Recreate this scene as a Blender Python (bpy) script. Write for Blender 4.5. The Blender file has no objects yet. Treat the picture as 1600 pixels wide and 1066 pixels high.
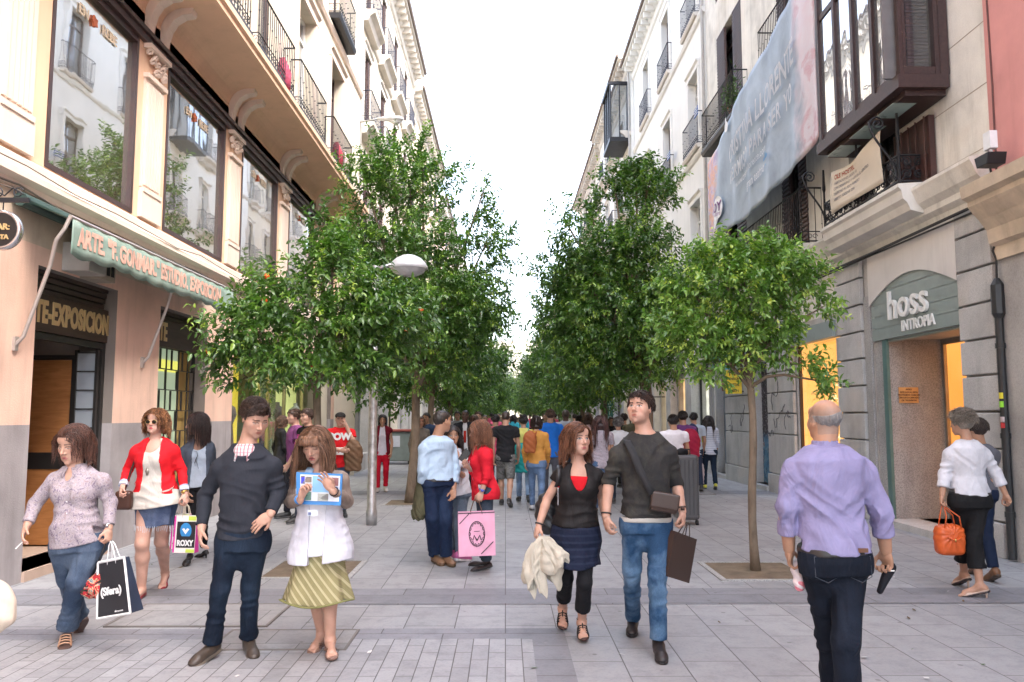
import bpy, math, random
import numpy as np
from mathutils import Vector, Matrix
random.seed(7); RNG = np.random.default_rng(11)
PI = math.pi
col = bpy.context.scene.collection
V = Vector
# ---------------------------------------------------------------- camera geometry (used to read positions off the place)
FOC = 1244.4; PIT = math.atan(117/FOC); YAW = math.atan(10/FOC); CAMZ = 1.66
def ray(px, py):
    a = (px-800)/FOC; b = (533-py)/FOC
    y = math.cos(PIT)-b*math.sin(PIT); z = math.sin(PIT)+b*math.cos(PIT)
    c, s = math.cos(YAW), math.sin(YAW)
    return (a*c+y*s, -a*s+y*c, z)
def at(px, py, Y):
    d = ray(px, py); t = Y/d[1]; return V((d[0]*t, Y, CAMZ+d[2]*t))
# ---------------------------------------------------------------- objects
def empty(name, loc=(0, 0, 0), rz=0):
    o = bpy.data.objects.new(name, None); col.objects.link(o); o.location = loc; o.rotation_euler = (0, 0, rz)
    o.empty_display_size = .2
    return o
def tag(o, label=None, cat=None, group=None, kind=None):
    if label: o['label'] = label
    if cat: o['category'] = cat
    if group: o['group'] = group
    if kind: o['kind'] = kind
    return o
def thing(name, label, cat, loc=(0, 0, 0), group=None, rz=0):
    return tag(empty(name, loc, rz), label, cat, group)
def link_mesh(name, me, parent=None, mats=(), smooth=False):
    o = bpy.data.objects.new(name, me); col.objects.link(o)
    for m in (mats if isinstance(mats, (list, tuple)) else [mats]): me.materials.append(m)
    if smooth: me.polygons.foreach_set('use_smooth', np.ones(len(me.polygons), dtype=bool))
    if parent is not None: put_under(o, parent)
    return o
def world_loc(o):
    m = Matrix.Identity(4)
    while o is not None:
        m = Matrix.LocRotScale(o.location, o.rotation_euler, o.scale) @ m
        if o.parent: m = o.matrix_parent_inverse @ m
        o = o.parent
    return m
def put_under(o, parent):
    """o's mesh is in world coordinates; keep it there below its parent"""
    o.parent = parent; o.matrix_parent_inverse = world_loc(parent).inverted()
def copy_tree(o, parent=None):
    c = o.copy(); inv = o.matrix_parent_inverse.copy(); col.objects.link(c); c.parent = parent
    if parent is not None: c.matrix_parent_inverse = inv
    for ch in [x for x in o.children]: copy_tree(ch, c)
    return c
class MB:
    def __init__(s): s.v = []; s.f = []; s.mi = []; s.T = None
    def vs(s, pts):
        n = len(s.v)
        if s.T is not None: pts = [s.T @ V(p) for p in pts]
        s.v.extend([tuple(p) for p in pts]); return n
    def face(s, pts, m=0):
        n = s.vs(pts); s.f.append(tuple(range(n, n+len(pts)))); s.mi.append(m)
    def box(s, a, b, m=0):
        x0, y0, z0 = [min(a[i], b[i]) for i in range(3)]; x1, y1, z1 = [max(a[i], b[i]) for i in range(3)]
        n = s.vs([(x0, y0, z0), (x1, y0, z0), (x1, y1, z0), (x0, y1, z0), (x0, y0, z1), (x1, y0, z1), (x1, y1, z1), (x0, y1, z1)])
        for q in ((0, 3, 2, 1), (4, 5, 6, 7), (0, 1, 5, 4), (1, 2, 6, 5), (2, 3, 7, 6), (3, 0, 4, 7)):
            s.f.append(tuple(n+i for i in q)); s.mi.append(m)
    def tube(s, pts, r, n=8, m=0, cap=True, flat=1.0):
        pts = [V(p) for p in pts]; rs = r if isinstance(r, (list, tuple)) else [r]*len(pts)
        rings = []; prev = None
        for i, p in enumerate(pts):
            t = (pts[min(i+1, len(pts)-1)]-pts[max(i-1, 0)]).normalized()
            if prev is None:
                u = t.cross(V((0, 0, 1)))
                if u.length < .05: u = t.cross(V((0, 1, 0)))
                u.normalize()
            else:
                u = (prev-t*prev.dot(t)).normalized()
            prev = u; w = t.cross(u)
            rings.append(s.vs([p+(u*math.cos(a)+w*math.sin(a)*flat)*rs[i] for a in [2*PI*k/n for k in range(n)]]))
        for i in range(len(pts)-1):
            for k in range(n):
                s.f.append((rings[i]+k, rings[i]+(k+1) % n, rings[i+1]+(k+1) % n, rings[i+1]+k)); s.mi.append(m)
        if cap:
            s.f.append(tuple(rings[0]+k for k in range(n))[::-1]); s.mi.append(m)
            s.f.append(tuple(rings[-1]+k for k in range(n))); s.mi.append(m)
    def lathe(s, prof, c=(0, 0, 0), n=20, m=0):
        rings = [s.vs([(c[0]+r*math.cos(2*PI*k/n), c[1]+r*math.sin(2*PI*k/n), c[2]+z) for k in range(n)]) for r, z in prof]
        for i in range(len(prof)-1):
            for k in range(n):
                s.f.append((rings[i]+k, rings[i]+(k+1) % n, rings[i+1]+(k+1) % n, rings[i+1]+k)); s.mi.append(m)
    def prism(s, poly, f0, f1, m=0):
        """poly: list of 2-D points; f0/f1 map a 2-D point to the two end faces"""
        a = [f0(p) for p in poly]; b = [f1(p) for p in poly]; n = len(poly)
        na = s.vs(a); nb = s.vs(b)
        s.f.append(tuple(na+k for k in range(n))[::-1]); s.mi.append(m)
        s.f.append(tuple(nb+k for k in range(n))); s.mi.append(m)
        for k in range(n):
            s.f.append((na+k, na+(k+1) % n, nb+(k+1) % n, nb+k)); s.mi.append(m)
    def build(s, name, mats, parent=None, smooth=False, bevel=0):
        me = bpy.data.meshes.new(name); me.from_pydata(s.v, [], s.f)
        me.polygons.foreach_set('material_index', s.mi)
        o = link_mesh(name, me, parent, mats, smooth)
        import bmesh
        bm = bmesh.new(); bm.from_mesh(me)
        if smooth: bmesh.ops.remove_doubles(bm, verts=bm.verts, dist=2e-5)
        bmesh.ops.recalc_face_normals(bm, faces=bm.faces); bm.to_mesh(me); bm.free()
        if bevel:
            md = o.modifiers.new('b', 'BEVEL'); md.width = bevel; md.segments = 2; md.limit_method = 'ANGLE'; md.angle_limit = .7
        return o
def text_mb(txt, size, depth=.01, bold=.0, align='CENTER', spacing=1.0, scx=1.0, shear=0.0):
    """lettering as a mesh in the xy plane, returned as (verts, faces)"""
    cu = bpy.data.curves.new('lettering', 'FONT'); cu.body = txt; cu.size = size; cu.extrude = depth/2; cu.offset = bold
    cu.align_x = align; cu.align_y = 'CENTER'; cu.space_character = spacing; cu.resolution_u = 3; cu.shear = shear
    o = bpy.data.objects.new('lettering', cu); col.objects.link(o)
    dg = bpy.context.evaluated_depsgraph_get(); ev = o.evaluated_get(dg)
    me = bpy.data.meshes.new_from_object(ev)
    v = [(p.co.x*scx, p.co.y, p.co.z) for p in me.vertices]; f = [tuple(p.vertices) for p in me.polygons]
    bpy.data.objects.remove(o); bpy.data.curves.remove(cu); bpy.data.meshes.remove(me)
    return v, f
def add_text(mb, txt, size, o, ux, uy, m=0, warp=None, **k):
    """lettering laid on the plane through o with unit axes ux (reading direction) and uy (up)"""
    v, f = text_mb(txt, size, **k); ux, uy = V(ux), V(uy); uz = ux.cross(uy).normalized()
    pts = [V(o)+ux*p[0]+uy*p[1]+uz*p[2] for p in v]
    if warp: pts = [warp(p) for p in pts]
    n = mb.vs(pts)
    for q in f: mb.f.append(tuple(n+i for i in q)); mb.mi.append(m)
# ---------------------------------------------------------------- materials
MATS = {}
class NT:
    def __init__(s, name):
        s.m = bpy.data.materials.new(name); s.m.use_nodes = True; s.t = s.m.node_tree; s.n = s.t.nodes; s.l = s.t.links
        s.b = s.n['Principled BSDF']; s.out = s.n['Material Output']
    def node(s, typ, **k):
        x = s.n.new(typ)
        for a, b in k.items():
            if a in x.inputs: s.set(x, a, b)
            else: setattr(x, a, b)
        return x
    def set(s, x, key, val):
        i = x.inputs[key]
        if isinstance(val, bpy.types.NodeSocket): s.l.new(val, i)
        else: i.default_value = val
    def coord(s, kind='Object', scale=(1, 1, 1), rot=(0, 0, 0), loc=(0, 0, 0)):
        tc = s.n.new('ShaderNodeTexCoord'); mp = s.n.new('ShaderNodeMapping'); s.l.new(tc.outputs[kind], mp.inputs[0])
        mp.inputs['Scale'].default_value = scale; mp.inputs['Rotation'].default_value = rot; mp.inputs['Location'].default_value = loc
        return mp.outputs[0]
    def noise(s, vec, scale=5, detail=4, rough=.55, dist=0):
        x = s.n.new('ShaderNodeTexNoise'); s.l.new(vec, x.inputs['Vector']); x.inputs['Scale'].default_value = scale
        x.inputs['Detail'].default_value = detail; x.inputs['Roughness'].default_value = rough; x.inputs['Distortion'].default_value = dist
        return x.outputs['Fac']
    def ramp(s, fac, stops, mode='LINEAR'):
        x = s.n.new('ShaderNodeValToRGB'); s.l.new(fac, x.inputs[0]); e = x.color_ramp.elements; x.color_ramp.interpolation = mode
        while len(e) < len(stops): e.new(.5)
        for i, (p, c) in enumerate(stops):
            e[i].position = p; c = c if isinstance(c, (list, tuple)) else (c, c, c); e[i].color = (c[0], c[1], c[2], 1)
        return x.outputs[0]
    def mix(s, fac, a, b, mode='MIX'):
        x = s.n.new('ShaderNodeMix'); x.data_type = 'RGBA'; x.blend_type = mode
        for k, v in ((0, fac), (6, a), (7, b)):
            if isinstance(v, bpy.types.NodeSocket): s.l.new(v, x.inputs[k])
            elif k == 0: x.inputs[0].default_value = v
            else: x.inputs[k].default_value = (v[0], v[1], v[2], 1)
        return x.outputs[2]
    def math(s, op, a, b=0.0, c=0.0):
        x = s.n.new('ShaderNodeMath'); x.operation = op
        for i, v in enumerate((a, b, c)):
            if isinstance(v, bpy.types.NodeSocket): s.l.new(v, x.inputs[i])
            else: x.inputs[i].default_value = v
        return x.outputs[0]
    def bump(s, h, strength=.3, dist=.01, nrm=None):
        x = s.n.new('ShaderNodeBump'); s.l.new(h, x.inputs['Height']); x.inputs['Strength'].default_value = strength; x.inputs['Distance'].default_value = dist
        if nrm is not None: s.l.new(nrm, x.inputs['Normal'])
        s.l.new(x.outputs[0], s.b.inputs['Normal']); return x.outputs[0]
    def color(s, c):
        i = s.b.inputs['Base Color']
        if isinstance(c, bpy.types.NodeSocket): s.l.new(c, i)
        else: i.default_value = (c[0], c[1], c[2], 1)
    def p(s, **k):
        for a, b in k.items():
            a = {'rough': 'Roughness', 'metal': 'Metallic', 'spec': 'Specular IOR Level', 'coat': 'Coat Weight', 'sheen': 'Sheen Weight',
                 'trans': 'Transmission Weight', 'ior': 'IOR', 'sss': 'Subsurface Weight', 'alpha': 'Alpha', 'em': 'Emission Strength'}[a]
            s.set(s.b, a, b)
        return s
def plain(name, c, rough=.6, metal=0, var=.12, scale=6, bump=.0, bscale=60, spec=.5, coat=0):
    """one paint / metal / plastic with a little unevenness of its own"""
    key = (name, tuple(c), rough)
    if key in MATS: return MATS[key]
    t = NT(name); v = t.coord('Object'); n = t.noise(v, scale, 5)
    lo = [x*(1-var) for x in c]; hi = [min(1, x*(1+var)) for x in c]
    t.color(t.ramp(n, [(.3, lo), (.7, hi)])); t.p(metal=metal, spec=spec, coat=coat)
    t.p(rough=t.math('MULTIPLY_ADD', n, .25, rough-.12))
    if bump: t.bump(t.noise(v, bscale, 4), bump, .01)
    MATS[key] = t.m; return t.m
def stucco(name, c, var=.14, bump=.5, bscale=90, stain=.25, scale=1.2, rough=.9, streak=True):
    key = (name,)
    if key in MATS: return MATS[key]
    t = NT(name); v = t.coord('Object'); n = t.noise(v, scale, 6, .6)
    base = t.ramp(n, [(.3, [x*(1-var) for x in c]), (.7, [min(1, x*(1+var*.6)) for x in c])])
    if streak:
        vs = t.coord('Object', scale=(2.2, 2.2, .22)); s = t.noise(vs, 1.8, 5, .65)
        base = t.mix(t.math('MULTIPLY', t.ramp(s, [(.5, 0.0), (.78, 1.0)]), stain), base, [x*.45 for x in c])
    t.color(base); t.p(rough=rough, spec=.3)
    t.bump(t.noise(v, bscale, 4, .6), bump, .006)
    MATS[key] = t.m; return t.m
def stone(name, c, bump=.4, speck=.25, rough=.8, scale=14, warm=(.55, .42, .3)):
    if (name,) in MATS: return MATS[(name,)]
    t = NT(name); v = t.coord('Object'); n = t.noise(v, 1.1, 6, .6); sp = t.noise(v, scale*6, 3, .7)
    base = t.ramp(n, [(.3, [x*.72 for x in c]), (.5, c), (.72, [x*1.18 for x in c])])
    base = t.mix(t.math('MULTIPLY', t.ramp(sp, [(.4, 1.0), (.55, 0.0)]), speck), base, [x*.35 for x in c])
    vs = t.coord('Object', scale=(2.5, 2.5, .3)); s = t.noise(vs, 1.6, 6, .65)
    base = t.mix(t.math('MULTIPLY', t.ramp(s, [(.52, 0.0), (.75, 1.0)]), .45), base, [x*.4 for x in c])
    base = t.mix(t.math('MULTIPLY', t.ramp(t.noise(v, .7, 4), [(.55, 0.0), (.7, 1.0)]), .25), base, warm)
    t.color(base); t.p(rough=rough, spec=.35); t.bump(t.noise(v, scale*2, 6, .65), bump, .01)
    MATS[(name,)] = t.m; return t.m
def facade_glass(name, tint=(.02, .025, .03), ref=.55, wob=.04, rough=.02):
    if (name,) in MATS: return MATS[(name,)]
    t = NT(name); g = t.node('ShaderNodeBsdfGlossy'); g.inputs['Roughness'].default_value = rough
    g.inputs['Color'].default_value = (.95, .97, 1, 1); t.color(tint); t.p(rough=.25, spec=.5)
    v = t.coord('Object', scale=(1, 1, .6)); b = t.node('ShaderNodeBump'); b.inputs['Strength'].default_value = wob; b.inputs['Distance'].default_value = .05
    t.l.new(t.noise(v, 1.6, 2), b.inputs['Height']); t.l.new(b.outputs[0], g.inputs['Normal'])
    mx = t.node('ShaderNodeMixShader'); mx.inputs[0].default_value = ref
    t.l.new(t.b.outputs[0], mx.inputs[1]); t.l.new(g.outputs[0], mx.inputs[2]); t.l.new(mx.outputs[0], t.out.inputs[0])
    MATS[(name,)] = t.m; return t.m
def clear_glass(name='shop_glass', ref=.16, tint=(.95, .97, .96)):
    if (name,) in MATS: return MATS[(name,)]
    t = NT(name); g = t.node('ShaderNodeBsdfGlossy'); g.inputs['Roughness'].default_value = .02
    tr = t.node('ShaderNodeBsdfTransparent'); tr.inputs[0].default_value = (*tint, 1)
    mx = t.node('ShaderNodeMixShader'); fr = t.node('ShaderNodeLayerWeight'); fr.inputs[0].default_value = .5
    t.l.new(t.math('MULTIPLY_ADD', t.math('POWER', fr.outputs['Facing'], 4.0), .7, ref*.6), mx.inputs[0])
    t.l.new(tr.outputs[0], mx.inputs[1]); t.l.new(g.outputs[0], mx.inputs[2]); t.l.new(mx.outputs[0], t.out.inputs[0])
    MATS[(name,)] = t.m; return t.m
def glow(name, c, strength, var=None, scale=2.0):
    if (name,) in MATS: return MATS[(name,)]
    t = NT(name); t.color([x*.6 for x in c])
    if var:
        e = t.ramp(t.noise(t.coord('Object'), scale, 3), [(.35, var), (.65, c)]); t.l.new(e, t.b.inputs['Emission Color'])
    else: t.b.inputs['Emission Color'].default_value = (*c, 1)
    t.p(em=strength, rough=.8); MATS[(name,)] = t.m; return t.m
SKY_STR, SUN_E, EXPO = .15, .42, 2.97
# ================================================================ SETTING: ground
def paving(name, c, bw, bh, rot=0, mortar=.0045, off=.5, var=.10, bump=.35):
    t = NT(name); v = t.coord('Object', rot=(0, 0, rot))
    br = t.node('ShaderNodeTexBrick'); t.l.new(v, br.inputs['Vector'])
    br.inputs['Scale'].default_value = 1; br.inputs['Brick Width'].default_value = bw; br.inputs['Row Height'].default_value = bh
    br.inputs['Mortar Size'].default_value = mortar; br.inputs['Mortar Smooth'].default_value = .3; br.offset = off
    br.inputs['Color1'].default_value = (*[x*(1-var) for x in c], 1); br.inputs['Color2'].default_value = (*[min(1, x*(1+var)) for x in c], 1)
    br.inputs['Mortar'].default_value = (.10, .095, .09, 1); br.inputs['Bias'].default_value = 0
    w = t.coord('Object'); big = t.noise(w, .55, 6, .65); fine = t.noise(w, 45, 4, .7); mid = t.noise(w, 5, 6, .7)
    base = t.mix(.6, br.outputs['Color'], t.ramp(big, [(.3, (.80, .78, .77)), (.7, (1.08, 1.07, 1.06))]), 'MULTIPLY')
    base = t.mix(t.math('MULTIPLY', t.ramp(mid, [(.48, 0.0), (.70, 1.0)]), .42), base, [x*.52 for x in c])
    base = t.mix(t.math('MULTIPLY', t.ramp(fine, [(.35, 1.0), (.5, 0.0)]), .22), base, [x*.4 for x in c])
    gum = t.node('ShaderNodeTexVoronoi'); t.l.new(w, gum.inputs['Vector']); gum.inputs['Scale'].default_value = 3.4; gum.inputs['Randomness'].default_value = 1
    base = t.mix(t.math('MULTIPLY', t.ramp(gum.outputs['Distance'], [(.05, 1.0), (.075, 0.0)]), .6), base, (.1, .095, .09))
    t.color(base); t.p(spec=.4); t.p(rough=t.math('MULTIPLY_ADD', mid, .35, .42))
    h = t.math('ADD', t.math('MULTIPLY', br.outputs['Fac'], -1.0), t.math('MULTIPLY', fine, .25)); t.bump(h, bump, .008)
    return t.m
PAVE = (.325, .325, .335)
def sheet(name, rects, z, m, kind='structure'):
    mb = MB()
    for (x0, y0, x1, y1) in rects: mb.face([(x0, y0, z), (x1, y0, z), (x1, y1, z), (x0, y1, z)])
    o = mb.build(name, m); tag(o, kind=kind); return o
sheet('ground', [(-60, -25, 60, 260)], -.02, stucco('plain_ground', (.3, .29, .28)))
sheet('pavement', [(-6.5, -12, 9, 200)], 0, paving('stone slabs', PAVE, .62, .40, PI/2))
DARK = (.235, .235, .255)
sheet('pavement_band', [(-5, 7.22, 7, 7.87), (-5, 17.1, 7, 17.9), (-5, 27.5, 7, 28.3), (-5, 37.5, 7, 38.3), (-5, -3.0, 7, -2.2), (-5, 6.13, .2, 6.42), (.2, -2.2, .455, 6.42)], .004, paving('dark slabs', DARK, .95, .33, 0, .005))
sheet('pavement_setts', [(-5, -2.2, .2, 6.13)], .004, paving('narrow setts', (.325, .325, .337), .34, .118, PI/2, .004, .5, .12))
# a steel inspection-cover frame set in the paving
def cover(x, y, w, l):
    c = MB(); c.box((x, y, -.01), (x+w, y+l, .009)); r = .02
    o = c.build('manhole_cover', paving('cover slab', (.31, .305, .305), .5, .5, 0, .004)); tag(o, 'paved inspection cover with a thin steel rim flush in the slabs', 'manhole cover')
    f = MB()
    for a, b in (((x-r, y-r), (x+w+r, y)), ((x-r, y+l), (x+w+r, y+l+r)), ((x-r, y), (x, y+l)), ((x+w, y), (x+w+r, y+l))): f.box((*a, -.01), (*b, .011))
    f.build('rim', plain('steel_rim', (.19, .17, .155), .6, .2), o)
    return o
tag(cover(-3.15, 6.5, 1.25, .72), label='paved inspection cover in front of the art shop door')
tag(cover(-2.1, 5.86, .95, .5), label='paved inspection cover between the young man in the jumper and the woman in the skirt')
tag(cover(3.7, 17.1, .75, .6), label='paved inspection cover near the grey shop door on the right-hand side')
# ================================================================ facades
M_IRON = plain('wrought_iron', (.018, .018, .022), .5, .3, var=.3)
M_IRONB = plain('faded_iron', (.045, .05, .075), .6, .2, var=.3)
M_BROWNF = plain('brown_frame', (.052, .028, .026), .45, var=.25, bump=.1)
M_GL1 = facade_glass('plate glass', (.10, .085, .05), .62, .03)
M_GL2 = facade_glass('window glass', (.03, .035, .04), .38, .06)
M_GLOLD = facade_glass('old window glass', (.11, .12, .125), .5, .14, .015)
M_PEACH = stucco('peach render', (.74, .50, .39), .16, .7, 60, .5)
M_PEACH2 = stucco('smooth peach render', (.72, .48, .33), .08, .15, 60, .2)
M_CREAMP = stucco('cream pink stone', (.72, .59, .50), .08, .25, 40, .25)
M_BEIGE = stucco('rough beige render', (.62, .50, .38), .3, .8, 45, .4)
M_DADO = stucco('grey dado render', (.33, .30, .30), .28, .6, 60, .5)
M_WHITE = stucco('off white render', (.74, .73, .70), .05, .15, 40, .12)
M_CREAM = stucco('cream render', (.64, .57, .46), .08, .2, 40, .25)
M_PINK = stucco('pink render', (.70, .45, .40), .08, .2, 40, .2)
M_YELL = stucco('pale yellow render', (.78, .66, .46), .08, .2, 40, .2)
M_ROSE = stucco('rose red render', (.62, .29, .27), .14, .5, 50, .22)
M_TRIM = stucco('pale trim stone', (.62, .57, .51), .12, .25, 40, .3)
M_ASH = stone('warm ashlar', (.72, .69, .63), .3, .12, .85, 10)
M_GRAN = stone('grey granite', (.50, .49, .475), .5, .4, .8, 16)
M_GRAN2 = stone('speckled granite', (.40, .395, .385), .3, .55, .6, 9)
M_DKIN = plain('dark_interior', (.03, .028, .026), .9)
M_ROOF = stucco('roof tiles', (.30, .17, .11), .25, .6, 30, .3)
M_SHUT = plain('brown_shutter', (.075, .04, .035), .55, var=.3)
M_WOODW = plain('white_joinery', (.72, .71, .68), .5)
class Fac:
    """a street front: u runs along the street, v is height, o is how far a point stands out of the wall"""
    def __init__(s, side, X): s.sd = side; s.X = X
    def p(s, u, v, o=0.0): return (s.X+s.sd*o, u, v)     # side +1: left-hand front facing right; -1: right-hand front
    def box(s, mb, u0, u1, v0, v1, o0, o1, m=0): mb.box(s.p(u0, v0, o0), s.p(u1, v1, o1), m)
    def wall(s, mb, u0, u1, v0, v1, ops=(), depth=.25, o=0.0, m=0, mr=None):
        us = sorted({u0, u1, *[min(max(a, u0), u1) for q in ops for a in q[:2]]}); vs = sorted({v0, v1, *[min(max(a, v0), v1) for q in ops for a in q[2:4]]})
        for i in range(len(us)-1):
            for j in range(len(vs)-1):
                cu, cv = (us[i]+us[i+1])/2, (vs[j]+vs[j+1])/2
                if any(q[0] < cu < q[1] and q[2] < cv < q[3] for q in ops): continue
                mb.face([s.p(us[i], vs[j], o), s.p(us[i+1], vs[j], o), s.p(us[i+1], vs[j+1], o), s.p(us[i], vs[j+1], o)], m)
        mr = m if mr is None else mr
        for q in ops:
            a, b, c, d = max(q[0], u0), min(q[1], u1), max(q[2], v0), min(q[3], v1); dp = q[4] if len(q) > 4 else depth
            if a >= b or c >= d: continue
            for (ua, va, ub, vb, on) in ((a, c, a, d, True), (b, c, b, d, True), (a, c, b, c, q[2] >= v0), (a, d, b, d, q[3] <= v1)):
                if on: mb.face([s.p(ua, va, o), s.p(ub, vb, o), s.p(ub, vb, o-dp), s.p(ua, va, o-dp)], mr)
    def mould(s, mb, u0, u1, prof, m=0):
        """profile [(o, v)...] swept along the street, ends closed"""
        mb.prism(prof, lambda p: s.p(u0, p[1], p[0]), lambda p: s.p(u1, p[1], p[0]), m)
    def text(s, mb, txt, size, u, v, o, m=0, mirror=False, **k):
        d = 1 if (s.sd > 0) else -1
        add_text(mb, txt, size, s.p(u, v, o), (0, d, 0), (0, 0, 1), m, **k)
def window(F, b, u0, u1, v0, v1, depth=.22, kind='french', frame=None, glass=None, trim=None, seed=0):
    """joinery and pane in an opening, a part 'window' with its sub-parts"""
    rnd = random.Random(seed*7+int(u0*10)); frame = frame or M_WOODW; glass = glass or M_GL2
    f = MB(); o0, o1 = -depth, -depth+.06; w = .07
    F.box(f, u0, u0+w, v0, v1, o0, o1); F.box(f, u1-w, u1, v0, v1, o0, o1)
    F.box(f, u0+w, u1-w, v0, v0+w, o0, o1-.002); F.box(f, u0+w, u1-w, v1-w, v1, o0, o1-.002)
    if kind != 'plate':
        um = (u0+u1)/2; F.box(f, um-.04, um+.04, v0+w, v1-w, o0, o1-.004)
        F.box(f, u0+w, um-.04, v1-.55, v1-.49, o0, o1-.006); F.box(f, um+.04, u1-w, v1-.55, v1-.49, o0, o1-.006)
    o = f.build('window', frame, b)
    g = MB(); g.face([F.p(u0+.02, v0+.02, -depth+.02), F.p(u1-.02, v0+.02, -depth+.02), F.p(u1-.02, v1-.02, -depth+.02), F.p(u0+.02, v1-.02, -depth+.02)])
    g.build('pane', glass, o)
    if kind == 'shutter':
        for sgn in (0, 1):
            sw = max(.38, (u1-u0)*.36); h = MB(); a = u0-.02 if sgn == 0 else u1-sw+.02; c = a+sw
            F.box(h, a, c, v0+.02, v1-.02, -.05, -.02)
            n = int((v1-v0)/.09)
            for i in range(n): F.box(h, a+.04, c-.04, v0+.06+i*.09, v0+.11+i*.09, -.02, .004)
            h.build('shutter', M_SHUT, o)
    if trim is not None:
        t = MB()
        F.box(t, u0-.16, u0-.001, v0, v1, 0, .05); F.box(t, u1+.001, u1+.16, v0, v1, 0, .05)
        F.mould(t, u0-.18, u1+.18, [(0, v1), (.06, v1), (.06, v1+.14), (.12, v1+.2), (.12, v1+.24), (0, v1+.24)])
        t.build('window_surround', trim, o)
    return o
def railing(F, b, u0, u1, v, o, h=1.0, mat=None, bar=.105, name='railing', deco=True, wall_o=0.0, knots=True, r=.008):
    m = MB(); mat = mat or M_IRON
    path = [(u0, wall_o), (u0, o), (u1, o), (u1, wall_o)]
    for (ua, oa), (ub, ob) in zip(path[:-1], path[1:]):
        L = math.hypot(ub-ua, ob-oa); n = max(1, int(L/bar))
        for i in range(n+1):
            k = i/n; u = ua+(ub-ua)*k; q = oa+(ob-oa)*k
            m.tube([F.p(u, v, q), F.p(u, v+h, q)], r, 4, cap=False)
            if knots and i % 2 == 0:
                for hh in (.35, .62): m.tube([F.p(u, v+h*hh-.02, q), F.p(u, v+h*hh, q), F.p(u, v+h*hh+.02, q)], [r, r*2.2, r], 4, cap=False)
        for hh, rr in ((h, .018), (.04, .014), (.22, .01)):
            m.tube([F.p(ua, v+hh, oa), F.p(ub, v+hh, ob)], rr, 4)
        if deco:
            n = max(1, int(L/.2))
            for i in range(n):
                k = (i+.5)/n; u = ua+(ub-ua)*k; q = oa+(ob-oa)*k; du, dq = (ub-ua)/L, (ob-oa)/L
                for sg in (-1, 1):
                    pts = []
                    for j in range(9):
                        a = j/8*2.2*PI; rr = .055*(1-j/11)
                        pts.append(F.p(u+du*(sg*.045+rr*math.cos(a)*sg), v+.13+rr*math.sin(a), q+dq*(sg*.045+rr*math.cos(a)*sg)))
                    m.tube(pts, r*.8, 3, cap=False)
    return m.build(name, mat, b)
def balcony(F, b, u0, u1, v, o=.35, slab=None, h=1.0, th=.1, stone_=False, mat=None, wall_o=0, bar=.115, deco=True):
    m = MB()
    if stone_:
        F.mould(m, u0-.08, u1+.08, [(wall_o, v-.36), (wall_o+o*.55, v-.34), (wall_o+o*.72, v-.2), (wall_o+o*.95, v-.14), (wall_o+o+.05, v-.1), (wall_o+o+.07, v), (wall_o, v)])
    else:
        F.mould(m, u0, u1, [(wall_o, v-th), (wall_o+o-.04, v-th), (wall_o+o, v-th*.4), (wall_o+o, v), (wall_o, v)])
    s = m.build('balcony', slab or M_TRIM, b)
    railing(F, s, u0+.03, u1-.03, v, wall_o+o-.04, h, mat, bar, deco=deco, wall_o=wall_o)
    return s
def shell(F, b, u0, u1, v1, X_back=9, mat=None, roofmat=None, o=0):
    """the far walls and roof of a building: closes it behind its front"""
    m = MB()
    m.face([F.p(u0, 0, o), F.p(u0, 0, -X_back), F.p(u0, v1, -X_back), F.p(u0, v1, o)])
    m.face([F.p(u1, 0, o), F.p(u1, 0, -X_back), F.p(u1, v1, -X_back), F.p(u1, v1, o)])
    m.face([F.p(u0, 0, -X_back), F.p(u1, 0, -X_back), F.p(u1, v1, -X_back), F.p(u0, v1, -X_back)])
    m.build('side_wall', mat or M_WHITE, b)
    r = MB(); F.box(r, u0, u1, v1, v1+.2, -X_back, o-.01); r.build('roof', roofmat or M_ROOF, b)
def eaves(F, b, u0, u1, v, o=.55, mat=None, corb=True):
    m = MB(); F.mould(m, u0, u1, [(0, v-.55), (.08, v-.5), (.12, v-.3), (.2, v-.22), (.2, v-.12), (o, v-.05), (o, v+.08), (0, v+.3)])
    c = m.build('cornice', mat or M_TRIM, b)
    if corb:
        k = MB(); u = u0+.3
        while u < u1-.3: F.box(k, u, u+.16, v-.3, v-.06, .13, o-.08); u += .55
        k.build('corbels', mat or M_TRIM, c)
    g = MB(); g.tube([F.p(u0+.02, v+.1, o+.05), F.p(u1-.02, v+.1, o+.05)], .07, 6); g.build('gutter', plain('gutter', (.16, .12, .1), .6), c)
# ---------------------------------------------------------------- LEFT 1: peach building with the art shop
FL = Fac(1, -4.85); FU = Fac(1, -4.25)
A = thing('peach_building', 'peach rendered building with tall plate-glass windows over the art shop awning', 'building', (-4.85, 8, 0))
door = (8.2, 9.9, .1, 3.22, .45); win2 = (11.15, 12.92, .5, 3.2, .3); shopL = (14.2, 22.2, .25, 3.15, .12)
ops = [door, win2, shopL, (4.6, 6.6, .5, 3.0, .3)]
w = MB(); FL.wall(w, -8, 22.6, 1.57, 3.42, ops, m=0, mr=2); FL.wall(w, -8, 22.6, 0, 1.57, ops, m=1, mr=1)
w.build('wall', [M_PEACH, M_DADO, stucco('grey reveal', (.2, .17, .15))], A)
w = MB(); FL.wall(w, -8, 22.6, 3.42, 3.95, ())
w.build('fascia_band', M_BEIGE, A)
w = MB(); FL.mould(w, -8, 22.6, [(0, 3.9), (.035, 3.9), (.05, 3.96), (.12, 4.0), (.12, 4.06), (.07, 4.1), (.07, 4.2), (0, 4.25)]); w.build('ledge', M_CREAMP, A)
wins = [(5.05, 7.05), (8.19, 10.15), (11.07, 13.42), (14.3, 16.6), (17.5, 19.8), (20.7, 22.2)]
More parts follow.
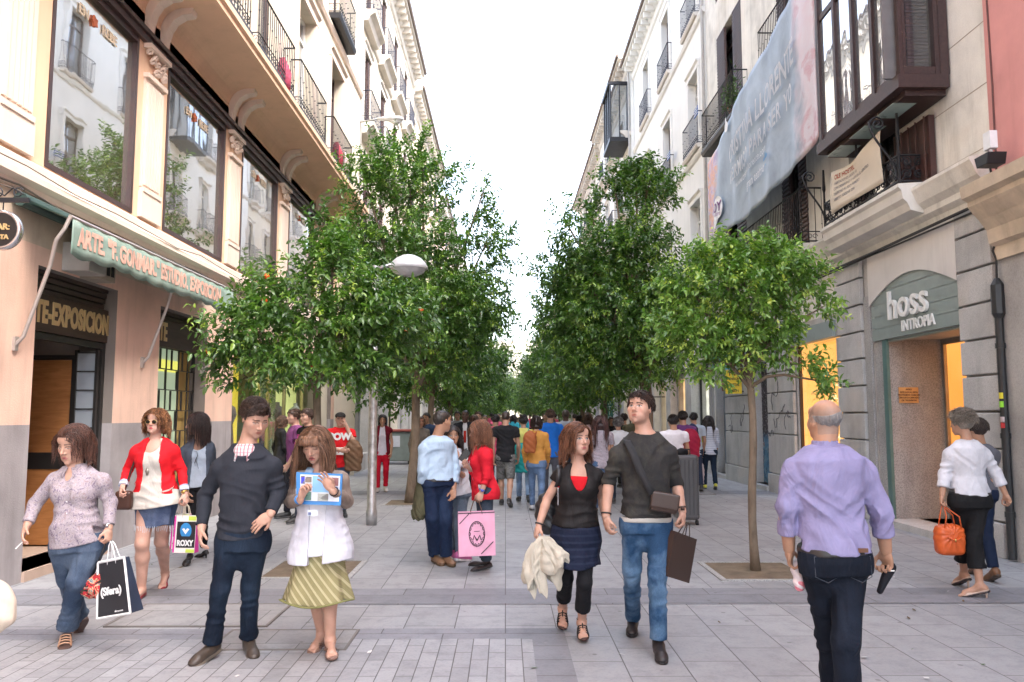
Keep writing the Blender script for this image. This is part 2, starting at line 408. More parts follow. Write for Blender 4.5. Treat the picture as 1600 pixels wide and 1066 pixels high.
w = MB(); FL.wall(w, -8, 22.6, 4.25, 6.8, [(a, b_, 4.27, 6.64) for a, b_ in wins], depth=.12); w.build('upper_wall', M_PEACH2, A)
# continuous brown lintel
w = MB(); FL.box(w, 4.8, 22.4, 6.64, 6.74, -.02, .06); FL.box(w, 4.8, 22.4, 6.74, 6.80, -.02, .1); w.build('lintel', M_BROWNF, A)
pilm = MB()
for i, (a, b_) in enumerate(wins):
    f = MB(); d = .1; wd = .06
    FL.box(f, a, a+wd, 4.27, 6.64, -d, .012); FL.box(f, b_-wd, b_, 4.27, 6.64, -d, .012); FL.box(f, a+wd, b_-wd, 4.27, 4.27+wd, -d, .01); FL.box(f, a+wd, b_-wd, 6.56, 6.64, -d, .01)
    o = f.build('window', M_BROWNF, A)
    g = MB(); g.face([FL.p(a+wd, 4.3, -.05), FL.p(b_-wd, 4.3, -.05), FL.p(b_-wd, 6.6, -.05), FL.p(a+wd, 6.6, -.05)]); g.build('pane', M_GL1, o)
    if i > 0:
        t = MB(); c = (a+b_)/2
        FL.text(t, 'EN', .17, c-.3, 6.32, -.035, 0, depth=.01, bold=.002); FL.text(t, 'REBE', .17, c+.3, 6.32, -.035, 0, depth=.01, bold=.002)
        t.build('lettering', plain('cream_letters', (.75, .62, .45), .5), o)
        t = MB(); pts = [(math.cos(q*PI/5)*(.075 if q % 2 else .045), math.sin(q*PI/5)*(.075 if q % 2 else .045)) for q in range(10)]
        t.prism(pts, lambda p: FL.p(c-.07+p[0], 6.32+p[1], -.045), lambda p: FL.p(c-.07+p[0], 6.32+p[1], -.02)); t.build('emblem', plain('orange_emblem', (.5, .13, .05), .5), o)
for a, b_ in zip([w_[1] for w_ in wins[:-1]], [w_[0] for w_ in wins[1:]]):
    p = MB(); c = (a+b_)/2; hw = min(.3, (b_-a)/2-.1)
    FL.box(p, c-hw, c+hw, 4.28, 4.62, .001, .055); FL.box(p, c-hw+.03, c+hw-.03, 4.62, 4.68, .001, .07)
    n = 6
    for q in range(n):
        u = c-hw+.05+(2*hw-.1)*q/n; FL.box(p, u+.01, u+(2*hw-.1)/n-.012, 4.72, 6.12, .03, .055)
    FL.box(p, c-hw+.02, c+hw-.02, 4.69, 6.18, .001, .032)
    FL.box(p, c-hw, c+hw, 6.18, 6.24, .001, .08)
    for q in range(14):
        rr = random.Random(q*3+int(c*9)); uu = c+rr.uniform(-hw+.04, hw-.04); vv = rr.uniform(6.28, 6.58); r0 = rr.uniform(.035, .06)
        pts = [FL.p(uu+r0*(1-j/9)*math.cos(j*.8), vv+r0*(1-j/9)*math.sin(j*.8), .05+.02*math.sin(j)) for j in range(9)]
        p.tube(pts, .02, 5)
    FL.box(p, c-hw-.02, c+hw+.02, 6.58, 6.64, .001, .11)
    p.build('pilaster', M_CREAMP, A)
    for du in (-.24, .24):                              # cornice brackets in pairs
        k = MB(); prof = [(.002, 6.82), (.06, 6.82), (.075, 6.95), (.11, 7.08), (.18, 7.2), (.3, 7.28), (.42, 7.3), (.44, 7.33), (.44, 7.4), (.002, 7.4)]
        FL.mould(k, c+du-.085, c+du+.085, prof); k.build('bracket', M_CREAMP, A)
w = MB()
cove = [(0, 6.8)]+[(.32*(1-math.cos(t)), 7.04+.34*math.sin(t)) for t in [j*PI/16 for j in range(9)]]+[(.78, 7.4), (.8, 7.37), (.86, 7.37), (.86, 7.44), (.9, 7.47), (.9, 7.56), (0, 7.58)]
FL.mould(w, -8, 22.6, cove); w.build('cornice', M_PEACH2, A, smooth=False)
ups = [(-2, -.6), (1.3, 2.7), (4.5, 5.9), (7.4, 8.8), (10.35, 11.7), (12.95, 14.3), (15.6, 17.0), (18.6, 20.0)]
w = MB(); oo = []
for k, z in enumerate((7.58, 11.2, 14.8)):
    oo += [(a, b_, z+.02, z+2.75, .28) for a, b_ in ups]
FU.wall(w, -8, 22.6, 7.56, 18.6, oo); w.build('upper_storeys', M_CREAM, A)
for k, z in enumerate((7.58, 11.2, 14.8)):
    for j, (a, b_) in enumerate(ups):
        if b_ < 5: continue
        window(FU, A, a, b_, z+.04, z+2.73, .26, 'french', trim=M_CREAMP if True else None, frame=M_BROWNF if j % 2 else M_WOODW, seed=k)
        if k == 0:
            balcony(FU, A, a-.42, b_+.45, z+.12, .24, slab=M_IRON, th=.16, h=.98)
        else: balcony(FU, A, a-.3, b_+.3, z+.1, .3, slab=M_IRON, th=.14)
shell(FU, A, -8, 22.6, 18.6, 9, M_CREAM); eaves(FU, A, -8, 22.6, 18.4, .6)
w = MB()
for z in (11.0, 14.6): FU.mould(w, 5, 22.58, [(0, z-.1), (.05, z-.08), (.09, z), (.09, z+.06), (0, z+.08)])
w.build('string_course', M_CREAMP, A)
# door recess of the art shop: frame, wooden leaf, glazed leaf with black bars
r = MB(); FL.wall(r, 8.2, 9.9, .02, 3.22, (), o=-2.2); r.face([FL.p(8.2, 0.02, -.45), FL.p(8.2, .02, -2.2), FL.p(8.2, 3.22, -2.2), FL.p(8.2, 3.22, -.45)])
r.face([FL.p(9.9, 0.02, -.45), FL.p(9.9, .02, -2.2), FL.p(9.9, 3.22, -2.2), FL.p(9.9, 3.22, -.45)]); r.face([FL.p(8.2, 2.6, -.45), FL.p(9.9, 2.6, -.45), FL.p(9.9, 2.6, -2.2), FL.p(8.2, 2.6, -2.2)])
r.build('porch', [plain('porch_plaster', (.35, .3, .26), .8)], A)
r = MB(); r.box(FL.p(8.2, -.01, .03), FL.p(9.9, .1, -2.2)); r.build('doorstep', stucco('pinkish step', (.45, .33, .26)), A)
dk = plain('black_door_frame', (.02, .018, .017), .4)
d_ = MB(); FL.box(d_, 8.2, 8.27, .1, 2.55, -.2, -.12); FL.box(d_, 9.83, 9.9, .1, 2.55, -.2, -.12); FL.box(d_, 8.27, 9.83, 2.48, 2.55, -.2, -.12)
dr = d_.build('shop_door', dk, A)
def woodgrain(name, c1, c2, sc=(1, 1, 14), rough=.45):
    if (name,) in MATS: return MATS[(name,)]
    t = NT(name); n = t.noise(t.coord('Object', scale=sc), 1.6, 6, .6, 1.0)
    t.color(t.ramp(n, [(.3, c1), (.7, c2)])); t.p(rough=rough); MATS[(name,)] = t.m; return t.m
def gbox(m, xa, xb, za, zb, y0=9.74, y1=9.79): m.box((xa, y0, za), (xb, y1, zb))
d_ = MB(); gbox(d_, -5.30, -6.6, .12, 2.34, 9.78, 9.84)
lf = d_.build('door_leaf', woodgrain('orange_veneer', (.30, .12, .035), (.46, .20, .07), (1.5, 1, 10)), dr)
d_ = MB(); gbox(d_, -5.30, -6.6, 1.02, 1.22, 9.77, 9.779); gbox(d_, -5.26, -6.6, 2.345, 2.4, 9.76, 9.84); gbox(d_, -5.26, -5.3, .12, 2.345, 9.76, 9.84); d_.build('kick_band', dk, lf)
gl = MB(); xx0, xx1 = -4.98, -5.26
gbox(gl, xx0, xx0-.03, .12, 2.46); gbox(gl, xx1, xx1+.03, .12, 2.46)
for k in range(11): gbox(gl, xx0-.03, xx1+.03, .14+k*.228, .155+k*.228, 9.745, 9.785)
gd = gl.build('glazed_leaf', dk, dr); gl = MB(); gbox(gl, xx0-.02, xx1+.02, .15, 2.44, 9.765, 9.772); gl.build('pane', facade_glass('frosted glass', (.34, .38, .42), .2, .02, .15), gd)
# sign boards and roller shutters over door and window
gold = plain('gold_letters', (.50, .36, .17), .5, .2); sb = woodgrain('dark_sign_board', (.03, .018, .012), (.06, .038, .024), (1, .6, 8), .6)
for (u0, u1, txt, uc, sz, v0) in ((8.2, 9.9, 'ARTE-EXPOSICION', 8.99, .33, 2.56), (11.15, 12.92, 'ARTE', 11.34, .36, 2.66)):
    s_ = MB(); FL.box(s_, u0+.01, u1-.01, v0, v0+.4, -.2, -.1); bo = s_.build('sign_board', sb, A)
    t = MB(); FL.text(t, txt, sz, uc, v0+.2, -.095, 0, depth=.012, bold=.012, scx=.60, spacing=1.1); t.build('lettering', gold, bo)
    h = MB()
    for q in range(4 if u0 < 10 else 2): FL.box(h, u0+.01, u1-.01, v0+.42+q*.065, v0+.47+q*.065, -.26, -.16+.015*q)
    h.build('roller_shutter', plain('shutter_brown', (.05, .035, .028), .5), A)
# window with the block-pattern grille
gw = MB()
for q in range(8):
    z = .52+q*.305
    FL.box(gw, 11.16, 12.9, z-.007, z+.007, -.19, -.17)
for u in (11.16, 11.83, 12.27, 12.62, 12.88): FL.box(gw, u-.008, u+.008, .5, 2.66, -.19, -.171)
for q in range(7):
    for r_ in range(5):
        u = 11.22+r_*.4+(.2 if q % 2 else 0); z = .53+q*.305
        if u < 12.85: FL.box(gw, u, u+.06, z, z+.285, -.2, -.192)
gg = gw.build('window_grille', dk, A)
gw = MB(); FL.box(gw, 11.16, 12.42, .5, 2.66, -.29, -.26); gw.build('blind', glow('pale_green_blind', (.56, .68, .46), .07, (.45, .58, .40)), gg)
gw = MB(); FL.box(gw, 12.42, 12.91, .5, 2.66, -.29, -.262); gw.build('side_blind', plain('ochre_board', (.42, .28, .09), .6), gg)
gw = MB(); FL.box(gw, 11.16, 12.42, 2.32, 2.5, -.258, -.25); gw.build('lit_strip', glow('yellow_strip', (.75, .75, .15), .13), gg)
# shopfront: lit yellow display, mirror strip, pale green display
sf = MB()
for u in (14.2, 16.55, 17.75, 19.3, 21.15): FL.box(sf, u-.03, u+.05, .25, 3.15, -.1, -.04)
FL.box(sf, 14.2, 21.2, 3.05, 3.15, -.1, -.042); FL.box(sf, 14.2, 21.2, .25, .33, -.1, -.042)
so = sf.build('shopfront', plain('shop_metal', (.3, .27, .1), .4, .5), A)
g = MB(); g.face([FL.p(14.2, .3, -.07), FL.p(21.2, .3, -.07), FL.p(21.2, 3.1, -.07), FL.p(14.2, 3.1, -.07)]); g.build('shop_glass', clear_glass(), so)
for (u0, u1, m_) in ((14.2, 16.6, glow('yellow_display', (.80, .64, .06), .13, (.62, .5, .08), 1.5)), (17.8, 21.2, glow('lime_display', (.72, .76, .30), .15, (.55, .6, .22), 1.2))):
    g = MB(); FL.box(g, u0, u1, .26, 3.14, -.75, -.7); g.build('display_back', m_, so)
g = MB(); FL.box(g, 16.62, 17.75, .26, 3.14, -.3, -.25); g.build('mirror_panel', facade_glass('mirror', (.2, .2, .2), .7, .02), so)
g = MB(); FL.box(g, 14.2, 21.2, .2, .3, -.72, -.1); FL.box(g, 14.2, 21.2, 3.1, 3.15, -.72, -.1); g.build('display_floor', plain('shop_floor', (.4, .38, .3)), so)
for u in (15.2, 18.6, 20.2):                            # dressed dummies in the display
    g = MB(); c = FL.p(u, 0, -.45)
    g.lathe([(.02, .35), (.16, .4), (.19, .8), (.15, 1.25), (.13, 1.5), (.2, 1.68), (.17, 1.82), (.06, 1.9), (.05, 1.98)], c, 12)
    g.build('dressmaker_dummy', plain('dummy_cloth%d' % u, [(.12, .1, .1), (.6, .55, .4), (.3, .32, .3)][int(u) % 3], .8), so, smooth=True)
w = MB(); FL.wall(w, 21.2, 22.25, .25, 3.15, (), o=-.1); w.build('pier_infill', M_CREAM, A)
w = MB()
for z0_, r_ in ((3.86, .012), (3.80, .008), (4.08, .007)):
    w.tube([FL.p(5+.9*k, z0_+.02*math.sin(k*1.7+z0_*9)+(.05 if k % 5 == 3 else 0), .06 if z0_ < 4 else .13) for k in range(20)], r_, 4)
w.build('cables', plain('dusty_cable', (.16, .13, .11), .7), A)
# ---------------------------------------------------------------- awning over the art shop
aw = thing('awning', 'faded green roll-out awning with scalloped valance lettered in pink', 'awning', (-4.85, 7.8, 3.6))
def vmat():
    t = NT('green_awning_cloth'); v = t.coord('Object'); n = t.noise(v, 2.5, 6, .65)
    t.color(t.ramp(n, [(.3, (.15, .235, .19)), (.7, (.30, .375, .32))])); t.p(rough=.85); t.bump(t.noise(v, 160, 2), .2, .002); return t.m
GA = vmat(); Y0, Y1 = 7.78, 12.6
ax = lambda k: 3.62+.0*k
cl = MB(); n = 24
for i in range(n):
    ya, yb = Y0+(Y1-Y0)*i/n, Y0+(Y1-Y0)*(i+1)/n
    sag = lambda y: .03*math.sin((y-Y0)*2.2)
    cl.face([(-4.8, ya, 3.80), (-4.8, yb, 3.80), (-4.3, yb, 3.60+sag(yb)*.3), (-4.3, ya, 3.60+sag(ya)*.3)])
cl.build('canopy', GA, aw, smooth=True)
def vwarp(p):      # ripple of the hanging valance
    return V((p.x+.011*math.sin(p.y*5.3)*(3.62-p.z)/.3+.004*math.sin(p.y*17), p.y, p.z))
va = MB(); N = 150
zb = lambda y: 3.27-.03*abs(math.sin((y-Y0)*PI/.42))+.012*math.sin(y*3)
for i in range(N):
    ya, yb = Y0+(Y1-Y0)*i/N, Y0+(Y1-Y0)*(i+1)/N
    for j in range(4):
        k0, k1 = j/4, (j+1)/4
        P = lambda y, k: vwarp(V((-4.292, y, 3.61+(zb(y)-3.61)*k)))
        va.face([P(ya, k0), P(yb, k0), P(yb, k1), P(ya, k1)])
vo = va.build('valance', GA, aw, smooth=True); md = vo.modifiers.new('s', 'SOLIDIFY'); md.thickness = .004
t = MB(); add_text(t, 'ARTE. "F. GONMAR." ESTUDIO. EXPOSICION', .255, (-4.283, Y0+.12, 3.445), (0, 1, 0), (0, 0, 1), 0, warp=vwarp, depth=.004, bold=.012, align='LEFT', scx=.76, spacing=1.04)
t.build('lettering', plain('faded_pink_letters', (.60, .36, .28), .9, var=.25, scale=9), vo)
alu = plain('painted_steel', (.42, .37, .34), .4, .4)
b_ = MB(); b_.tube([(-4.3, Y0-.03, 3.62), (-4.3, Y1+.03, 3.62)], .022, 8); b_.build('front_bar', alu, aw)
b_ = MB(); b_.tube([(-4.76, Y0-.1, 3.78), (-4.76, Y1+.1, 3.78)], .07, 10); b_.build('roller', plain('roller_green', (.03, .06, .05), .6), aw)
for ya, yb in ((7.86, 7.74), (10.62, 10.5), (12.7, 12.6)):
    b_ = MB(); b_.tube([(-4.83, ya, 2.36), (-4.76, ya, 2.44), (-4.5, (ya+yb)/2, 3.14), (-4.42, yb, 3.38), (-4.34, yb, 3.5), (-4.3, yb, 3.6)], .02, 8); b_.box((-4.85, ya-.03, 2.3), (-4.82, ya+.03, 2.44))
    b_.build('arm', alu, aw)
ac = thing('alarm_box', 'two grey metal utility boxes on the wall under the awning', 'utility box', (-4.8, 8.6, 3.3))
b_ = MB(); b_.box((-4.85, 8.62, 3.24), (-4.55, 9.0, 3.56)); b_.build('housing', plain('box_grey', (.36, .34, .31), .6), ac, bevel=.01)
b_ = MB(); b_.box((-4.85, 9.0, 3.22), (-4.62, 9.35, 3.5))
for q in range(3): b_.box((-4.62, 9.05+q*.1, 3.28), (-4.612, 9.11+q*.1, 3.4), 1)
b_.build('vent_unit', [plain('box_beige', (.33, .28, .22), .7), M_DKIN], ac)
# round hanging sign cut by the picture's edge
hs = thing('hanging_sign', 'round black shop sign with chrome rim hanging from a scrolled iron bracket', 'sign', (-4.6, 6.9, 3.2))
b_ = MB()
c = at(3, 360, 6.9); R_ = .175
m = Matrix.Translation(c) @ Matrix.Rotation(PI/2, 4, 'X'); b_.T = m
b_.lathe([(0, -.03), (R_*.86, -.03), (R_*.88, -.035), (R_, -.03), (R_*1.02, 0), (R_, .03), (R_*.88, .035), (R_*.86, .03), (0, .03)], (0, 0, 0), 36); b_.T = None
b_.build('rim', plain('chrome', (.6, .6, .62), .2, .9), hs, smooth=True)
b_ = MB(); b_.T = m; b_.lathe([(0, .036), (R_*.84, .036), (R_*.84, -.036), (0, -.036)], (0, 0, 0), 36); b_.build('disc', plain('sign_black', (.015, .013, .014), .35), hs)
b_ = MB(); add_text(b_, 'ARTISTA', .055, (c.x-.02, c.y-.045, c.z-.07), (1, 0, 0), (0, 0, 1), 0, depth=.01, bold=.002); add_text(b_, 'MAR:', .075, (c.x+.01, c.y-.045, c.z+.02), (1, 0, 0), (0, 0, 1), 0, depth=.01, bold=.002)
b_.build('lettering', gold, hs)
b_ = MB(); e = at(46, 313, 6.9); b_.box((-4.85, 6.885, e.z-.02), (e.x, 6.915, e.z+.02)); b_.tube([(c.x, 6.9, e.z), (c.x, 6.9, c.z+R_)], .006, 6)
for sx, cx in ((1, e.x-.1), (-1, e.x-.28)):
    b_.tube([(cx+sx*.055*(1-j/14)*math.cos(j*.75+.5), 6.9, e.z+.065+.055*(1-j/14)*math.sin(j*.75+.5)) for j in range(13)], .007, 6)
b_.tube([(e.x-.05, 6.9, e.z+.05), (e.x-.15, 6.9, e.z+.11), (e.x-.22, 6.9, e.z+.04), (e.x-.33, 6.9, e.z+.1)], .007, 6)
b_.build('bracket', M_IRON, hs)
# ---------------------------------------------------------------- generic street fronts
def shop_ground(F, b, u0, u1, v1, mat, rnd, litp=.6, step=2.9, sign=True):
    """piers and shop windows along the ground floor"""
    n = max(1, int((u1-u0)/step)); w_ = (u1-u0)/n; ops = []
    for i in range(n): ops.append((u0+w_*i+.4, u0+w_*(i+1)-.4, .12 if i % 2 else .5, v1-.75, .5))
    m = MB(); F.wall(m, u0, u1, 0, v1, ops, depth=.5); m.build('ground_wall', mat, b)
    for i, q in enumerate(ops):
        lit = rnd.random() < litp; c = rnd.choice([(.95, .72, .38), (.9, .8, .55), (.85, .85, .72), (.95, .6, .3)])
        f = MB(); a, d = q[0], q[1]
        for u in (a, (a+d)/2, d-.06): F.box(f, u, u+.06, q[2], q[3], -.34, -.28)
        F.box(f, a+.06, d-.06, q[3]-.3, q[3], -.34, -.282)
        o = f.build('shopfront', rnd.choice([M_IRON, M_BROWNF, plain('steel_front', (.3, .3, .3), .4, .5)]), b)
        g = MB(); F.box(g, a, d, q[2], q[3], -.52, -.48)
        g.build('display', glow('display_%d' % int(c[2]*100), c, .17, [x*.4 for x in c], 3) if lit else M_GL2, o)
        if sign and rnd.random() < .5:
            s = MB(); F.box(s, a+.1, d-.1, q[3]+.08, q[3]+.42, .0, .08); s.build('shop_sign', plain('fascia%d' % i, rnd.choice([(.03, .03, .035), (.25, .27, .26), (.5, .48, .45), (.06, .12, .1)]), .5), b)
    return ops
def generic(side, X, u0, u1, z0, floors, top, mat, name_lab, rnd, wstep=2.9, trim=None, stone_=True, gmat=None, kinds=('french',), bal=1.0, off=.7, smat=None, wwid=1.15, bo=.34, eav=True, mat2=None, litp=.6, windows=True):
    F = Fac(side, X); b = thing('town_house', name_lab, 'building', (X, (u0+u1)/2, 0))
    shop_ground(F, b, u0, u1, z0, gmat or M_GRAN, rnd, litp)
    us = []; u = u0+off
    while u+wwid < u1-.3: us.append(u); u += wstep
    ops = [(u, u+wwid, z+.02, z+2.5, .25) for z in floors for u in us]
    m = MB(); F.wall(m, u0, u1, z0, top, ops); m.build('wall', mat, b)
    m = MB()
    for z in floors: F.mould(m, u0+.02, u1-.02, [(0, z-.32), (.06, z-.28), (.1, z-.2), (.1, z-.14), (0, z-.1)])
    m.build('string_course', trim or M_TRIM, b)
    for k, z in enumerate(floors):
        for j, u in enumerate(us):
            kd = rnd.choice(kinds); window(F, b, u, u+wwid, z+.03, z+2.48, .24, kd, trim=(trim or M_TRIM), frame=rnd.choice([M_WOODW, M_BROWNF]), seed=k)
            if rnd.random() < bal: balcony(F, b, u-.35, u+wwid+.35, z, bo, slab=smat or M_TRIM, stone_=stone_, mat=M_IRONB, bar=.13, deco=(u < 42), th=.12)
    shell(F, b, u0, u1, top, 9, mat)
    if eav: eaves(F, b, u0, u1, top, .55, trim or M_TRIM)
    # rain pipe
    m = MB(); m.tube([F.p(u0+.08, .3, .08), F.p(u0+.08, top-.3, .08)], .05, 6); m.build('rain_pipe', plain('zinc', (.4, .38, .36), .5, .3), b)
    return F, b
rn = random.Random(5)
generic(1, -4.35, 22.62, 36, 3.6, (6.9, 10.4, 13.9), 17.5, M_CREAM, 'cream house with pink bands and moulded stone balconies past the peach building', rn, 3.05, M_TRIM, True, kinds=('shutter',), off=.85, bo=.36)
generic(1, -4.45, 36.02, 50, 3.6, (6.6, 10.0, 13.4), 16.9, M_YELL, 'yellow house with a projecting timber roof edge', rn, 2.9, M_TRIM, True, kinds=('shutter', 'french'))
generic(1, -4.4, 50.02, 66, 3.6, (6.6, 9.8, 13.0), 15.6, M_PINK, 'pink house halfway down the street on the side of the peach building', rn, 3.2, M_WHITE, False, kinds=('french',), bal=.8)
generic(1, -4.5, 66.02, 88, 3.8, (7.0, 10.4, 13.6), 16.4, M_CREAM, 'long cream house far down the street on the side of the peach building', rn, 3.6, M_WHITE, False, bal=.6)
generic(1, -4.4, 88.02, 120, 3.8, (7.0, 10.4), 14.2, M_WHITE, 'white house at the far end of the left-hand row', rn, 4.2, M_WHITE, False, bal=.5)
# ================================================================ RIGHT 1: stone building with the fashion shop
FR = Fac(-1, 5.9)
B = thing('stone_building', 'grey granite and cream ashlar building with the lit fashion shop and glazed timber bay', 'building', (5.9, 14, 0))
dr_ = (10.2, 12.3, .12, 3.0, .05); w2 = (14.0, 16.15, .45, 3.15, .06); gd_ = (17.85, 18.95, .1, 2.9, .22); gdoor = (21.3, 22.4, .1, 3.3, .3)
opsR = [(10.2, 12.72, .0, 3.5, .05), w2, gd_, gdoor]
m = MB(); FR.wall(m, 9.33, 22.5, 0, 4.3, opsR, depth=.12, o=-.03); m.build('wall', M_GRAN, B)
# rusticated blocks standing proud with deep joints
def blocks(u0, u1, z0=1.28, z1=4.28, h=.445, base=True, jit=0, o1=.055):
    blk = MB(); z = z0; rr = random.Random(int(u0*10))
    if base:
        FR.box(blk, u0, u1, .42, z0-.02, -.02, o1+.002); FR.box(blk, u0, u1, 0, .40, -.02, o1+.035)
    while z < z1-.1:
        t = min(z+h-.028, z1); a = rr.uniform(-.004, .004); FR.box(blk, u0, u1, z, t, -.02, o1+a); z += h
    blk.build('rustic_pier', M_GRAN, B, bevel=.012)
blocks(9.42, 10.16); blocks(12.98, 13.98); blocks(16.2, 17.05, o1=.05); blocks(17.07, 17.82, o1=.045); blocks(19.0, 20.1, o1=.05); blocks(20.12, 21.25, o1=.05)

m = MB()                                              # smooth arched panel over the door
arch = [(10.2+(12.72-10.2)*k/16, 3.42+.34*math.sin(PI*k/16)) for k in range(17)]
poly = [(10.2, 4.28), ]+arch[:]+[(12.72, 4.28)]
for i in range(16):
    a, c = arch[i], arch[i+1]
    m.face([FR.p(a[0], a[1], .03), FR.p(c[0], c[1], .03), FR.p(c[0], 4.28, .03), FR.p(a[0], 4.28, .03)])
    m.face([FR.p(a[0], a[1], .03), FR.p(c[0], c[1], .03), FR.p(c[0], c[1], -.1), FR.p(a[0], a[1], -.1)])
m.face([FR.p(10.2, 3.42, .03), FR.p(10.2, 4.28, .03), FR.p(10.2, 4.28, -.03), FR.p(10.2, 3.42, -.03)]); m.face([FR.p(12.72, 3.42, .03), FR.p(12.72, 4.28, .03), FR.p(12.72, 4.28, -.03), FR.p(12.72, 3.42, -.03)])
m.build('arch_panel', stucco('arch render', (.62, .59, .56), .08, .2, 40, .3), B)
m = MB(); FR.box(m, 12.74, 12.96, 0, 3.6, -.02, .01); m.build('narrow_pilaster', M_GRAN2, B)
m = MB(); FR.wall(m, 14.0, 16.15, 3.5, 4.28, (), o=-.02); m.build('panel', M_ASH, B)
# band cornice between ground and upper floors
cp = [(0, 4.28), (.03, 4.28), (.05, 4.36), (.12, 4.42), (.12, 4.5), (.2, 4.58), (.26, 4.72), (.28, 4.76), (.28, 4.8), (0, 4.84)]
m = MB(); FR.mould(m, 9.36, 22.5, cp); m.build('cornice', M_ASH, B)
m = MB(); m.tube([FR.p(9.5, 4.25, .1), FR.p(12.2, 4.22, .12), FR.p(16, 4.25, .1), FR.p(22, 4.24, .1)], .022, 5); m.tube([FR.p(9.5, 4.19, .07), FR.p(13, 4.2, .09), FR.p(22, 4.19, .08)], .014, 5); m.build('cables', M_IRON, B)
UR = [(11.0, 13.9), (15.1, 16.9), (18.9, 21.9)]
zf = (4.86, 9.05, 13.2)
uo = []
for z in zf: uo += [(11.6, 13.3, z, z+2.9, .25), (15.2, 16.6, z, z+3.1, .25), (19.1, 21.4, z, z+3.1, .25)]
m = MB(); FR.wall(m, 9.33, 22.5, 4.8, 18.4, uo); m.build('upper_wall', M_ASH, B)
m = MB()
rr = random.Random(3)
for z in [4.95+.78*k for k in range(17)]: FR.box(m, 9.36, 11.55, z, z+.012, -.01, .0035)
m.build('joint_lines', stucco('lime joints', (.38, .33, .27)), B)
for k, z in enumerate(zf):
    for a, b_ in ((15.2, 16.6), (19.1, 21.4)):
        window(FR, B, a, b_, z+.02, z+3.08, .24, 'shutter', frame=M_BROWNF, trim=None, seed=3)
    window(FR, B, 11.6, 13.3, z+.02, z+2.88, .24, 'french', frame=M_BROWNF)
for (a, b_, z, o, sl) in ((14.5, 18.2, 4.86, .42, M_ASH), (18.7, 21.8, 9.05, .4, M_IRON), (14.9, 16.9, 9.05, .36, M_IRON), (18.7, 21.8, 4.86, .36, M_ASH), (18.5, 20.8, 13.2, .36, M_IRON), (14.9, 16.9, 13.2, .36, M_IRON)):
    balcony(FR, B, a, b_, z, o, slab=sl, h=1.05, th=.14, bar=.1)
shell(FR, B, 9.33, 22.5, 18.4, 9, M_ASH); eaves(FR, B, 9.33, 22.5, 18.4, .6)
# balcony below the bay, with scrollwork and the lit-free timber bay above
sl = MB(); cpb = [(0, 4.42), (.3, 4.5), (.34, 4.6), (.40, 4.66), (.42, 4.78), (.46, 4.82), (.46, 4.87), (0, 4.9)]
FR.mould(sl, 10.75, 13.5, cpb); so_ = sl.build('balcony', stucco('balcony stone', (.70, .67, .62), .1, .2, 40, .35), B)
m = MB()
def scroll(m, F, u, v, o, du, do_, R0=.1, sg=1, turns=2.2, r=.011):
    pts = [F.p(u+du*sg*R0*(1-j/18)*math.cos(j/16*turns*2*PI), v+R0*(1-j/18)*math.sin(j/16*turns*2*PI), o+do_*sg*R0*(1-j/18)*math.cos(j/16*turns*2*PI)) for j in range(17)]
    m.tube(pts, r, 5)
for (ua, oa, ub, ob) in ((10.82, .02, 10.82, .4), (10.82, .4, 13.42, .4), (13.42, .4, 13.42, .02)):
    L = math.hypot(ub-ua, ob-oa); du, do_ = (ub-ua)/L, (ob-oa)/L; n = max(1, round(L/.36))
    for z in (4.93, 5.3): m.tube([FR.p(ua, z, oa), FR.p(ub, z, ob)], .016, 5)
    for i in range(n):
        uc, oc = ua+(ub-ua)*(i+.5)/n, oa+(ob-oa)*(i+.5)/n
        for sg in (-1, 1):
            for dz, s2 in ((.09, 1), (-.09, -1)):
                scroll(m, FR, uc+du*sg*.08, 5.115+dz, oc+do_*sg*.08, du, do_, .075, sg, 1.6)
        m.tube([FR.p(uc-du*.15, 4.95, oc-do_*.15), FR.p(uc, 5.115, oc), FR.p(uc+du*.15, 5.28, oc+do_*.15)], .009, 4)
        m.tube([FR.p(uc-du*.15, 5.28, oc-do_*.15), FR.p(uc+du*.15, 4.95, oc+do_*.15)], .009, 4)
for (u, o) in ((10.82, .4), (13.42, .4), (12.12, .4)): m.tube([FR.p(u, 4.9, o), FR.p(u, 5.5, o), FR.p(u, 5.55, o), FR.p(u, 5.9, o)], [.022, .018, .03, .018], 6)
for u in (10.86, 13.38):                              # big S brackets under the bay
    pts = [FR.p(u, 5.0+.8*k/10, .42+.36*math.sin(k/10*PI/2)**2) for k in range(11)]
    m.tube(pts, .016, 6); scroll(m, FR, u, 5.76, .66, 0, 1, .11, 1, 1.8, .014)
m.build('railing', M_IRON, so_)
BK = 12.4
def peeling(name='peeling_brown_paint'):
    t = NT(name); v = t.coord('Object'); n = t.noise(v, 3.2, 6, .7, .4); f = t.noise(v, 30, 4)
    c = t.ramp(f, [(.3, (.030, .013, .012)), (.7, (.052, .026, .024))]); mk = t.ramp(n, [(.665, 0.0), (.69, 1.0)])
    t.color(t.mix(mk, c, (.52, .40, .28))); t.p(rough=.55); t.bump(mk, .5, .006); return t.m
PEEL = peeling()
bay = thing('glazed_bay', 'dark brown timber bay window with old rippled panes and peeling paint', 'bay window', (5.5, 12.3, 5.9))
z0, z1, O = 6.05, 9.8, .66; ua, ub = 10.12, 12.88
m = MB(); FR.box(m, ua, ub+.02, z0-.06, z0+.12, .03, O+.05); FR.box(m, ua+.1, ub-.1, z0-.14, z0-.06, .03, O-.08); m.build('base', PEEL, bay); m = MB(); FR.box(m, ua-.05, ub+.05, z1, z1+.2, .03, O+.1); m.build('cornice', PEEL, bay)
def post(u, o, w=.07, zz0=z0+.12, zz1=z1): FR.box(m, u-w/2, u+w/2, zz0, zz1, o-w/2, o+w/2)
m = MB()
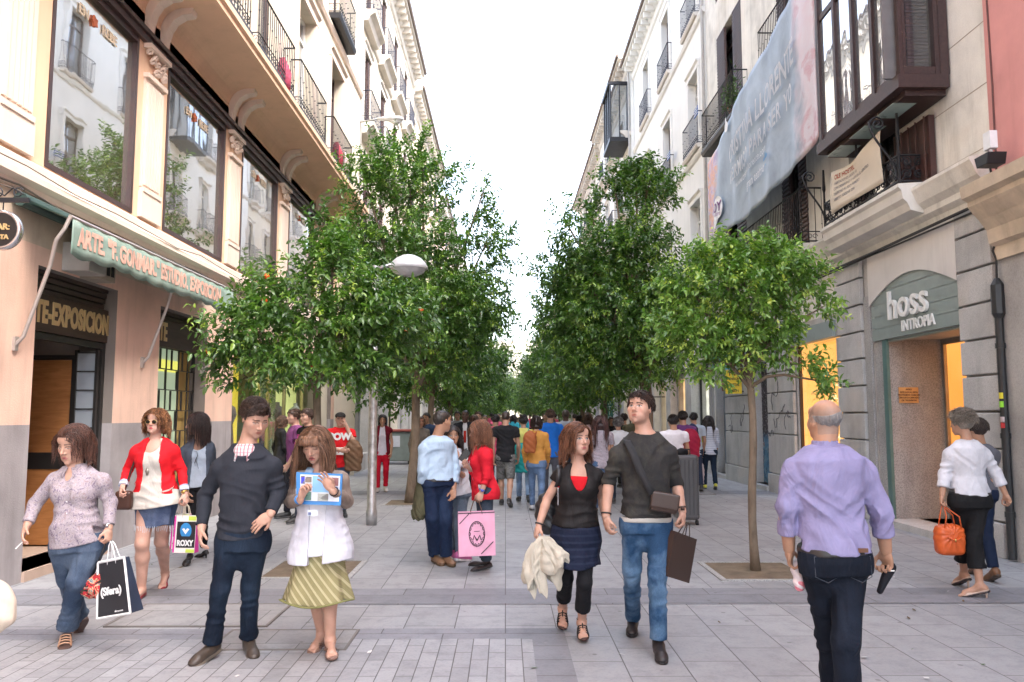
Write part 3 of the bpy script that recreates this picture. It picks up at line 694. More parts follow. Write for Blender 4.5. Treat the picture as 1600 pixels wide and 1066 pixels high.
cols_ = [ua+.06, ua+.8, ua+1.42, ua+2.05, ub-.06]
for u in cols_: post(u, O-.03, .085)
post(ua+.06, .08, .12)
post(ub-.06, .08, .12)
for z in (z0+.18, 8.3): FR.box(m, ua+.1, ub-.1, z-.05, z+.05, O-.06, O-.015); FR.box(m, ua+.02, ua+.08, z-.05, z+.05, .1, O-.08)
FR.box(m, ua+.01, ua+.12, z0+.12, z1, .62, O-.075); FR.box(m, ua+.01, ua+.12, z0+.12, z1, .14, .2)
for u0, u1 in zip(cols_[:-1], cols_[1:]):            # arched heads of the upper lights
    pts = [((u0+u1)/2+(u1-u0-.1)/2*math.cos(PI*k/10), 8.75+.4*math.sin(PI*k/10)) for k in range(11)]
    m.tube([FR.p(p[0], p[1], O-.03) for p in pts], .03, 5)
m.build('frame', PEEL, bay)
m = MB(); m.face([FR.p(ua+.08, z0+.15, O-.035), FR.p(ub-.08, z0+.15, O-.035), FR.p(ub-.08, z1, O-.035), FR.p(ua+.08, z1, O-.035)])
m.face([FR.p(ub-.05, z0+.15, O-.05), FR.p(ub-.05, z0+.15, .1), FR.p(ub-.05, z1, .1), FR.p(ub-.05, z1, O-.05)]); m.build('panes', M_GLOLD, bay)
m = MB(); m.face([FR.p(ua+.06, z0+.15, .2), FR.p(ua+.06, z0+.15, .62), FR.p(ua+.06, z1, .62), FR.p(ua+.06, z1, .2)]); m.build('side_pane', clear_glass('bay side glass', .2), bay)
m = MB()
for k in range(70): FR.box(m, ua+.16, ua+.165, z0+.2+k*.05, z0+.235+k*.05, .2, .5)
m.build('blind', plain('grey_slats', (.05, .05, .06), .6), bay)
m = MB(); FR.box(m, ua+.17, ub-.15, z0+.13, z1, .04, .12); FR.box(m, ua+.18, ua+.22, z0+.13, z1, .2, .8); m.build('inner_wall', plain('bay_inside', (.16, .15, .15), .9), bay)
for k in range(3):
    m = MB(); u = ua+.35+k*.85; FR.box(m, u, u+.55, z0-.145, z0-.141, .3, .62); m.build('soffit_light', plain('pale_green_glass', (.35, .45, .42), .3), bay)
m = MB(); FR.box(m, 10.55, 11.5, 4.9, 5.78, .02, .1)
for u in (10.62, 10.85, 11.05, 11.25, 11.45): m.tube([FR.p(u, 4.9, .13), FR.p(u, 5.2, .13), FR.p(u, 5.23, .13), FR.p(u, 5.26, .13), FR.p(u, 5.78, .13)], [.012, .012, .025, .012, .012], 5)
m.build('lower_panel', plain('maroon_panel', (.05, .018, .015), .5, var=.4, scale=3), bay)
# bed-sheet notice of the hostel hung on the balcony
hb = thing('hostel_banner', 'cream cloth notice with red and grey hand lettering tied over the scrolled balcony', 'banner', (5.5, 12.2, 5.3))
m = MB(); O_ = .46; n = 20
def hbp(u, v):                                       # u 0 (far) .. 1 (near), v 0..1
    uu = 12.98-(12.98-11.2)*u; zz = 5.0+.02*u+v*(.72+.06*u-.12*math.sin(u*PI)*(v)); return V(FR.p(uu, zz, O_+.015*math.sin(u*11)*v+.02*math.sin(u*5+v*4)))
for i in range(n):
    for j in range(8): m.face([hbp(i/n, j/8), hbp((i+1)/n, j/8), hbp((i+1)/n, (j+1)/8), hbp(i/n, (j+1)/8)])
o = m.build('cloth', stucco('cream cloth', (.66, .58, .47), .08, .15, 60, .15), hb, smooth=True); md = o.modifiers.new('s', 'SOLIDIFY'); md.thickness = .004
def hbw(p):
    u = (12.98-p.y)/(12.98-11.2); v = (p.z-5.0)/.75; return hbp(u, v)+V((-.006, 0, 0))
m = MB()
add_text(m, 'OLE HOSTEL', .13, FR.p(12.82, 5.62, O_), (0, -1, 0), (0, 0, 1), 0, warp=hbw, depth=.002, bold=.003, align='LEFT', scx=.95); m.build('red_lettering', plain('red_letters', (.5, .07, .04), .8), hb)
m = MB()
for i, tx in enumerate(('HABITACIONES DESDE 18', 'CON DESAYUNO Y WIFI EN EL CENTRO', 'TELEFONO 91 PISO PRIMERO', 'ABIERTO TODO EL DIA')): add_text(m, tx, .075, FR.p(12.82, 5.5-.1*i, O_), (0, -1, 0), (0, 0, 1), 0, warp=hbw, depth=.002, bold=.001, align='LEFT', scx=.9)
m.build('grey_lettering', plain('grey_letters', (.24, .24, .28), .8), hb)
# the big theatre banner
bn = thing('theatre_banner', 'large sagging blue grey show banner lettered in white above the street trees', 'banner', (5.4, 17, 7))
nu, nv = 90, 26
def bp(u, v):                                        # u 0 near .. 1 far ; v 0 bottom .. 1 top
    Y = 13.0+u*7.5; X = 5.28+.1*u
    top = 9.47-.45*u-.72*u*u; bot = 6.35-.42*math.sin(PI*u*.85)+.2*u
    if u > .9: bot -= (u-.9)*9
    z = bot+(top-bot)*v
    X += .028*math.sin(u*34+v*2.2)*(1-.5*v)+.03*math.sin(u*13-v*3)+.007*math.sin(u*71+1.5*v)
    return V((X, Y, z))
m = MB()
for i in range(nu+1):
    for j in range(nv+1): m.v.append(tuple(bp(i/nu, j/nv)))
for i in range(nu):
    for j in range(nv):
        a = i*(nv+1)+j; m.f.append((a, a+nv+1, a+nv+2, a+1)); m.mi.append(0)
t = NT('banner_print'); tc = t.coord('Object'); sx = t.node('ShaderNodeSeparateXYZ'); t.l.new(tc, sx.inputs[0])
yy, zz = sx.outputs[1], sx.outputs[2]; nz = t.noise(tc, .9, 5, .6, .8)
base = t.ramp(nz, [(.35, (.22, .27, .335)), (.65, (.36, .43, .51))])
pk = t.ramp(t.noise(tc, 1.3, 5, .6, 1.2), [(.35, (.58, .46, .50)), (.5, (.58, .52, .56)), (.6, (.50, .30, .34)), (.68, (.60, .50, .54)), (.8, (.42, .46, .53))])
near = t.ramp(t.math('MULTIPLY_ADD', nz, .9, t.math('MULTIPLY', yy, -1.0)), [(0, 0.0), (1, 1.0)])
mk = t.node('ShaderNodeMapRange'); t.l.new(t.math('MULTIPLY_ADD', nz, 1.6, t.math('MULTIPLY', yy, -1.0)), mk.inputs[0]); mk.inputs[1].default_value = -13.35; mk.inputs[2].default_value = -12.9
base = t.mix(mk.outputs[0], base, pk)
mf = t.node('ShaderNodeMapRange'); t.l.new(t.math('MULTIPLY_ADD', nz, 1.2, yy), mf.inputs[0]); mf.inputs[1].default_value = 20.2; mf.inputs[2].default_value = 20.6
mult = t.ramp(t.noise(tc, 2.2, 5, .6, 1.5), [(.3, (.30, .16, .42)), (.45, (.55, .45, .55)), (.55, (.7, .35, .2)), (.68, (.35, .3, .6)), (.8, (.5, .2, .4))], 'LINEAR')
base = t.mix(mf.outputs[0], base, mult); t.color(base); t.p(rough=.55, spec=.4)
me = bpy.data.meshes.new('banner_cloth'); me.from_pydata(m.v, [], m.f); o = link_mesh('banner_cloth', me, bn, t.m, True)
md = o.modifiers.new('s', 'SOLIDIFY'); md.thickness = .006
def bw(dz):
    def f(p):
        u = (p.y-13.0)/7.5
        return bp(u, (p.z-6.0)/2.9)+V((-.065, 0, 0))
    return f
m = MB(); W = bw(0)
add_text(m, 'CRISTINA LLORENTE', .62, (5.3, 18.5, 7.85), (0, -1, 0), (0, 0, 1), 0, warp=W, depth=.004, bold=.012, align='LEFT', scx=.80)
add_text(m, 'PERMISO PARA SER YO', .46, (5.3, 18.4, 7.25), (0, -1, 0), (0, 0, 1), 0, warp=W, depth=.004, bold=.01, align='LEFT', spacing=1.15, scx=.82)
add_text(m, 'www.cristinallorente.com', .22, (5.3, 17.9, 6.92), (0, -1, 0), (0, 0, 1), 0, warp=W, depth=.004, align='LEFT')
add_text(m, 'gran teatro', .26, (5.3, 16.9, 6.58), (0, -1, 0), (0, 0, 1), 0, warp=W, depth=.004, bold=.004, align='LEFT')
for cy, cz, r0 in ((19.4, 6.75, .36), ):
    n = 28; c0 = [(5.3, cy+r0*math.cos(2*PI*k/n), cz+r0*math.sin(2*PI*k/n)) for k in range(n)]; m.face([W(V(p)) for p in c0]); m.face([W(V(p)) for p in ((5.3, cy+.35, cz-.2), (5.3, cy-.1, cz-.35), (5.3, cy+.35, cz-.65))])
m.face([W(V((5.3, 18.6+.13*math.cos(k*PI/8)*(1 if k < 16 else 1), 8.75+.13*math.sin(k*PI/8)+(.16 if k == 4 else 0)))) for k in range(16)])
m.build('white_lettering', plain('banner_white', (.78, .78, .80), .6), bn)
m = MB(); W2 = lambda p: W(p)+V((-.008, 0, 0)); add_text(m, 'OY', .42, (5.3, 19.4, 6.76), (0, -1, 0), (0, 0, 1), 0, warp=W2, depth=.004, bold=.008); add_text(m, 'teatro', .18, (5.3, 19.38, 6.56), (0, -1, 0), (0, 0, 1), 0, warp=W2, depth=.004); m.build('purple_lettering', plain('banner_purple', (.30, .12, .32), .6), bn)
m = MB(); add_text(m, '*', .7, (5.3, 15.6, 6.5), (0, -1, 0), (0, 0, 1), 0, warp=W, depth=.004, bold=.02); m.build('blue_star', plain('banner_blue', (.05, .32, .62), .6), bn)
m = MB()
for u in (0, .15, .3, .45, .6, .75, .9, 1): p = bp(u, 1); m.tube([p, p+V((.35, .05, .45))], .006, 4)
m.build('guy_ropes', plain('rope', (.5, .48, .45), .8), bn)
# fashion shop: fascia, lettering, recess, interior
TEAL = plain('grey_green_boards', (.24, .285, .27), .45, var=.08)
shop = MB()
zz = [2.84, 3.03, 3.22, 3.41, 3.60, 3.83]
for k in range(5):
    n = 14
    for i in range(n):
        a = 10.23+(12.69-10.23)*i/n; c = 10.23+(12.69-10.23)*(i+1)/n
        lim = lambda u: 3.47+.345*math.sin(PI*(u-10.2)/2.52)
        z0_, z1_ = zz[k]+.004, zz[k+1]-.004
        if min(lim(a), lim(c)) <= z0_ and max(lim(a), lim(c)) <= z0_: continue
        ta, tc_ = max(z0_, min(z1_, lim(a))), max(z0_, min(z1_, lim(c)))
        shop.face([FR.p(a, z0_, .005), FR.p(c, z0_, .005), FR.p(c, tc_, .005), FR.p(a, ta, .005)])
FR.box(shop, 10.23, 12.69, 2.8, 3.45, -.12, -.04)
fo = shop.build('shop_fascia', TEAL, B)
LET = plain('white_enamel_letters', (.78, .78, .76), .35, coat=.3)
t_ = MB(); FR.text(t_, 'hoss', .62, 11.5, 3.31, .035, 0, depth=.045, bold=.004, scx=1.0, spacing=1.05); FR.text(t_, 'INTROPIA', .225, 11.25, 2.98, .022, 0, depth=.02, bold=.002, scx=.92)
t_.build('lettering', LET, fo)
r = MB()                                             # recess walls
X1 = 6.78
r.face([(5.93, 12.3, .1), (X1, 12.3, .1), (X1, 12.3, 2.86), (5.93, 12.3, 2.86)]); r.face([(5.93, 10.2, .1), (X1, 10.2, .1), (X1, 10.2, 2.86), (5.93, 10.2, 2.86)])
r.face([(5.93, 12.3, .1), (5.93, 12.7, .1), (5.93, 12.7, 2.86), (5.93, 12.3, 2.86)])
r.build('recess_wall', M_GRAN2, B)
r = MB(); r.face([(5.9, 10.2, 2.84), (X1+.1, 10.2, 2.84), (X1+.1, 12.7, 2.84), (5.9, 12.7, 2.84)]); r.build('recess_ceiling', plain('recess_ceiling', (.4, .38, .33), .6), B)
r = MB(); r.box((5.78, 10.16, 0), (X1+.3, 12.75, .1)); r.build('doorstep', M_GRAN, B)
r = MB(); r.box((5.905, 12.27, .1), (5.95, 12.33, 2.84)); r.box((5.905, 12.33, .1), (5.925, 12.4, 2.84), 0); r.build('corner_strip', plain('teal_metal', (.12, .22, .21), .4, .3), B)
r = MB(); r.box((X1, 10.2, .1), (X1+.05, 10.26, 2.84)); r.box((X1, 12.24, .1), (X1+.05, 12.3, 2.84)); r.box((X1, 11.2, .1), (X1+.05, 11.24, 2.84)); r.box((X1, 10.26, 2.76), (X1+.05, 12.24, 2.84)); r.box((X1, 10.26, .1), (X1+.05, 12.24, .16))
do = r.build('shop_door', plain('steel_frame', (.35, .33, .30), .35, .7), B)
r = MB(); r.face([(X1+.02, 10.26, .1), (X1+.02, 12.24, .1), (X1+.02, 12.24, 2.8), (X1+.02, 10.26, 2.8)]); r.build('pane', clear_glass('door glass', .1), do)
# lit interior
warm = glow('warm_shop_wall', (1.0, .50, .13), .13, (.85, .38, .08), .8)
r = MB()
r.box((9.6, 9.4, 0), (9.7, 17, 3.1)); r.box((6.9, 13.0, 0), (9.6, 13.1, 3.1)); r.box((6.9, 9.35, 0), (9.6, 9.45, 3.1)); r.box((6.4, 16.6, 0), (9.6, 16.7, 3.2)); r.box((6.3, 9.4, 3.1), (9.7, 17, 3.2))
io = r.build('lit_interior', warm, B)
r = MB(); r.box((6.3, 9.4, .02), (9.6, 17, .1)); r.build('floor', plain('shop_oak', (.45, .30, .17), .4), io)
r = MB()
for k in range(26):
    a = PI*k/25; r.tube([(9.55, 11.6+1.0*math.cos(a), 1.55+.75*math.sin(a)-.03), (9.55, 11.6+1.0*math.cos(a), 1.55+.75*math.sin(a)+.03)], .022, 5)
r.build('bulb_arch', glow('bulbs', (1, .80, .5), .4), io)
r = MB()
for y in (10.9, 12.6): r.tube([(8.6, y-.8, 1.65), (8.6, y+.3, 1.65)], .015, 6); r.tube([(8.6, y-.8, .1), (8.6, y-.8, 1.65)], .015, 6); r.tube([(8.6, y+.3, .1), (8.6, y+.3, 1.65)], .015, 6)
ro = r.build('clothes_rail', plain('steel_rail', (.5, .45, .4), .3, .9), io)
rr = random.Random(8)
for k in range(22):
    y = 10.14+k*.05 if k < 11 else 11.86+(k-11)*.05; g = MB(); h = rr.uniform(.7, 1.1); g.tube([(8.6, y, 1.63), (8.6, y, 1.5), (8.6, y, 1.6-h)], [.02, .17, .2], 6, flat=.15)
    g.build('garment', plain('garment%d' % (k % 5), [(.25, .08, .05), (.55, .42, .3), (.1, .07, .08), (.6, .5, .42), (.35, .16, .06)][k % 5], .9), ro)
# second window with its own fascia box and lit display
r = MB(); FR.box(r, 13.98, 16.17, 3.06, 3.36, -.03, .12); fo2 = r.build('shop_fascia', TEAL, B)
r = MB(); FR.box(r, 14.02, 14.08, .45, 3.06, -.12, -.06); FR.box(r, 16.1, 16.16, .45, 3.06, -.12, -.06); FR.box(r, 14.08, 16.1, .45, .52, -.12, -.06); w_ = r.build('shop_window', plain('dark_bronze', (.07, .045, .03), .4, .5), B)
r = MB(); r.face([FR.p(14.05, .5, -.09), FR.p(16.12, .5, -.09), FR.p(16.12, 3.06, -.09), FR.p(14.05, 3.06, -.09)]); r.build('pane', clear_glass('window2 glass', .12), w_)
r = MB(); FR.box(r, 13.99, 16.16, .3, 3.3, -.72, -.68); FR.box(r, 13.97, 14.0, .3, 3.3, -.7, -.12); FR.box(r, 16.15, 16.18, .3, 3.3, -.7, -.12); FR.box(r, 13.99, 16.16, .3, .46, -.68, -.1); r.build('display_back', glow('golden_display', (1.0, .58, .20), .145, (1.0, .50, .14), 1.1), w_)
r = MB(); rr = random.Random(4)
for k in range(26):
    u, v = 15.3+rr.gauss(0, .28), 1.5+rr.gauss(0, .4); a = rr.uniform(0, 6); pts = [FR.p(u+.1*math.cos(a+j*.5)*(j/5), v+.1*math.sin(a+j*.5)*(j/5), -.5+.03*j) for j in range(6)]; r.tube(pts, [.03, .028, .024, .018, .012, .006], 5, flat=.4)
r.build('gilded_ornament', glow('gilt', (1, .85, .5), .17), w_)
# graffitied shutter, grey-blue door
def graffiti():
    t = NT('graffiti_paint'); v = t.coord('Object', scale=(1, 1.0, .8)); w = t.node('ShaderNodeTexWave'); t.l.new(v, w.inputs['Vector']); w.inputs['Scale'].default_value = 2.6; w.inputs['Distortion'].default_value = 14; w.inputs['Detail'].default_value = 3; w.inputs['Detail Scale'].default_value = 1.6
    sx = t.node('ShaderNodeSeparateXYZ'); t.l.new(t.coord('Object'), sx.inputs[0]); n = t.noise(v, 3.5, 5, .6, 1)
    up = t.ramp(w.outputs['Fac'], [(.35, (.015, .013, .016)), (.5, (.5, .5, .55)), (.62, (.03, .02, .03))])
    lo = t.ramp(n, [(.38, (.03, .05, .09)), (.5, (.06, .22, .38)), (.6, (.2, .3, .36)), (.7, (.25, .06, .05))])
    mr = t.node('ShaderNodeMapRange'); t.l.new(t.math('MULTIPLY_ADD', n, .3, sx.outputs[2]), mr.inputs[0]); mr.inputs[1].default_value = 1.25; mr.inputs[2].default_value = 1.45
    t.color(t.mix(mr.outputs[0], lo, up)); t.p(rough=.5); return t.m
r = MB()
FR.box(r, 17.86, 18.94, .1, 2.9, -.24, -.2)
for k in range(30): FR.box(r, 17.88, 18.92, .12+k*.092, .195+k*.092, -.2, -.185)
r.build('shutter_door', graffiti(), B)
r = MB(); FR.box(r, 21.32, 22.38, .1, 3.28, -.3, -.24)
for u in (21.4, 21.66, 21.92, 22.18): FR.box(r, u, u+.16, .3, 3.2, -.24, -.215)
r.build('street_door', plain('grey_blue_paint', (.15, .18, .21), .5), B)
for a, b_ in ((17.8, 19.0), (21.2, 22.45)):
    r = MB(); FR.box(r, a, b_, 0, .1, -.2, .12); r.build('doorstep', M_GRAN, B)
# grafitti scrawls on the stone
r = MB(); rr = random.Random(9)
for (u, v, s) in ((16.6, 1.9, .3), (17.4, 1.2, .28), (19.5, 2.0, .25), (17.4, 1.75, .3), (16.6, 1.35, .22), (20.6, 1.7, .25)):
    a = 0; p = [u, v]; pts = []
    for j in range(26): a += rr.uniform(-1.2, 1.5); p[0] += .05*s*3*math.cos(a); p[1] += .05*s*3*math.sin(a)*1.3; pts.append(FR.p(p[0], p[1], .062))
    r.tube(pts, .006, 4, cap=False, flat=.5)
r.build('scrawl', plain('marker_ink', (.06, .055, .07), .6), B)
def sign_thing(name, label, u, v0, v1, o0, o1, c, txt=None, tc=(.02, .02, .02), F=FR, th=.03, size=.14, thick=.05, cat='sign', emis=None):
    s = thing(name, label, cat, F.p(u, v0, o0)); m = MB(); m.box(F.p(u-thick/2, v0, o0), F.p(u+thick/2, v1, o1)); m.build('panel', emis or plain(name+str(c), c, .5), s, bevel=.006)
    if txt:
        m = MB(); x = F.p(u, 0, (o0+o1)/2)[0]; n = len(txt)
        for i, tx in enumerate(txt): add_text(m, tx[0], tx[1], (x, u-thick/2-.006, v1-(v1-v0)*(i+.5)/n), (1, 0, 0), (0, 0, 1), 0, depth=.004, bold=tx[1]*.02, scx=.85)
        m.build('lettering', plain('ink'+str(tc), tc, .5), s)
    m = MB(); m.tube([F.p(u, v1-.06, o0), F.p(u, v1-.06, -.05)], .012, 5); m.tube([F.p(u, v0+.06, o0), F.p(u, v0+.06, -.05)], .012, 5); m.build('bracket', M_IRON, s)
    return s
sign_thing('projecting_sign', 'yellow hostel sign with black HR letters sticking out of the granite wall', 19.55, 2.2, 2.78, .1, .5, (.72, .50, .03), [('HR', .2), ('PENSION', .085), ('HOSTAL', .09), ('2 PISO 1', .085)])
sign_thing('projecting_sign', 'blue framed sign above the yellow HR hostel sign', 20.4, 2.85, 3.38, .1, .62, (.10, .36, .50), [('M', .3), ('', .1)], (.6, .65, .68))
sign_thing('wall_plate', 'small reddish metal plate behind the yellow HR hostel sign', 20.6, 2.3, 2.62, .08, .3, (.28, .12, .10), None, cat='plate')
pq = thing('alarm_plaque', 'orange plaque with five lines of small print inside the fashion shop doorway', 'plaque', (6.4, 12.28, 1.7))
m = MB(); m.box((6.08, 12.28, 1.86), (6.38, 12.296, 2.1)); m.build('plate', plain('plaque_orange', (.62, .33, .12), .5), pq)
m = MB()
for i, tx in enumerate(('AVISO', 'ESTE LOCAL ESTA', 'PROTEGIDO CON UN', 'CIRCUITO CERRADO', 'DE TELEVISION')): add_text(m, tx, .034, (6.23, 12.277, 2.065-.042*i), (1, 0, 0), (0, 0, 1), 0, depth=.003, bold=.0008)
m.build('lettering', plain('plaque_ink', (.12, .05, .02), .6), pq)
dp = thing('drain_pipe', 'black cast iron drain pipe with coloured stickers at the corner of the stone building', 'drain pipe', (5.8, 9.3, 0))
m = MB(); m.tube([FR.p(9.27, .02, .09), FR.p(9.27, 2.8, .09)], .045, 12)
for z in (.5, 1.4, 2.45): m.tube([FR.p(9.27, z, .09), FR.p(9.27, z+.06, .09)], .056, 12)
m.tube([FR.p(9.27, 2.8, .09), FR.p(9.27, 2.86, .09), FR.p(9.27, 3.2, .09), FR.p(9.27, 3.28, .09)], [.045, .075, .075, .03], 8)
m.tube([FR.p(9.27, 3.25, .09), FR.p(9.27, 3.5, .08), FR.p(9.3, 3.62, .1), FR.p(9.27, 3.74, .06)], .014, 6)
m.build('pipe', plain('black_pipe', (.022, .023, .025), .45), dp)
for z, c in ((1.86, (.75, .65, .05)), (1.76, (.3, .7, .05)), (1.58, (.6, .5, .5)), (1.52, (.6, .05, .05))):
    m = MB(); m.box(FR.p(9.245, z, .125), FR.p(9.215, z+.07, .148)); m.box(FR.p(9.26, z, .13), FR.p(9.217, z+.07, .147)); m.build('sticker', plain('sticker'+str(c), c, .5), dp)
# ---------------------------------------------------------------- red building at the picture's edge
R0 = thing('rose_building', 'rose red rendered house above a heavy moulded stone cornice at the picture edge', 'building', (5.9, 5, 0))
FQ = Fac(-1, 5.86)
m = MB(); FQ.wall(m, -8, 9.32, 0, 3.5, [(5.2, 7.4, .1, 2.9, .4)]); m.build('ground_wall', stone('pale granite', (.42, .40, .38), .4, .25, .8, 10), R0)
m = MB(); FQ.mould(m, -8, 9.3, [(0, 3.5), (.04, 3.5), (.04, 3.66), (.1, 3.7), (.12, 3.86), (.2, 3.98), (.3, 4.1), (.33, 4.14), (.33, 4.2), (.4, 4.24), (.42, 4.38), (.02, 4.46), (0, 4.46)]); m.build('cornice', stucco('weathered cornice', (.58, .48, .37), .22, .5, 30, .45, 2.5), R0)
m = MB(); FQ.wall(m, -8, 9.32, 4.4, 17, [(1, 2.2, 4.9, 7.4, .2), (5.5, 6.7, 4.9, 7.4, .2), (5.5, 6.7, 8.9, 11.4, .2)]); m.build('upper_wall', M_ROSE, R0)
for z in (4.9, 8.9): window(FQ, R0, 5.5, 6.7, z, z+2.5, .2, 'french'); 
window(FQ, R0, 5.2, 7.4, .1, 2.9, .35, 'plate', frame=M_IRON)
shell(FQ, R0, -8, 9.32, 17, 9, M_ROSE)
m = MB(); m.tube([FQ.p(9.22, 4.5, .01), FQ.p(9.2, 5.6, .012), FQ.p(9.22, 7, .01), FQ.p(9.2, 12, .01)], .012, 5); m.build('cable', plain('rusty_cable', (.12, .05, .045), .7), R0)
fl = thing('flood_light', 'black floodlight with a white box sitting on the stone cornice', 'floodlight', (5.5, 9.1, 4.5))
c = V(FQ.p(8.95, 4.62, .25))
m = MB(); m.prism([(-.14, .05), (.14, .05), (.1, -.08), (-.1, -.08)], lambda p: (c.x-.1, c.y+p[0], c.z+p[1]), lambda p: (c.x+.12, c.y+p[0], c.z+p[1])); m.tube([c+V((0, 0, -.1)), c+V((.02, 0, -.25))], .015, 6); m.build('lamp_body', M_IRON, fl, bevel=.008)
m = MB(); m.box(c+V((-.02, -.06, .12)), c+V((.07, .08, .33))); m.tube([c+V((.02, 0, .05)), c+V((.02, 0, .14))], .02, 6); m.build('white_box', plain('box_white', (.75, .76, .78), .5), fl, bevel=.006)
# ---------------------------------------------------------------- further houses on the right
rn = random.Random(12)
F2, B2 = generic(-1, 5.9, 22.52, 35.4, 4.0, (5.75, 9.8, 13.9), 17.6, M_WHITE, 'white house with rows of moulded windows and narrow blue iron balconies behind the banner', rn, 4.05, M_WHITE, False, bal=1, off=.95, wwid=1.25, bo=.2, smat=M_TRIM, litp=.7)
m = MB()
for z, u in ((10.55, 23.0), (6.5, 23.0), (10.55, 27.0)):
    m.box(F2.p(u-.25, z, .22), F2.p(u+.2, z+.26, .235))
    for k in range(3): m.box(F2.p(u-.24, z+.04+k*.08, .236), F2.p(u+.19, z+.07+k*.08, .242), 1)
m.build('striped_cloth', [plain('cloth_blue', (.04, .10, .30), .8), plain('cloth_white', (.7, .72, .75), .8)], B2)
F3, B3 = generic(-1, 5.75, 35.42, 47, 3.9, (7.0, 11.0, 14.8), 18.2, M_WHITE, 'pale house with a dark glazed bay two houses past the banner', rn, 3.6, M_TRIM, True, bal=.9, bo=.4)
m = MB(); Fb = Fac(-1, 5.75); Fb.box(m, 35.7, 38.1, 14.3, 14.5, 0, .95); Fb.box(m, 35.7, 38.1, 17.0, 17.15, 0, 1.0)
for u in (35.75, 36.5, 37.3, 38.05): Fb.box(m, u-.04, u+.04, 14.5, 17, .86, .92)
for o in (.05, .45, .88): Fb.box(m, 35.7, 35.78, 14.5, 17, o, o+.05)
bb = m.build('bay_window', M_IRON, B3); m = MB(); Fb.box(m, 35.75, 38.05, 14.5, 17, .05, .87); m.build('pane', M_GL2, bb)
generic(-1, 5.9, 47.02, 62, 3.9, (7.2, 11.0, 14.8), 18.0, M_CREAM, 'cream house with stone balconies in the middle of the right-hand row', rn, 3.3, M_TRIM, True, bal=1)
generic(-1, 5.8, 62.02, 80, 3.9, (7.2, 10.8), 14.6, M_PINK, 'pinkish brick house with a deep bracketed cornice far down on the right', rn, 3.6, M_TRIM, False, bal=.6)
generic(-1, 5.9, 80.02, 120, 3.9, (7.2, 10.6), 13.6, M_YELL, 'long yellow house at the far end of the right-hand row', rn, 4.2, M_TRIM, False, bal=.4)
E_ = thing('end_building', 'pale building closing the far end of the street', 'building', (0, 150, 0))
m = MB()
ux = [(-12+3.0*k, -12+3.0*k+1.3) for k in range(9)]
class FacX(Fac):
    def p(s, u, v, o=0.0): return (u, s.X-o, v)
FE = FacX(1, 150); FE.wall(m, -14, 16, 0, 15.5, [(a, b_, z, z+2.1, .3) for z in (4.5, 8, 11.4) for a, b_ in ux]); m.build('wall', M_CREAM, E_)
for z in (4.5, 8, 11.4):
    for a, b_ in ux: window(FE, E_, a, b_, z, z+2.1, .28, 'french')
shell(FE, E_, -14, 16, 15.5, 9, M_CREAM)
# projecting shop signs down the left row, bins, lamps
FA = Fac(1, -4.4)
s = thing('shop_sign', 'black box sign with cream HILFIGER DENIM lettering down the left row of shops', 'sign', (-3.9, 26, 3.2))
c = at(678, 605, 27.0); m = MB(); m.box((c.x-.36, 26.96, c.z-.13), (c.x+.36, 27.04, c.z+.13)); m.build('panel', plain('sign_black', (.015, .013, .014), .35), s)
m = MB(); add_text(m, 'HILFIGER', .15, (c.x-.01, 26.95, c.z+.05), (1, 0, 0), (0, 0, 1), 0, depth=.004, bold=.004); add_text(m, 'DENIM', .13, (c.x+.08, 26.95, c.z-.07), (1, 0, 0), (0, 0, 1), 0, depth=.004, bold=.004); m.build('lettering', glow('cream_lit', (.85, .78, .5), .13), s)
m = MB(); m.box((c.x-.3, 26.95, c.z-.1), (c.x-.14, 26.958, c.z-.03)); m.build('emblem', plain('flag_red', (.6, .03, .03), .5), s)
m = MB(); m.tube([(c.x-.3, 27, c.z+.08), (-4.5, 27, c.z+.08)], .015, 5); m.build('bracket', M_IRON, s)
c = at(620, 585, 24.5)
s = thing('round_sign', 'dark round sign with a white bar beside the lamp post', 'sign', (c.x, 24.5, 2.9)); m = MB(); m.T = Matrix.Translation(c) @ Matrix.Rotation(PI/2, 4, 'X'); m.lathe([(0, -.05), (.27, -.05), (.28, 0), (.27, .05), (0, .05)], (0, 0, 0), 24); m.T = None; m.build('disc', plain('navy_sign', (.015, .016, .03), .4), s)
m = MB(); m.box((c.x-.25, 24.43, c.z-.03), (c.x+.1, 24.445, c.z+.03)); m.build('white_bar', glow('white_lit', (.9, .9, .95), .3), s)
m = MB(); m.tube([(c.x-.25, 24.5, c.z), (-4.5, 24.5, c.z)], .02, 5); m.build('bracket', M_IRON, s)
c = at(705, 618, 32)
s = thing('shop_sign', 'white box sign with a green disc next to the black box sign', 'sign', (c.x, 32, 2.9)); m = MB(); m.box((c.x-.28, 31.95, c.z-.32), (c.x+.28, 32.05, c.z+.32)); m.build('panel', plain('sign_white', (.6, .62, .64), .4), s)
m = MB(); m.T = Matrix.Translation((c.x, 31.94, c.z)) @ Matrix.Rotation(PI/2, 4, 'X'); m.lathe([(0, -.01), (.17, -.01), (.17, .01), (0, .01)], (0, 0, 0), 20); m.T = None; m.build('green_disc', plain('sign_green', (.05, .35, .08), .5), s)
m = MB(); m.tube([(c.x-.2, 32, c.z), (-4.5, 32, c.z)], .02, 5); m.build('bracket', M_IRON, s)
c = at(952, 637, 30); s = thing('vertical_sign', 'dark green vertical banner sign with pale letters on the right row of shops', 'sign', (c.x, 30, 2.5)); m = MB(); m.box((c.x-.14, 29.97, c.z-.75), (c.x+.14, 30.03, c.z+.45)); m.build('panel', plain('bottle_green', (.015, .10, .075), .5), s)
m = MB()
for i, ch in enumerate('OPTICA'): add_text(m, ch, .2, (c.x, 29.96, c.z+.33-i*.18), (1, 0, 0), (0, 0, 1), 0, depth=.004)
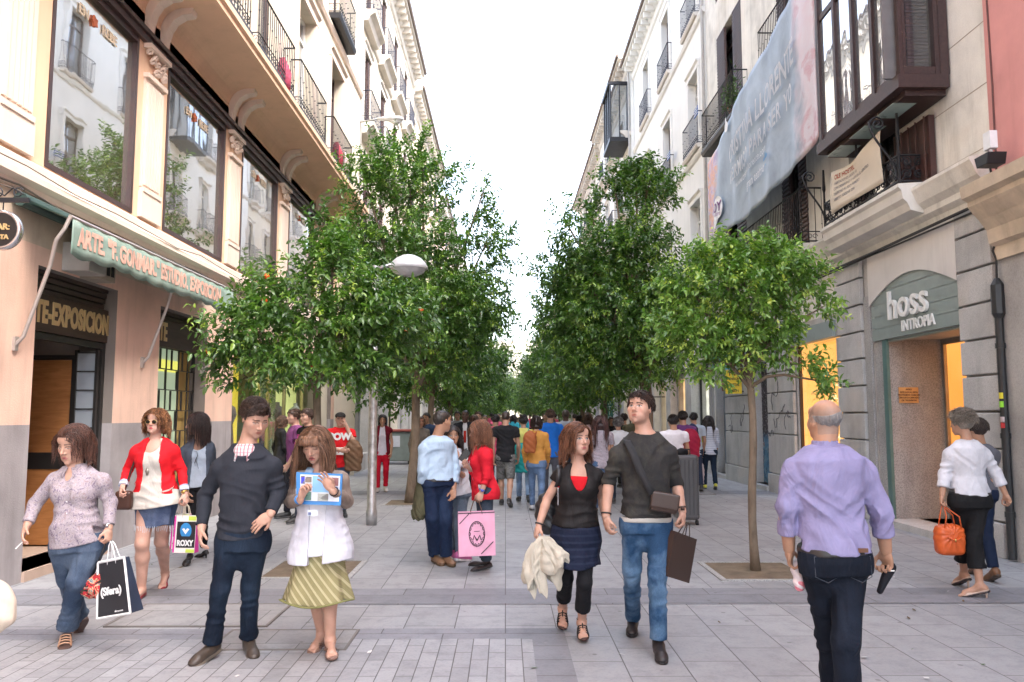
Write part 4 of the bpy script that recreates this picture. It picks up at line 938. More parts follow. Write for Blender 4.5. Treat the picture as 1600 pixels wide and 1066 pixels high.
m.build('lettering', plain('pale_green', (.35, .5, .45), .5), s); m = MB(); m.tube([(c.x, 30, c.z+.4), (6, 30, c.z+.4)], .02, 5); m.build('bracket', M_IRON, s)
bn_ = thing('wheelie_bin', 'grey green wheeled rubbish bin with a paper notice by the dark doorway', 'bin', (-3.7, 27.9, 0))
m = MB(); bx, by = -3.72, 27.9
m.prism([(-.5, .0), (.5, .0), (.56, 1.0), (-.56, 1.0)], lambda p: (bx+p[0], by-.35, .12+p[1]), lambda p: (bx+p[0]*.98, by+.4, .12+p[1])); m.build('body', plain('bin_grey', (.20, .235, .215), .5), bn_, bevel=.03)
m = MB(); m.box((bx-.6, by-.42, 1.12), (bx+.6, by+.45, 1.2)); m.build('lid', plain('bin_red', (.36, .09, .07), .5), bn_, bevel=.03)
m = MB(); m.box((bx-.25, by-.362, .6), (bx+.1, by-.37, .98)); m.build('notice', plain('paper', (.6, .62, .66), .7), bn_)
for dx in (-.4, .4):
    m = MB(); m.tube([(bx+dx-.03, by-.25, .09), (bx+dx+.03, by-.25, .09)], .09, 12); m.build('wheel', plain('rubber', (.02, .02, .02), .7), bn_)
GALV = plain('galvanised_post', (.42, .42, .42), .35, .75, var=.3, scale=12)
LW = plain('lamp_shell', (.55, .56, .58), .4, .2)
def lamp(x, y, h, arm, lab):
    L = thing('street_lamp', lab, 'street lamp', (x, y, 0), 'street lamps standing along the tree rows')
    m = MB(); m.tube([(x, y, 0), (x, y, .22), (x, y, .24), (x, y, h*.55), (x, y, h)], [.085, .085, .07, .066, .05], 16); m.build('post', GALV, L, smooth=True)
    m = MB(); m.tube([(x, y, h-.08), (x+arm*.12, y, h-.02), (x+arm*.3, y, h+.02)], .03, 8); m.build('arm', GALV, L, smooth=True)
    c = (x+arm*.52, y, h-.02)
    m = MB(); m.lathe([(.0, .19), (.1, .18), (.2, .13), (.27, .06), (.3, 0), (.3, -.02), (.29, -.04)], c, 28); m.build('lamp_hood', LW, L, smooth=True)
    m = MB(); m.lathe([(.285, -.03), (.24, -.1), (.13, -.15), (0, -.165)], c, 28); m.build('lamp_glass', plain('lamp_diffuser', (.42, .42, .42), .25, coat=.5), L, smooth=True)
lamp(-2.05, 12.4, 4.02, 1, 'grey steel post lamp with a domed head among the leaves of the first left tree')
lamp(2.45, 29.0, 4.0, -1, 'post lamp with a white domed head among the trees of the right row')
wl = thing('wall_lamp', 'pale cobra-head lamp on a curved arm fixed to the cream house', 'wall lamp', (-4.3, 22.7, 9.5))
a = at(547, 205, 22.7); b2 = at(590, 186, 22.3); c2 = at(630, 186, 22.0)
m = MB(); m.tube([(-4.33, 22.75, a.z-.5), (-4.28, 22.72, a.z-.1), (a.x+.25, 22.6, a.z+.22), tuple(b2)], .028, 8); m.build('arm', GALV, wl, smooth=True)
m = MB(); d = (c2-b2); m.tube([b2, b2+d*.2, b2+d*.6, b2+d*.9, c2], [.05, .1, .15, .13, .04], 12, flat=.55); m.build('lamp_head', LW, wl, smooth=True)
m = MB(); m.tube([b2+d*.5+V((0, 0, -.05)), b2+d*.72+V((0, 0, -.11)), b2+d*.92+V((0, 0, -.04))], [.06, .11, .05], 10, flat=.8); m.build('lamp_bowl', plain('bowl', (.5, .5, .48), .2), wl, smooth=True)
# things on the peach building's balconies
for (u, z, c, lab) in ((14.2, 7.95, (.32, .05, .09), 'crimson cloth hanging inside a balcony of the peach building'), (18.9, 8.0, (.26, .03, .05), 'dark red cloth on the last balcony of the peach building'), (19.6, 8.05, (.5, .36, .35), 'pink flowered parasol leaning folded on the last balcony')):
    t = thing('hanging_cloth', lab, 'cloth', FU.p(u, z-.4, .1)); m = MB(); n = 10
    m.tube([FU.p(u, z-.3, .12), FU.p(u+.05, z, .14), FU.p(u, z+.3, .12)], [.2, .17, .06], 9, flat=.5); m.build('cloth', plain('cloth'+str(c), c, .9, var=.4, scale=14, bump=.6, bscale=12), t, smooth=True)
# pots of green on the right-hand balconies
for (u, z, o, lab) in ((19.2, 9.1, .28, 'leafy plant trailing through the bars of the shuttered balcony over the banner'), (15.6, 13.3, .25, 'bushy plant on the topmost balcony above the banner')):
    t = thing('balcony_plant', lab, 'plant', FR.p(u, z, o)); m = MB(); m.lathe([(.0, 0), (.1, 0), (.14, .22), (.12, .22), (0, .2)], FR.p(u, z, o-.05), 12); m.build('pot', plain('terracotta', (.35, .13, .07), .8), t)
    m = MB(); rr = random.Random(int(u))
    for k in range(420):
        p = V(FR.p(u+rr.gauss(0, .28), z+.45+rr.gauss(0, .25), o+rr.gauss(0, .08))); d = V((rr.gauss(0, 1), rr.gauss(0, 1), rr.gauss(0, 1))).normalized()*.05; e = d.cross(V((rr.random(), rr.random(), 1))).normalized()*.02
        m.face([p-d, p+e, p+d, p-e])
    m.build('leaves', plain('pot_leaf', (.07, .14, .03), .5, var=.4), t)
# ================================================================ TREES
def leaf_mat(name, dark, mid, light):
    t = NT(name); a = t.node('ShaderNodeAttribute'); a.attribute_name = 'leafvar'
    c = t.ramp(a.outputs['Fac'], [(0, dark), (.55, mid), (.85, light), (1.0, [light[0]*1.35, light[1]*1.12, light[2]*.9])])
    t.color(c); t.p(rough=.33, spec=.7)
    tl = t.node('ShaderNodeBsdfTranslucent'); t.l.new(t.mix(1, c, (.9, 1.3, .35), 'MULTIPLY'), tl.inputs[0])
    mx = t.node('ShaderNodeMixShader'); mx.inputs[0].default_value = .3; t.l.new(t.b.outputs[0], mx.inputs[1]); t.l.new(tl.outputs[0], mx.inputs[2]); t.l.new(mx.outputs[0], t.out.inputs[0])
    return t.m
LEAFY = leaf_mat('young_tree_leaf', (.07, .15, .03), (.17, .31, .06), (.34, .48, .10))
LEAF = leaf_mat('orange_tree_leaf', (.034, .082, .018), (.092, .185, .036), (.22, .35, .06))
def barkm():
    t = NT('bark'); v = t.coord('Object', scale=(1, 1, .25)); n = t.noise(v, 22, 6, .7); w = t.noise(t.coord('Object'), 3, 4)
    t.color(t.mix(.5, t.ramp(n, [(.3, (.07, .05, .035)), (.7, (.24, .175, .12))]), t.ramp(w, [(.35, (.12, .09, .06)), (.65, (.26, .20, .14))]))); t.p(rough=.9); t.bump(n, .8, .012); return t.m
BARK = barkm()
def leaves_mesh(name, lobes, n_sprays, leaf, rng, per=11, light=.25, fold=.25):
    """sprays of pointed leaves through the lobes; lobes = [(centre, radii, weight)]"""
    C = np.array([l[0] for l in lobes], float); R = np.array([l[1] for l in lobes], float); Wt = np.array([l[2] for l in lobes], float)
    idx = rng.choice(len(lobes), n_sprays, p=Wt/Wt.sum())
    d = rng.normal(size=(n_sprays, 3)); d /= np.linalg.norm(d, axis=1)[:, None]
    rad = rng.random(n_sprays)**(.42)
    lump = 1+.22*np.sin(d[:, 0]*5+idx)+.18*np.sin(d[:, 2]*7+idx*2.1)
    P = C[idx]+d*R[idx]*(rad*lump)[:, None]
    cen = (C*Wt[:, None]).sum(0)/Wt.sum()
    out = P-cen; out /= np.linalg.norm(out, axis=1)[:, None]+1e-6
    ax_ = d*.55+out*.6+rng.normal(size=(n_sprays, 3))*.45+np.array([0, 0, .25]); ax_ /= np.linalg.norm(ax_, axis=1)[:, None]
    young = (rng.random(n_sprays) < light) & (rad > .75)
    L = leaf*2.6*rng.uniform(.7, 1.25, n_sprays)
    k = np.arange(per); s = (k+.5)/per
    base = P[:, None, :]+ax_[:, None, :]*(L[:, None]*s[None, :])[:, :, None]
    sd = np.cross(ax_, rng.normal(size=(n_sprays, 3))); sd /= np.linalg.norm(sd, axis=1)[:, None]+1e-6; sd2 = np.cross(ax_, sd)
    ph = k*2.4; side = sd[:, None, :]*np.cos(ph)[None, :, None]+sd2[:, None, :]*np.sin(ph)[None, :, None]
    dr = ax_[:, None, :]*.55+side*.8+rng.normal(size=base.shape)*.22+np.array([0, 0, -.22])
    dr /= np.linalg.norm(dr, axis=2)[:, :, None]
    base = base.reshape(-1, 3); dr = dr.reshape(-1, 3); n = len(base)
    up = np.array([0, 0, 1.0])+rng.normal(size=(n, 3))*.45
    w = np.cross(dr, up); w /= np.linalg.norm(w, axis=1)[:, None]+1e-6; nn = np.cross(w, dr)
    ll = leaf*rng.uniform(.65, 1.2, n)*np.where(np.repeat(young, per), .7, 1.0); ww = ll*rng.uniform(.19, .26, n)
    b = base; tip = b+dr*ll[:, None]-nn*(ll*.16)[:, None]; m1 = b+dr*(ll*.3)[:, None]; m2 = b+dr*(ll*.65)[:, None]-nn*(ll*.03)[:, None]
    f = nn*(ww*fold*1.4)[:, None]
    a1 = m1+w*(ww*.9)[:, None]+f; a2 = m1-w*(ww*.9)[:, None]+f; c1 = m2+w*(ww*.8)[:, None]+f; c2 = m2-w*(ww*.8)[:, None]+f
    V_ = np.stack([b, a1, c1, tip, c2, a2, m1, m2], 1).reshape(-1, 3)
    o = (np.arange(n)*8)[:, None]
    tri = np.concatenate([o+np.array([[0, 6, 1]]), o+np.array([[0, 5, 6]])], 0); q = np.concatenate([o+np.array([[1, 6, 7, 2]]), o+np.array([[6, 5, 4, 7]])], 0); t2 = np.concatenate([o+np.array([[2, 7, 3]]), o+np.array([[7, 4, 3]])], 0)
    me = bpy.data.meshes.new(name); nt = len(tri)+len(t2); nq = len(q)
    me.vertices.add(len(V_)); me.vertices.foreach_set('co', V_.astype(np.float32).ravel())
    li = np.concatenate([tri.ravel(), t2.ravel(), q.ravel()]); me.loops.add(len(li)); me.loops.foreach_set('vertex_index', li.astype(np.int32))
    st = np.concatenate([np.arange(nt)*3, nt*3+np.arange(nq)*4]); me.polygons.add(nt+nq); me.polygons.foreach_set('loop_start', st.astype(np.int32))
    me.polygons.foreach_set('loop_total', np.concatenate([np.full(nt, 3), np.full(nq, 4)]).astype(np.int32))
    me.update(calc_edges=True)
    var = np.clip(rng.normal(.42, .17, n_sprays), .02, .8); var[young] = rng.uniform(.8, 1.0, young.sum()); var = np.repeat(var, per)+rng.normal(0, .07, n)
    at_ = me.attributes.new('leafvar', 'FLOAT', 'POINT'); at_.data.foreach_set('value', np.repeat(np.clip(var, 0, 1), 8).astype(np.float32))
    return me
def trunk_mesh(x, y, fork_h, r, lobes, rng, lean=(0, 0), name='trunk'):
    m = MB(); top = V((x+lean[0], y+lean[1], fork_h)); n = 9
    pts = []; rs = []
    for k in range(n):
        t = k/(n-1); pts.append(V((x+lean[0]*t+.02*math.sin(t*7+x), y+lean[1]*t+.02*math.sin(t*5+y), fork_h*t))); rs.append(r*(1.25 if k == 0 else 1.0-.18*t)*(1+.05*math.sin(k*2.7)))
    m.tube(pts, rs, 12)
    for (c, R, w) in lobes:
        c = V(c); a = top-V((0, 0, rng.uniform(0, fork_h*.12))); mid = a.lerp(c, .5)+V((rng.uniform(-.1, .1), rng.uniform(-.1, .1), .1)); e = c+V((rng.uniform(-.15, .15), rng.uniform(-.15, .15), R[2]*.5))
        m.tube([a, a.lerp(mid, .5)+V((0, 0, .05)), mid, mid.lerp(c, .6), c, e], [r*.5, r*.42, r*.32, r*.24, r*.16, r*.06], 7)
        for q in range(5):
            s = mid.lerp(c, rng.uniform(.1, 1)); dd = V(rng.normal(size=3)).normalized(); g = s+V((dd.x*R[0], dd.y*R[1], abs(dd.z)*R[2]))*.75
            m.tube([s, s.lerp(g, .5)+V((0, 0, .04)), g], [r*.16, r*.1, r*.04], 5)
    return m
TREES = []
def tree(name_lab, x, y, lobes, fork_h, r, n_sprays, leaf, seed, lean=(0, 0), group='orange trees in two rows along the street', fruit=0, per=11, light=.25):
    rng = np.random.default_rng(seed); T = thing('orange_tree', name_lab, 'tree', (x, y, 0), group)
    tr = trunk_mesh(x, y, fork_h, r, lobes, rng, lean).build('trunk', BARK, T, smooth=True)
    me = leaves_mesh('crown', lobes, n_sprays, leaf, rng, per, light); link_mesh('crown', me, T, LEAFY if light > .45 else LEAF)
    for k in range(fruit):
        l = lobes[k % len(lobes)]; d = V(rng.normal(size=3)).normalized(); c = V(l[0])+V((d.x*l[1][0], -abs(d.y)*l[1][1], d.z*l[1][2]))*.95
        f = MB(); f.lathe([(.0, -.032), (.022, -.025), (.034, 0), (.022, .025), (0, .032)], c, 10); f.build('fruit', plain('orange_fruit', (.75, .13, .02), .4), T, smooth=True)
    return T
def L_(px, py, Y, rx, rz, ry=None, w=None):
    """a crown lobe given by where it is seen and how deep it stands"""
    p = at(px, py, Y); return (tuple(p), (rx, ry or rx, rz), w or (rx*rx*rz)**.8*10)
tree('low bushy orange tree with a few red fruits in front of the yellow shop', -2.08, 8.86,
     [L_(400, 515, 8.6, .42, .34), L_(355, 560, 8.7, .24, .18), L_(425, 460, 8.9, .34, .22), L_(500, 515, 8.8, .5, .42), L_(585, 510, 8.8, .45, .36), L_(640, 485, 8.9, .26, .22), L_(520, 420, 9.0, .34, .34), L_(470, 570, 8.5, .45, .14), L_(560, 572, 8.6, .36, .14), L_(380, 592, 8.6, .22, .06), L_(505, 345, 9.2, .14, .26), L_(560, 455, 8.7, .25, .2)],
     2.18, .05, 1250, .090, 31, fruit=6)
tree('young orange tree with a pale straight trunk beside the man in the lilac shirt', 2.68, 8.72,
     [L_(1165, 450, 8.8, .50, .38), L_(1080, 450, 8.9, .30, .28), L_(1235, 440, 8.8, .34, .28), L_(1130, 405, 9.0, .34, .16), L_(1210, 400, 8.9, .30, .14), L_(1085, 525, 8.8, .32, .26), L_(1150, 530, 8.7, .32, .32), L_(1215, 520, 8.6, .20, .24), L_(1255, 572, 8.5, .16, .06), L_(1045, 505, 9.0, .14, .16), L_(1110, 580, 8.6, .2, .08), L_(1285, 480, 8.7, .12, .12), L_(1285, 596, 8.5, .10, .02, None, .08)],
     2.2, .046, 1180, .085, 57, light=.5)
tree('tall orange tree with a leaning brown trunk behind the lamp post', -1.81, 15.5,
     [L_(650, 400, 15.5, 1.1, .85), L_(560, 380, 15.6, .65, .7), L_(700, 500, 15.5, 1.0, .9), L_(640, 290, 15.8, .9, .7), L_(610, 250, 15.8, .35, .55), L_(570, 280, 15.6, .45, .5), L_(760, 380, 16.0, .55, .8), L_(755, 300, 16.2, .28, .4, None, .25), L_(740, 480, 15.6, .8, .7), L_(600, 480, 15.3, .8, .7), L_(680, 570, 15.3, .6, .4), L_(660, 240, 16, .3, .5)],
     2.4, .095, 2900, .105, 77, lean=(.1, 0))
tree('tall dense orange tree behind the head of the man in the grey top', 2.7, 15.2,
     [L_(980, 400, 15.2, 1.0, .8), L_(900, 420, 15.3, .7, .8), L_(1010, 300, 15.5, .6, .6), L_(960, 500, 15, 1.2, .75), L_(880, 500, 15.4, .6, .7), L_(920, 330, 15.8, .3, .35, None, .5), L_(995, 280, 15.5, .35, .35), L_(1040, 480, 15, .7, .7), L_(930, 570, 15.0, .7, .4), L_(1020, 570, 15, .6, .35), L_(880, 340, 16.0, .22, .4, None, .25), L_(960, 290, 15.6, .3, .4)],
     2.4, .1, 3000, .105, 91)
# further trees: four kinds of crown, copied down both rows
protos = []
for s in range(4):
    rg = random.Random(40+s); lob = []
    for k in range(9):
        a = rg.uniform(0, 2*PI); rr_ = rg.uniform(.2, 1.1); lob.append(((rr_*math.cos(a), rr_*math.sin(a), rg.uniform(2.6, 5.0)), (rg.uniform(.7, 1.05),)*2+(rg.uniform(.55, .9),), 1))
    rng = np.random.default_rng(60+s); T = thing('orange_tree', '', 'tree', (0, 0, 0), 'orange trees in two rows along the street')
    trunk_mesh(0, 0, 2.2, .09, lob, rng).build('trunk', BARK, T, smooth=True); link_mesh('crown', leaves_mesh('crown', lob, 1700, .15, rng, 9, .2), T, LEAF); protos.append(T)
used = set(); ordn = ['third', 'fourth', 'fifth', 'sixth', 'seventh', 'eighth', 'ninth', 'tenth', 'eleventh', 'twelfth', 'thirteenth', 'fourteenth', 'fifteenth', 'sixteenth']
k = 0
for sx in (-1, 1):
    for i in range(13):
        x = (-1.9 if sx < 0 else 2.7)+RNG.uniform(-.12, .12)+(.1*i if sx < 0 else -.06*i)*.5; y = 21.4+6.2*i+RNG.uniform(-.4, .4)
        p = protos[k % 4]; k += 1
        o = p if p.name not in used else copy_tree(p); used.add(p.name)
        sc = RNG.uniform(.92, 1.12) if i < 3 else RNG.uniform(.85, 1.05); o.location = (x, y, 0); o.rotation_euler = (0, 0, RNG.uniform(0, 6.28)); o.scale = (sc, sc, sc)
        o['label'] = '%s orange tree from the camera in the %s row, its crown merging with its neighbours' % (ordn[i], 'left' if sx < 0 else 'right')
for x, y, w_ in ((-.4, 104, 'left'), (1.3, 110, 'right'), (.5, 118, 'middle')):
    o = copy_tree(protos[int(y) % 4]); o.location = (x, y, 0); o.scale = (1.25, 1.25, 1.35); o['label'] = 'far tree closing the end of the street, the %s of three' % w_
# tree pits: stone rims round bare earth
pit_m = stucco('pit_earth', (.19, .145, .10), .35, .9, 40, .3, 6)
for (x, y, lab) in ((2.68, 8.72, 'square pit of bare earth at the foot of the pale young tree'), (-2.08, 8.86, 'tree pit half hidden behind the striped skirt'), (-1.81, 15.5, 'small earth pit at the foot of the leaning trunk')):
    P_ = thing('tree_pit', lab, 'tree pit', (x, y, 0), 'tree pits')
    m = MB(); m.box((x-.44, y-.46, -.05), (x+.44, y+.46, .007)); m.build('earth', pit_m, P_)
    m = MB()
    for a, b in (((x-.5, y-.52), (x+.5, y-.46)), ((x-.5, y+.46), (x+.5, y+.52)), ((x-.5, y-.46), (x-.44, y+.46)), ((x+.44, y-.46), (x+.5, y+.46))): m.box((*a, -.02), (*b, .012))
    m.build('rim', M_GRAN2, P_)
# fallen leaves and litter
m = MB(); rr = random.Random(77)
for k in range(110):
    x, y = rr.uniform(-4.5, 5.5), 4.3+rr.random()**1.6*16; a = rr.uniform(0, 6); s = rr.uniform(.012, .035); d = V((math.cos(a), math.sin(a), 0))*s; e = V((-d.y, d.x, 0))*.5
    c = V((x, y, .009)); m.face([c-d, c+e+V((0, 0, .006)), c+d+V((0, 0, .008)), c-e], k % 3)
o = m.build('fallen_leaves', [plain('dead_leaf', (.12, .07, .03), .8), plain('litter_white', (.6, .58, .55), .8), plain('green_leaf', (.08, .14, .04), .7)]); tag(o, 'dead leaves and scraps scattered over the paving', 'litter', kind='stuff')
# ================================================================ LIGHT, SKY, CAMERA
S = bpy.context.scene
W_ = bpy.data.worlds.new('World'); S.world = W_; W_.use_nodes = True; n = W_.node_tree.nodes; l = W_.node_tree.links
EL, AZ = math.radians(50), math.radians(125)
sky = n.new('ShaderNodeTexSky'); sky.sky_type = 'NISHITA'; sky.sun_disc = False; sky.sun_elevation = EL; sky.sun_rotation = AZ; sky.dust_density = 3.5; sky.air_density = 1.0; sky.ozone_density = 1.0
hs_ = n.new('ShaderNodeHueSaturation'); hs_.inputs['Saturation'].default_value = .62
bg = n['Background']; bg.inputs[1].default_value = SKY_STR; l.new(sky.outputs[0], hs_.inputs['Color']); l.new(hs_.outputs[0], bg.inputs[0])
sun = bpy.data.lights.new('sun', 'SUN'); sun.energy = SUN_E; sun.angle = math.radians(25); sun.color = (1, .93, .84)
so = bpy.data.objects.new('sun', sun); col.objects.link(so)
sd = V((math.sin(AZ)*math.cos(EL), math.cos(AZ)*math.cos(EL), math.sin(EL))); so.rotation_euler = sd.to_track_quat('Z', 'Y').to_euler()
cam = bpy.data.cameras.new('camera'); cam.lens = 28.0; cam.sensor_width = 36; cam.clip_end = 1000; cam.clip_start = .05
co = bpy.data.objects.new('camera', cam); col.objects.link(co); co.location = (0, 0, CAMZ); co.rotation_euler = (PI/2+PIT, 0, -YAW); S.camera = co
S.view_settings.view_transform = 'Standard'; S.view_settings.look = 'None'; S.view_settings.gamma = 1; S.view_settings.exposure = EXPO
S.cycles.max_bounces = 8; S.cycles.diffuse_bounces = 4; S.cycles.transparent_max_bounces = 12; S.cycles.use_denoising = True; S.cycles.use_adaptive_sampling = True; S.cycles.adaptive_threshold = .02
# ================================================================ PEOPLE: a small implicit-surface modeller
f32 = np.float32
def A3(*p): return np.array(p, f32)
def nrm(v): v = np.asarray(v, f32); return v/(np.linalg.norm(v)+1e-9)
class Grid:
    def __init__(s, lo, hi, h):
        s.h = h; s.lo = np.asarray(lo, f32)-3*h; n = np.ceil((np.asarray(hi, f32)+3*h-s.lo)/h).astype(int)+1; s.n = n
        s.F = np.full(n, .2, f32); s.ax = [s.lo[i]+h*np.arange(n[i], dtype=f32) for i in range(3)]
    def sl(s, lo, hi):
        a = np.clip(((np.asarray(lo)-s.lo)/s.h).astype(int), 0, s.n-1); b = np.clip(((np.asarray(hi)-s.lo)/s.h).astype(int)+2, 1, s.n)
        if np.any(b <= a): return None, None
        S_ = tuple(slice(a[i], b[i]) for i in range(3))
        P = np.stack(np.meshgrid(*[s.ax[i][S_[i]] for i in range(3)], indexing='ij'), -1); return S_, P
    def op(s, fn, lo, hi, k=.01, mode='u'):
        m = k+3*s.h+.012; S_, P = s.sl(np.asarray(lo)-m, np.asarray(hi)+m)
        if S_ is None: return
        d = fn(P); a = s.F[S_]
        if mode == 's': a, d = -a, d
        k = max(k, 1e-5); hh = np.clip(.5+.5*(a-d)/k, 0, 1) if mode == 'u' else None
        if mode == 'u': s.F[S_] = a*(1-hh)+d*hh-k*hh*(1-hh)
        elif mode == 's':
            hh = np.clip(.5+.5*(a-d)/k, 0, 1); s.F[S_] = -(a*(1-hh)+d*hh-k*hh*(1-hh))
    def cut(s, fn):                                    # keep only where fn < 0
        P = np.stack(np.meshgrid(*s.ax, indexing='ij'), -1); s.F = np.maximum(s.F, fn(P))
    def warp(s, fn):
        P = np.stack(np.meshgrid(*s.ax, indexing='ij'), -1); s.F = s.F+fn(P)
    def surface(s):
        F = s.F; S_ = F < 0; n = s.n; cn = n-1; N = int(np.prod(cn)); acc = np.zeros((3, N)); cnt = np.zeros(N); quads = []
        for a in range(3):
            sl0 = [slice(None)]*3; sl1 = [slice(None)]*3; sl0[a] = slice(0, -1); sl1[a] = slice(1, None)
            c = S_[tuple(sl0)] != S_[tuple(sl1)]; I = np.argwhere(c)
            if not len(I): continue
            f0 = F[tuple(sl0)][c]; f1 = F[tuple(sl1)][c]; t = f0/(f0-f1); pos = I.astype(f32); pos[:, a] += t
            b, d = (a+1) % 3, (a+2) % 3; ok = np.ones(len(I), bool); ids = []
            for ob, od in ((-1, -1), (0, -1), (0, 0), (-1, 0)):
                J = I.copy(); J[:, b] += ob; J[:, d] += od; ok &= (J[:, b] >= 0) & (J[:, d] >= 0) & (J[:, b] < cn[b]) & (J[:, d] < cn[d]); ids.append(J)
            idn = []
            for J in ids:
                J = J[ok]; f = (J[:, 0]*cn[1]+J[:, 1])*cn[2]+J[:, 2]; idn.append(f)
                for q in range(3): acc[q] += np.bincount(f, pos[ok][:, q], N)
                cnt += np.bincount(f, minlength=N)
            Q = np.stack(idn, 1); fl = ~(f0[ok] < 0); Q[fl] = Q[fl][:, ::-1]; quads.append(Q)
        u = np.flatnonzero(cnt); mp = np.full(N, -1); mp[u] = np.arange(len(u)); v = (acc[:, u]/cnt[u]).T*s.h+s.lo
        return v.astype(f32), mp[np.concatenate(quads)] if quads else np.zeros((0, 4), int)
def crease(P, ph, wr, seed):
    """sharp irregular folds: ridges along ph, broken up by a slow drift"""
    n1 = np.sin(P[..., 0]*13+P[..., 2]*9+seed)+np.sin(P[..., 1]*17-P[..., 2]*14+seed*2.3); md = .45+.55*np.sin(P[..., 2]*11+P[..., 0]*8+seed*1.7)
    return wr*(1-2*np.abs(np.sin(ph+1.5*n1)))*md*1.1+wr*.4*np.sin(ph*.43+n1*2)
def cap(a, b, ra, rb=None, wr=0, fr=60., seed=0.):
    """rounded limb from a to b; wr adds creases that run round it"""
    a, b = np.asarray(a, f32), np.asarray(b, f32); rb = ra if rb is None else rb; ba = b-a; L2 = float(ba@ba)+1e-9; L = math.sqrt(L2)
    def fn(P):
        q = P-a; t = np.clip((q@ba)/L2, 0, 1); v = q-t[..., None]*ba; d = np.sqrt((v*v).sum(-1)); r = ra+(rb-ra)*t
        if wr:
            s = t*L; r = r+crease(P, s*fr*.5+v[..., 0]*26-v[..., 1]*19+seed, wr, seed)
        return d-r
    m = max(ra, rb)+abs(wr); return fn, np.minimum(a, b)-m, np.maximum(a, b)+m
def ell(c, r, R=None):
    c, r = np.asarray(c, f32), np.asarray(r, f32)
    def fn(P):
        q = P-c
        if R is not None: q = q@R
        a = np.sqrt(((q/r)**2).sum(-1)); b = np.sqrt(((q/(r*r))**2).sum(-1))+1e-9; return a*(a-1)/b
    m = float(r.max()); return fn, c-m, c+m
def box_(c, r, R=None, rd=.005):
    c, r = np.asarray(c, f32), np.asarray(r, f32)-rd
    def fn(P):
        q = P-c
        if R is not None: q = q@R
        q = np.abs(q)-r; return np.sqrt((np.maximum(q, 0)**2).sum(-1))+np.minimum(q.max(-1), 0)-rd
    m = float(np.linalg.norm(r))+rd; return fn, c-m, c+m
class Sh:
    """a list of operations, meshed on demand"""
    def __init__(s): s.o = []
    def add(s, prim, k=.01): s.o.append((prim, k, 'u')); return s
    def sub(s, prim, k=.005): s.o.append((prim, k, 's')); return s
    def mesh(s, h, cuts=(), warp=None):
        lo = np.min([p[1] for p, k, m in s.o if m == 'u'], 0)-.01; hi = np.max([p[2] for p, k, m in s.o if m == 'u'], 0)+.01
        g = Grid(lo, hi, h)
        for p, k, m in s.o: g.op(p[0], p[1], p[2], k, m)
        if warp: g.warp(warp)
        for c in cuts: g.cut(c)
        return g.surface()
def np_mesh(name, parts, mats, parent, colf=None, smooth=True, tubes=None):
    """parts: [(verts, quads)] joined in one mesh; colf(verts, i) gives vertex colours"""
    vs, fs, cs, n = [], [], [], 0
    for i, (v, q) in enumerate(parts):
        if not len(v): continue
        vs.append(v); fs.append(q+n); n += len(v)
        if colf: cs.append(colf(v, i))
    if not vs: return None
    Vv = np.concatenate(vs); Q = np.concatenate(fs).astype(np.int32); me = bpy.data.meshes.new(name)
    me.vertices.add(len(Vv)); me.vertices.foreach_set('co', Vv.astype(f32).ravel()); me.loops.add(Q.size); me.loops.foreach_set('vertex_index', Q.ravel())
    k = Q.shape[1]; me.polygons.add(len(Q)); me.polygons.foreach_set('loop_start', (np.arange(len(Q))*k).astype(np.int32)); me.polygons.foreach_set('loop_total', np.full(len(Q), k, np.int32)); me.update(calc_edges=True)
    if colf:
        c = np.concatenate(cs); c = np.concatenate([c, np.ones((len(c), 1))], 1); at_ = me.attributes.new('Col', 'FLOAT_COLOR', 'POINT'); at_.data.foreach_set('color', c.astype(f32).ravel())
    return link_mesh(name, me, parent, mats, smooth)
# ---- materials for people
def skin_mat():
    t = NT('skin'); a = t.node('ShaderNodeAttribute'); a.attribute_name = 'Col'; v = t.coord('Object'); n = t.noise(v, 60, 4)
    t.color(t.mix(.25, a.outputs['Color'], t.ramp(n, [(.3, (.8, .72, .7)), (.7, (1.1, 1.05, 1.03))]), 'MULTIPLY')); t.p(rough=.5, spec=.4, sss=.12)
    t.b.inputs['Subsurface Radius'].default_value = (.012, .005, .003); t.b.inputs['Subsurface Scale'].default_value = 1.0; t.bump(t.noise(v, 350, 3), .12, .002); return t.m
SKIN = skin_mat()
def hair_mat(name, c, hi=None):
    if (name,) in MATS: return MATS[(name,)]
    hi = hi or [min(1, x*2.1+.01) for x in c]; t = NT(name); v = t.coord('Object', scale=(1, 1, .12)); n = t.noise(v, 140, 4, .7); n2 = t.noise(t.coord('Object'), 14, 3)
    a = t.node('ShaderNodeAttribute'); a.attribute_name = 'Col'
    t.color(t.mix(1, t.mix(.35, t.ramp(n, [(.32, c), (.72, hi)]), t.ramp(n2, [(.35, [x*.7 for x in c]), (.65, hi)])), a.outputs['Color'], 'MULTIPLY')); t.p(rough=.42, spec=.45); t.bump(n, .6, .004); MATS[(name,)] = t.m; return t.m
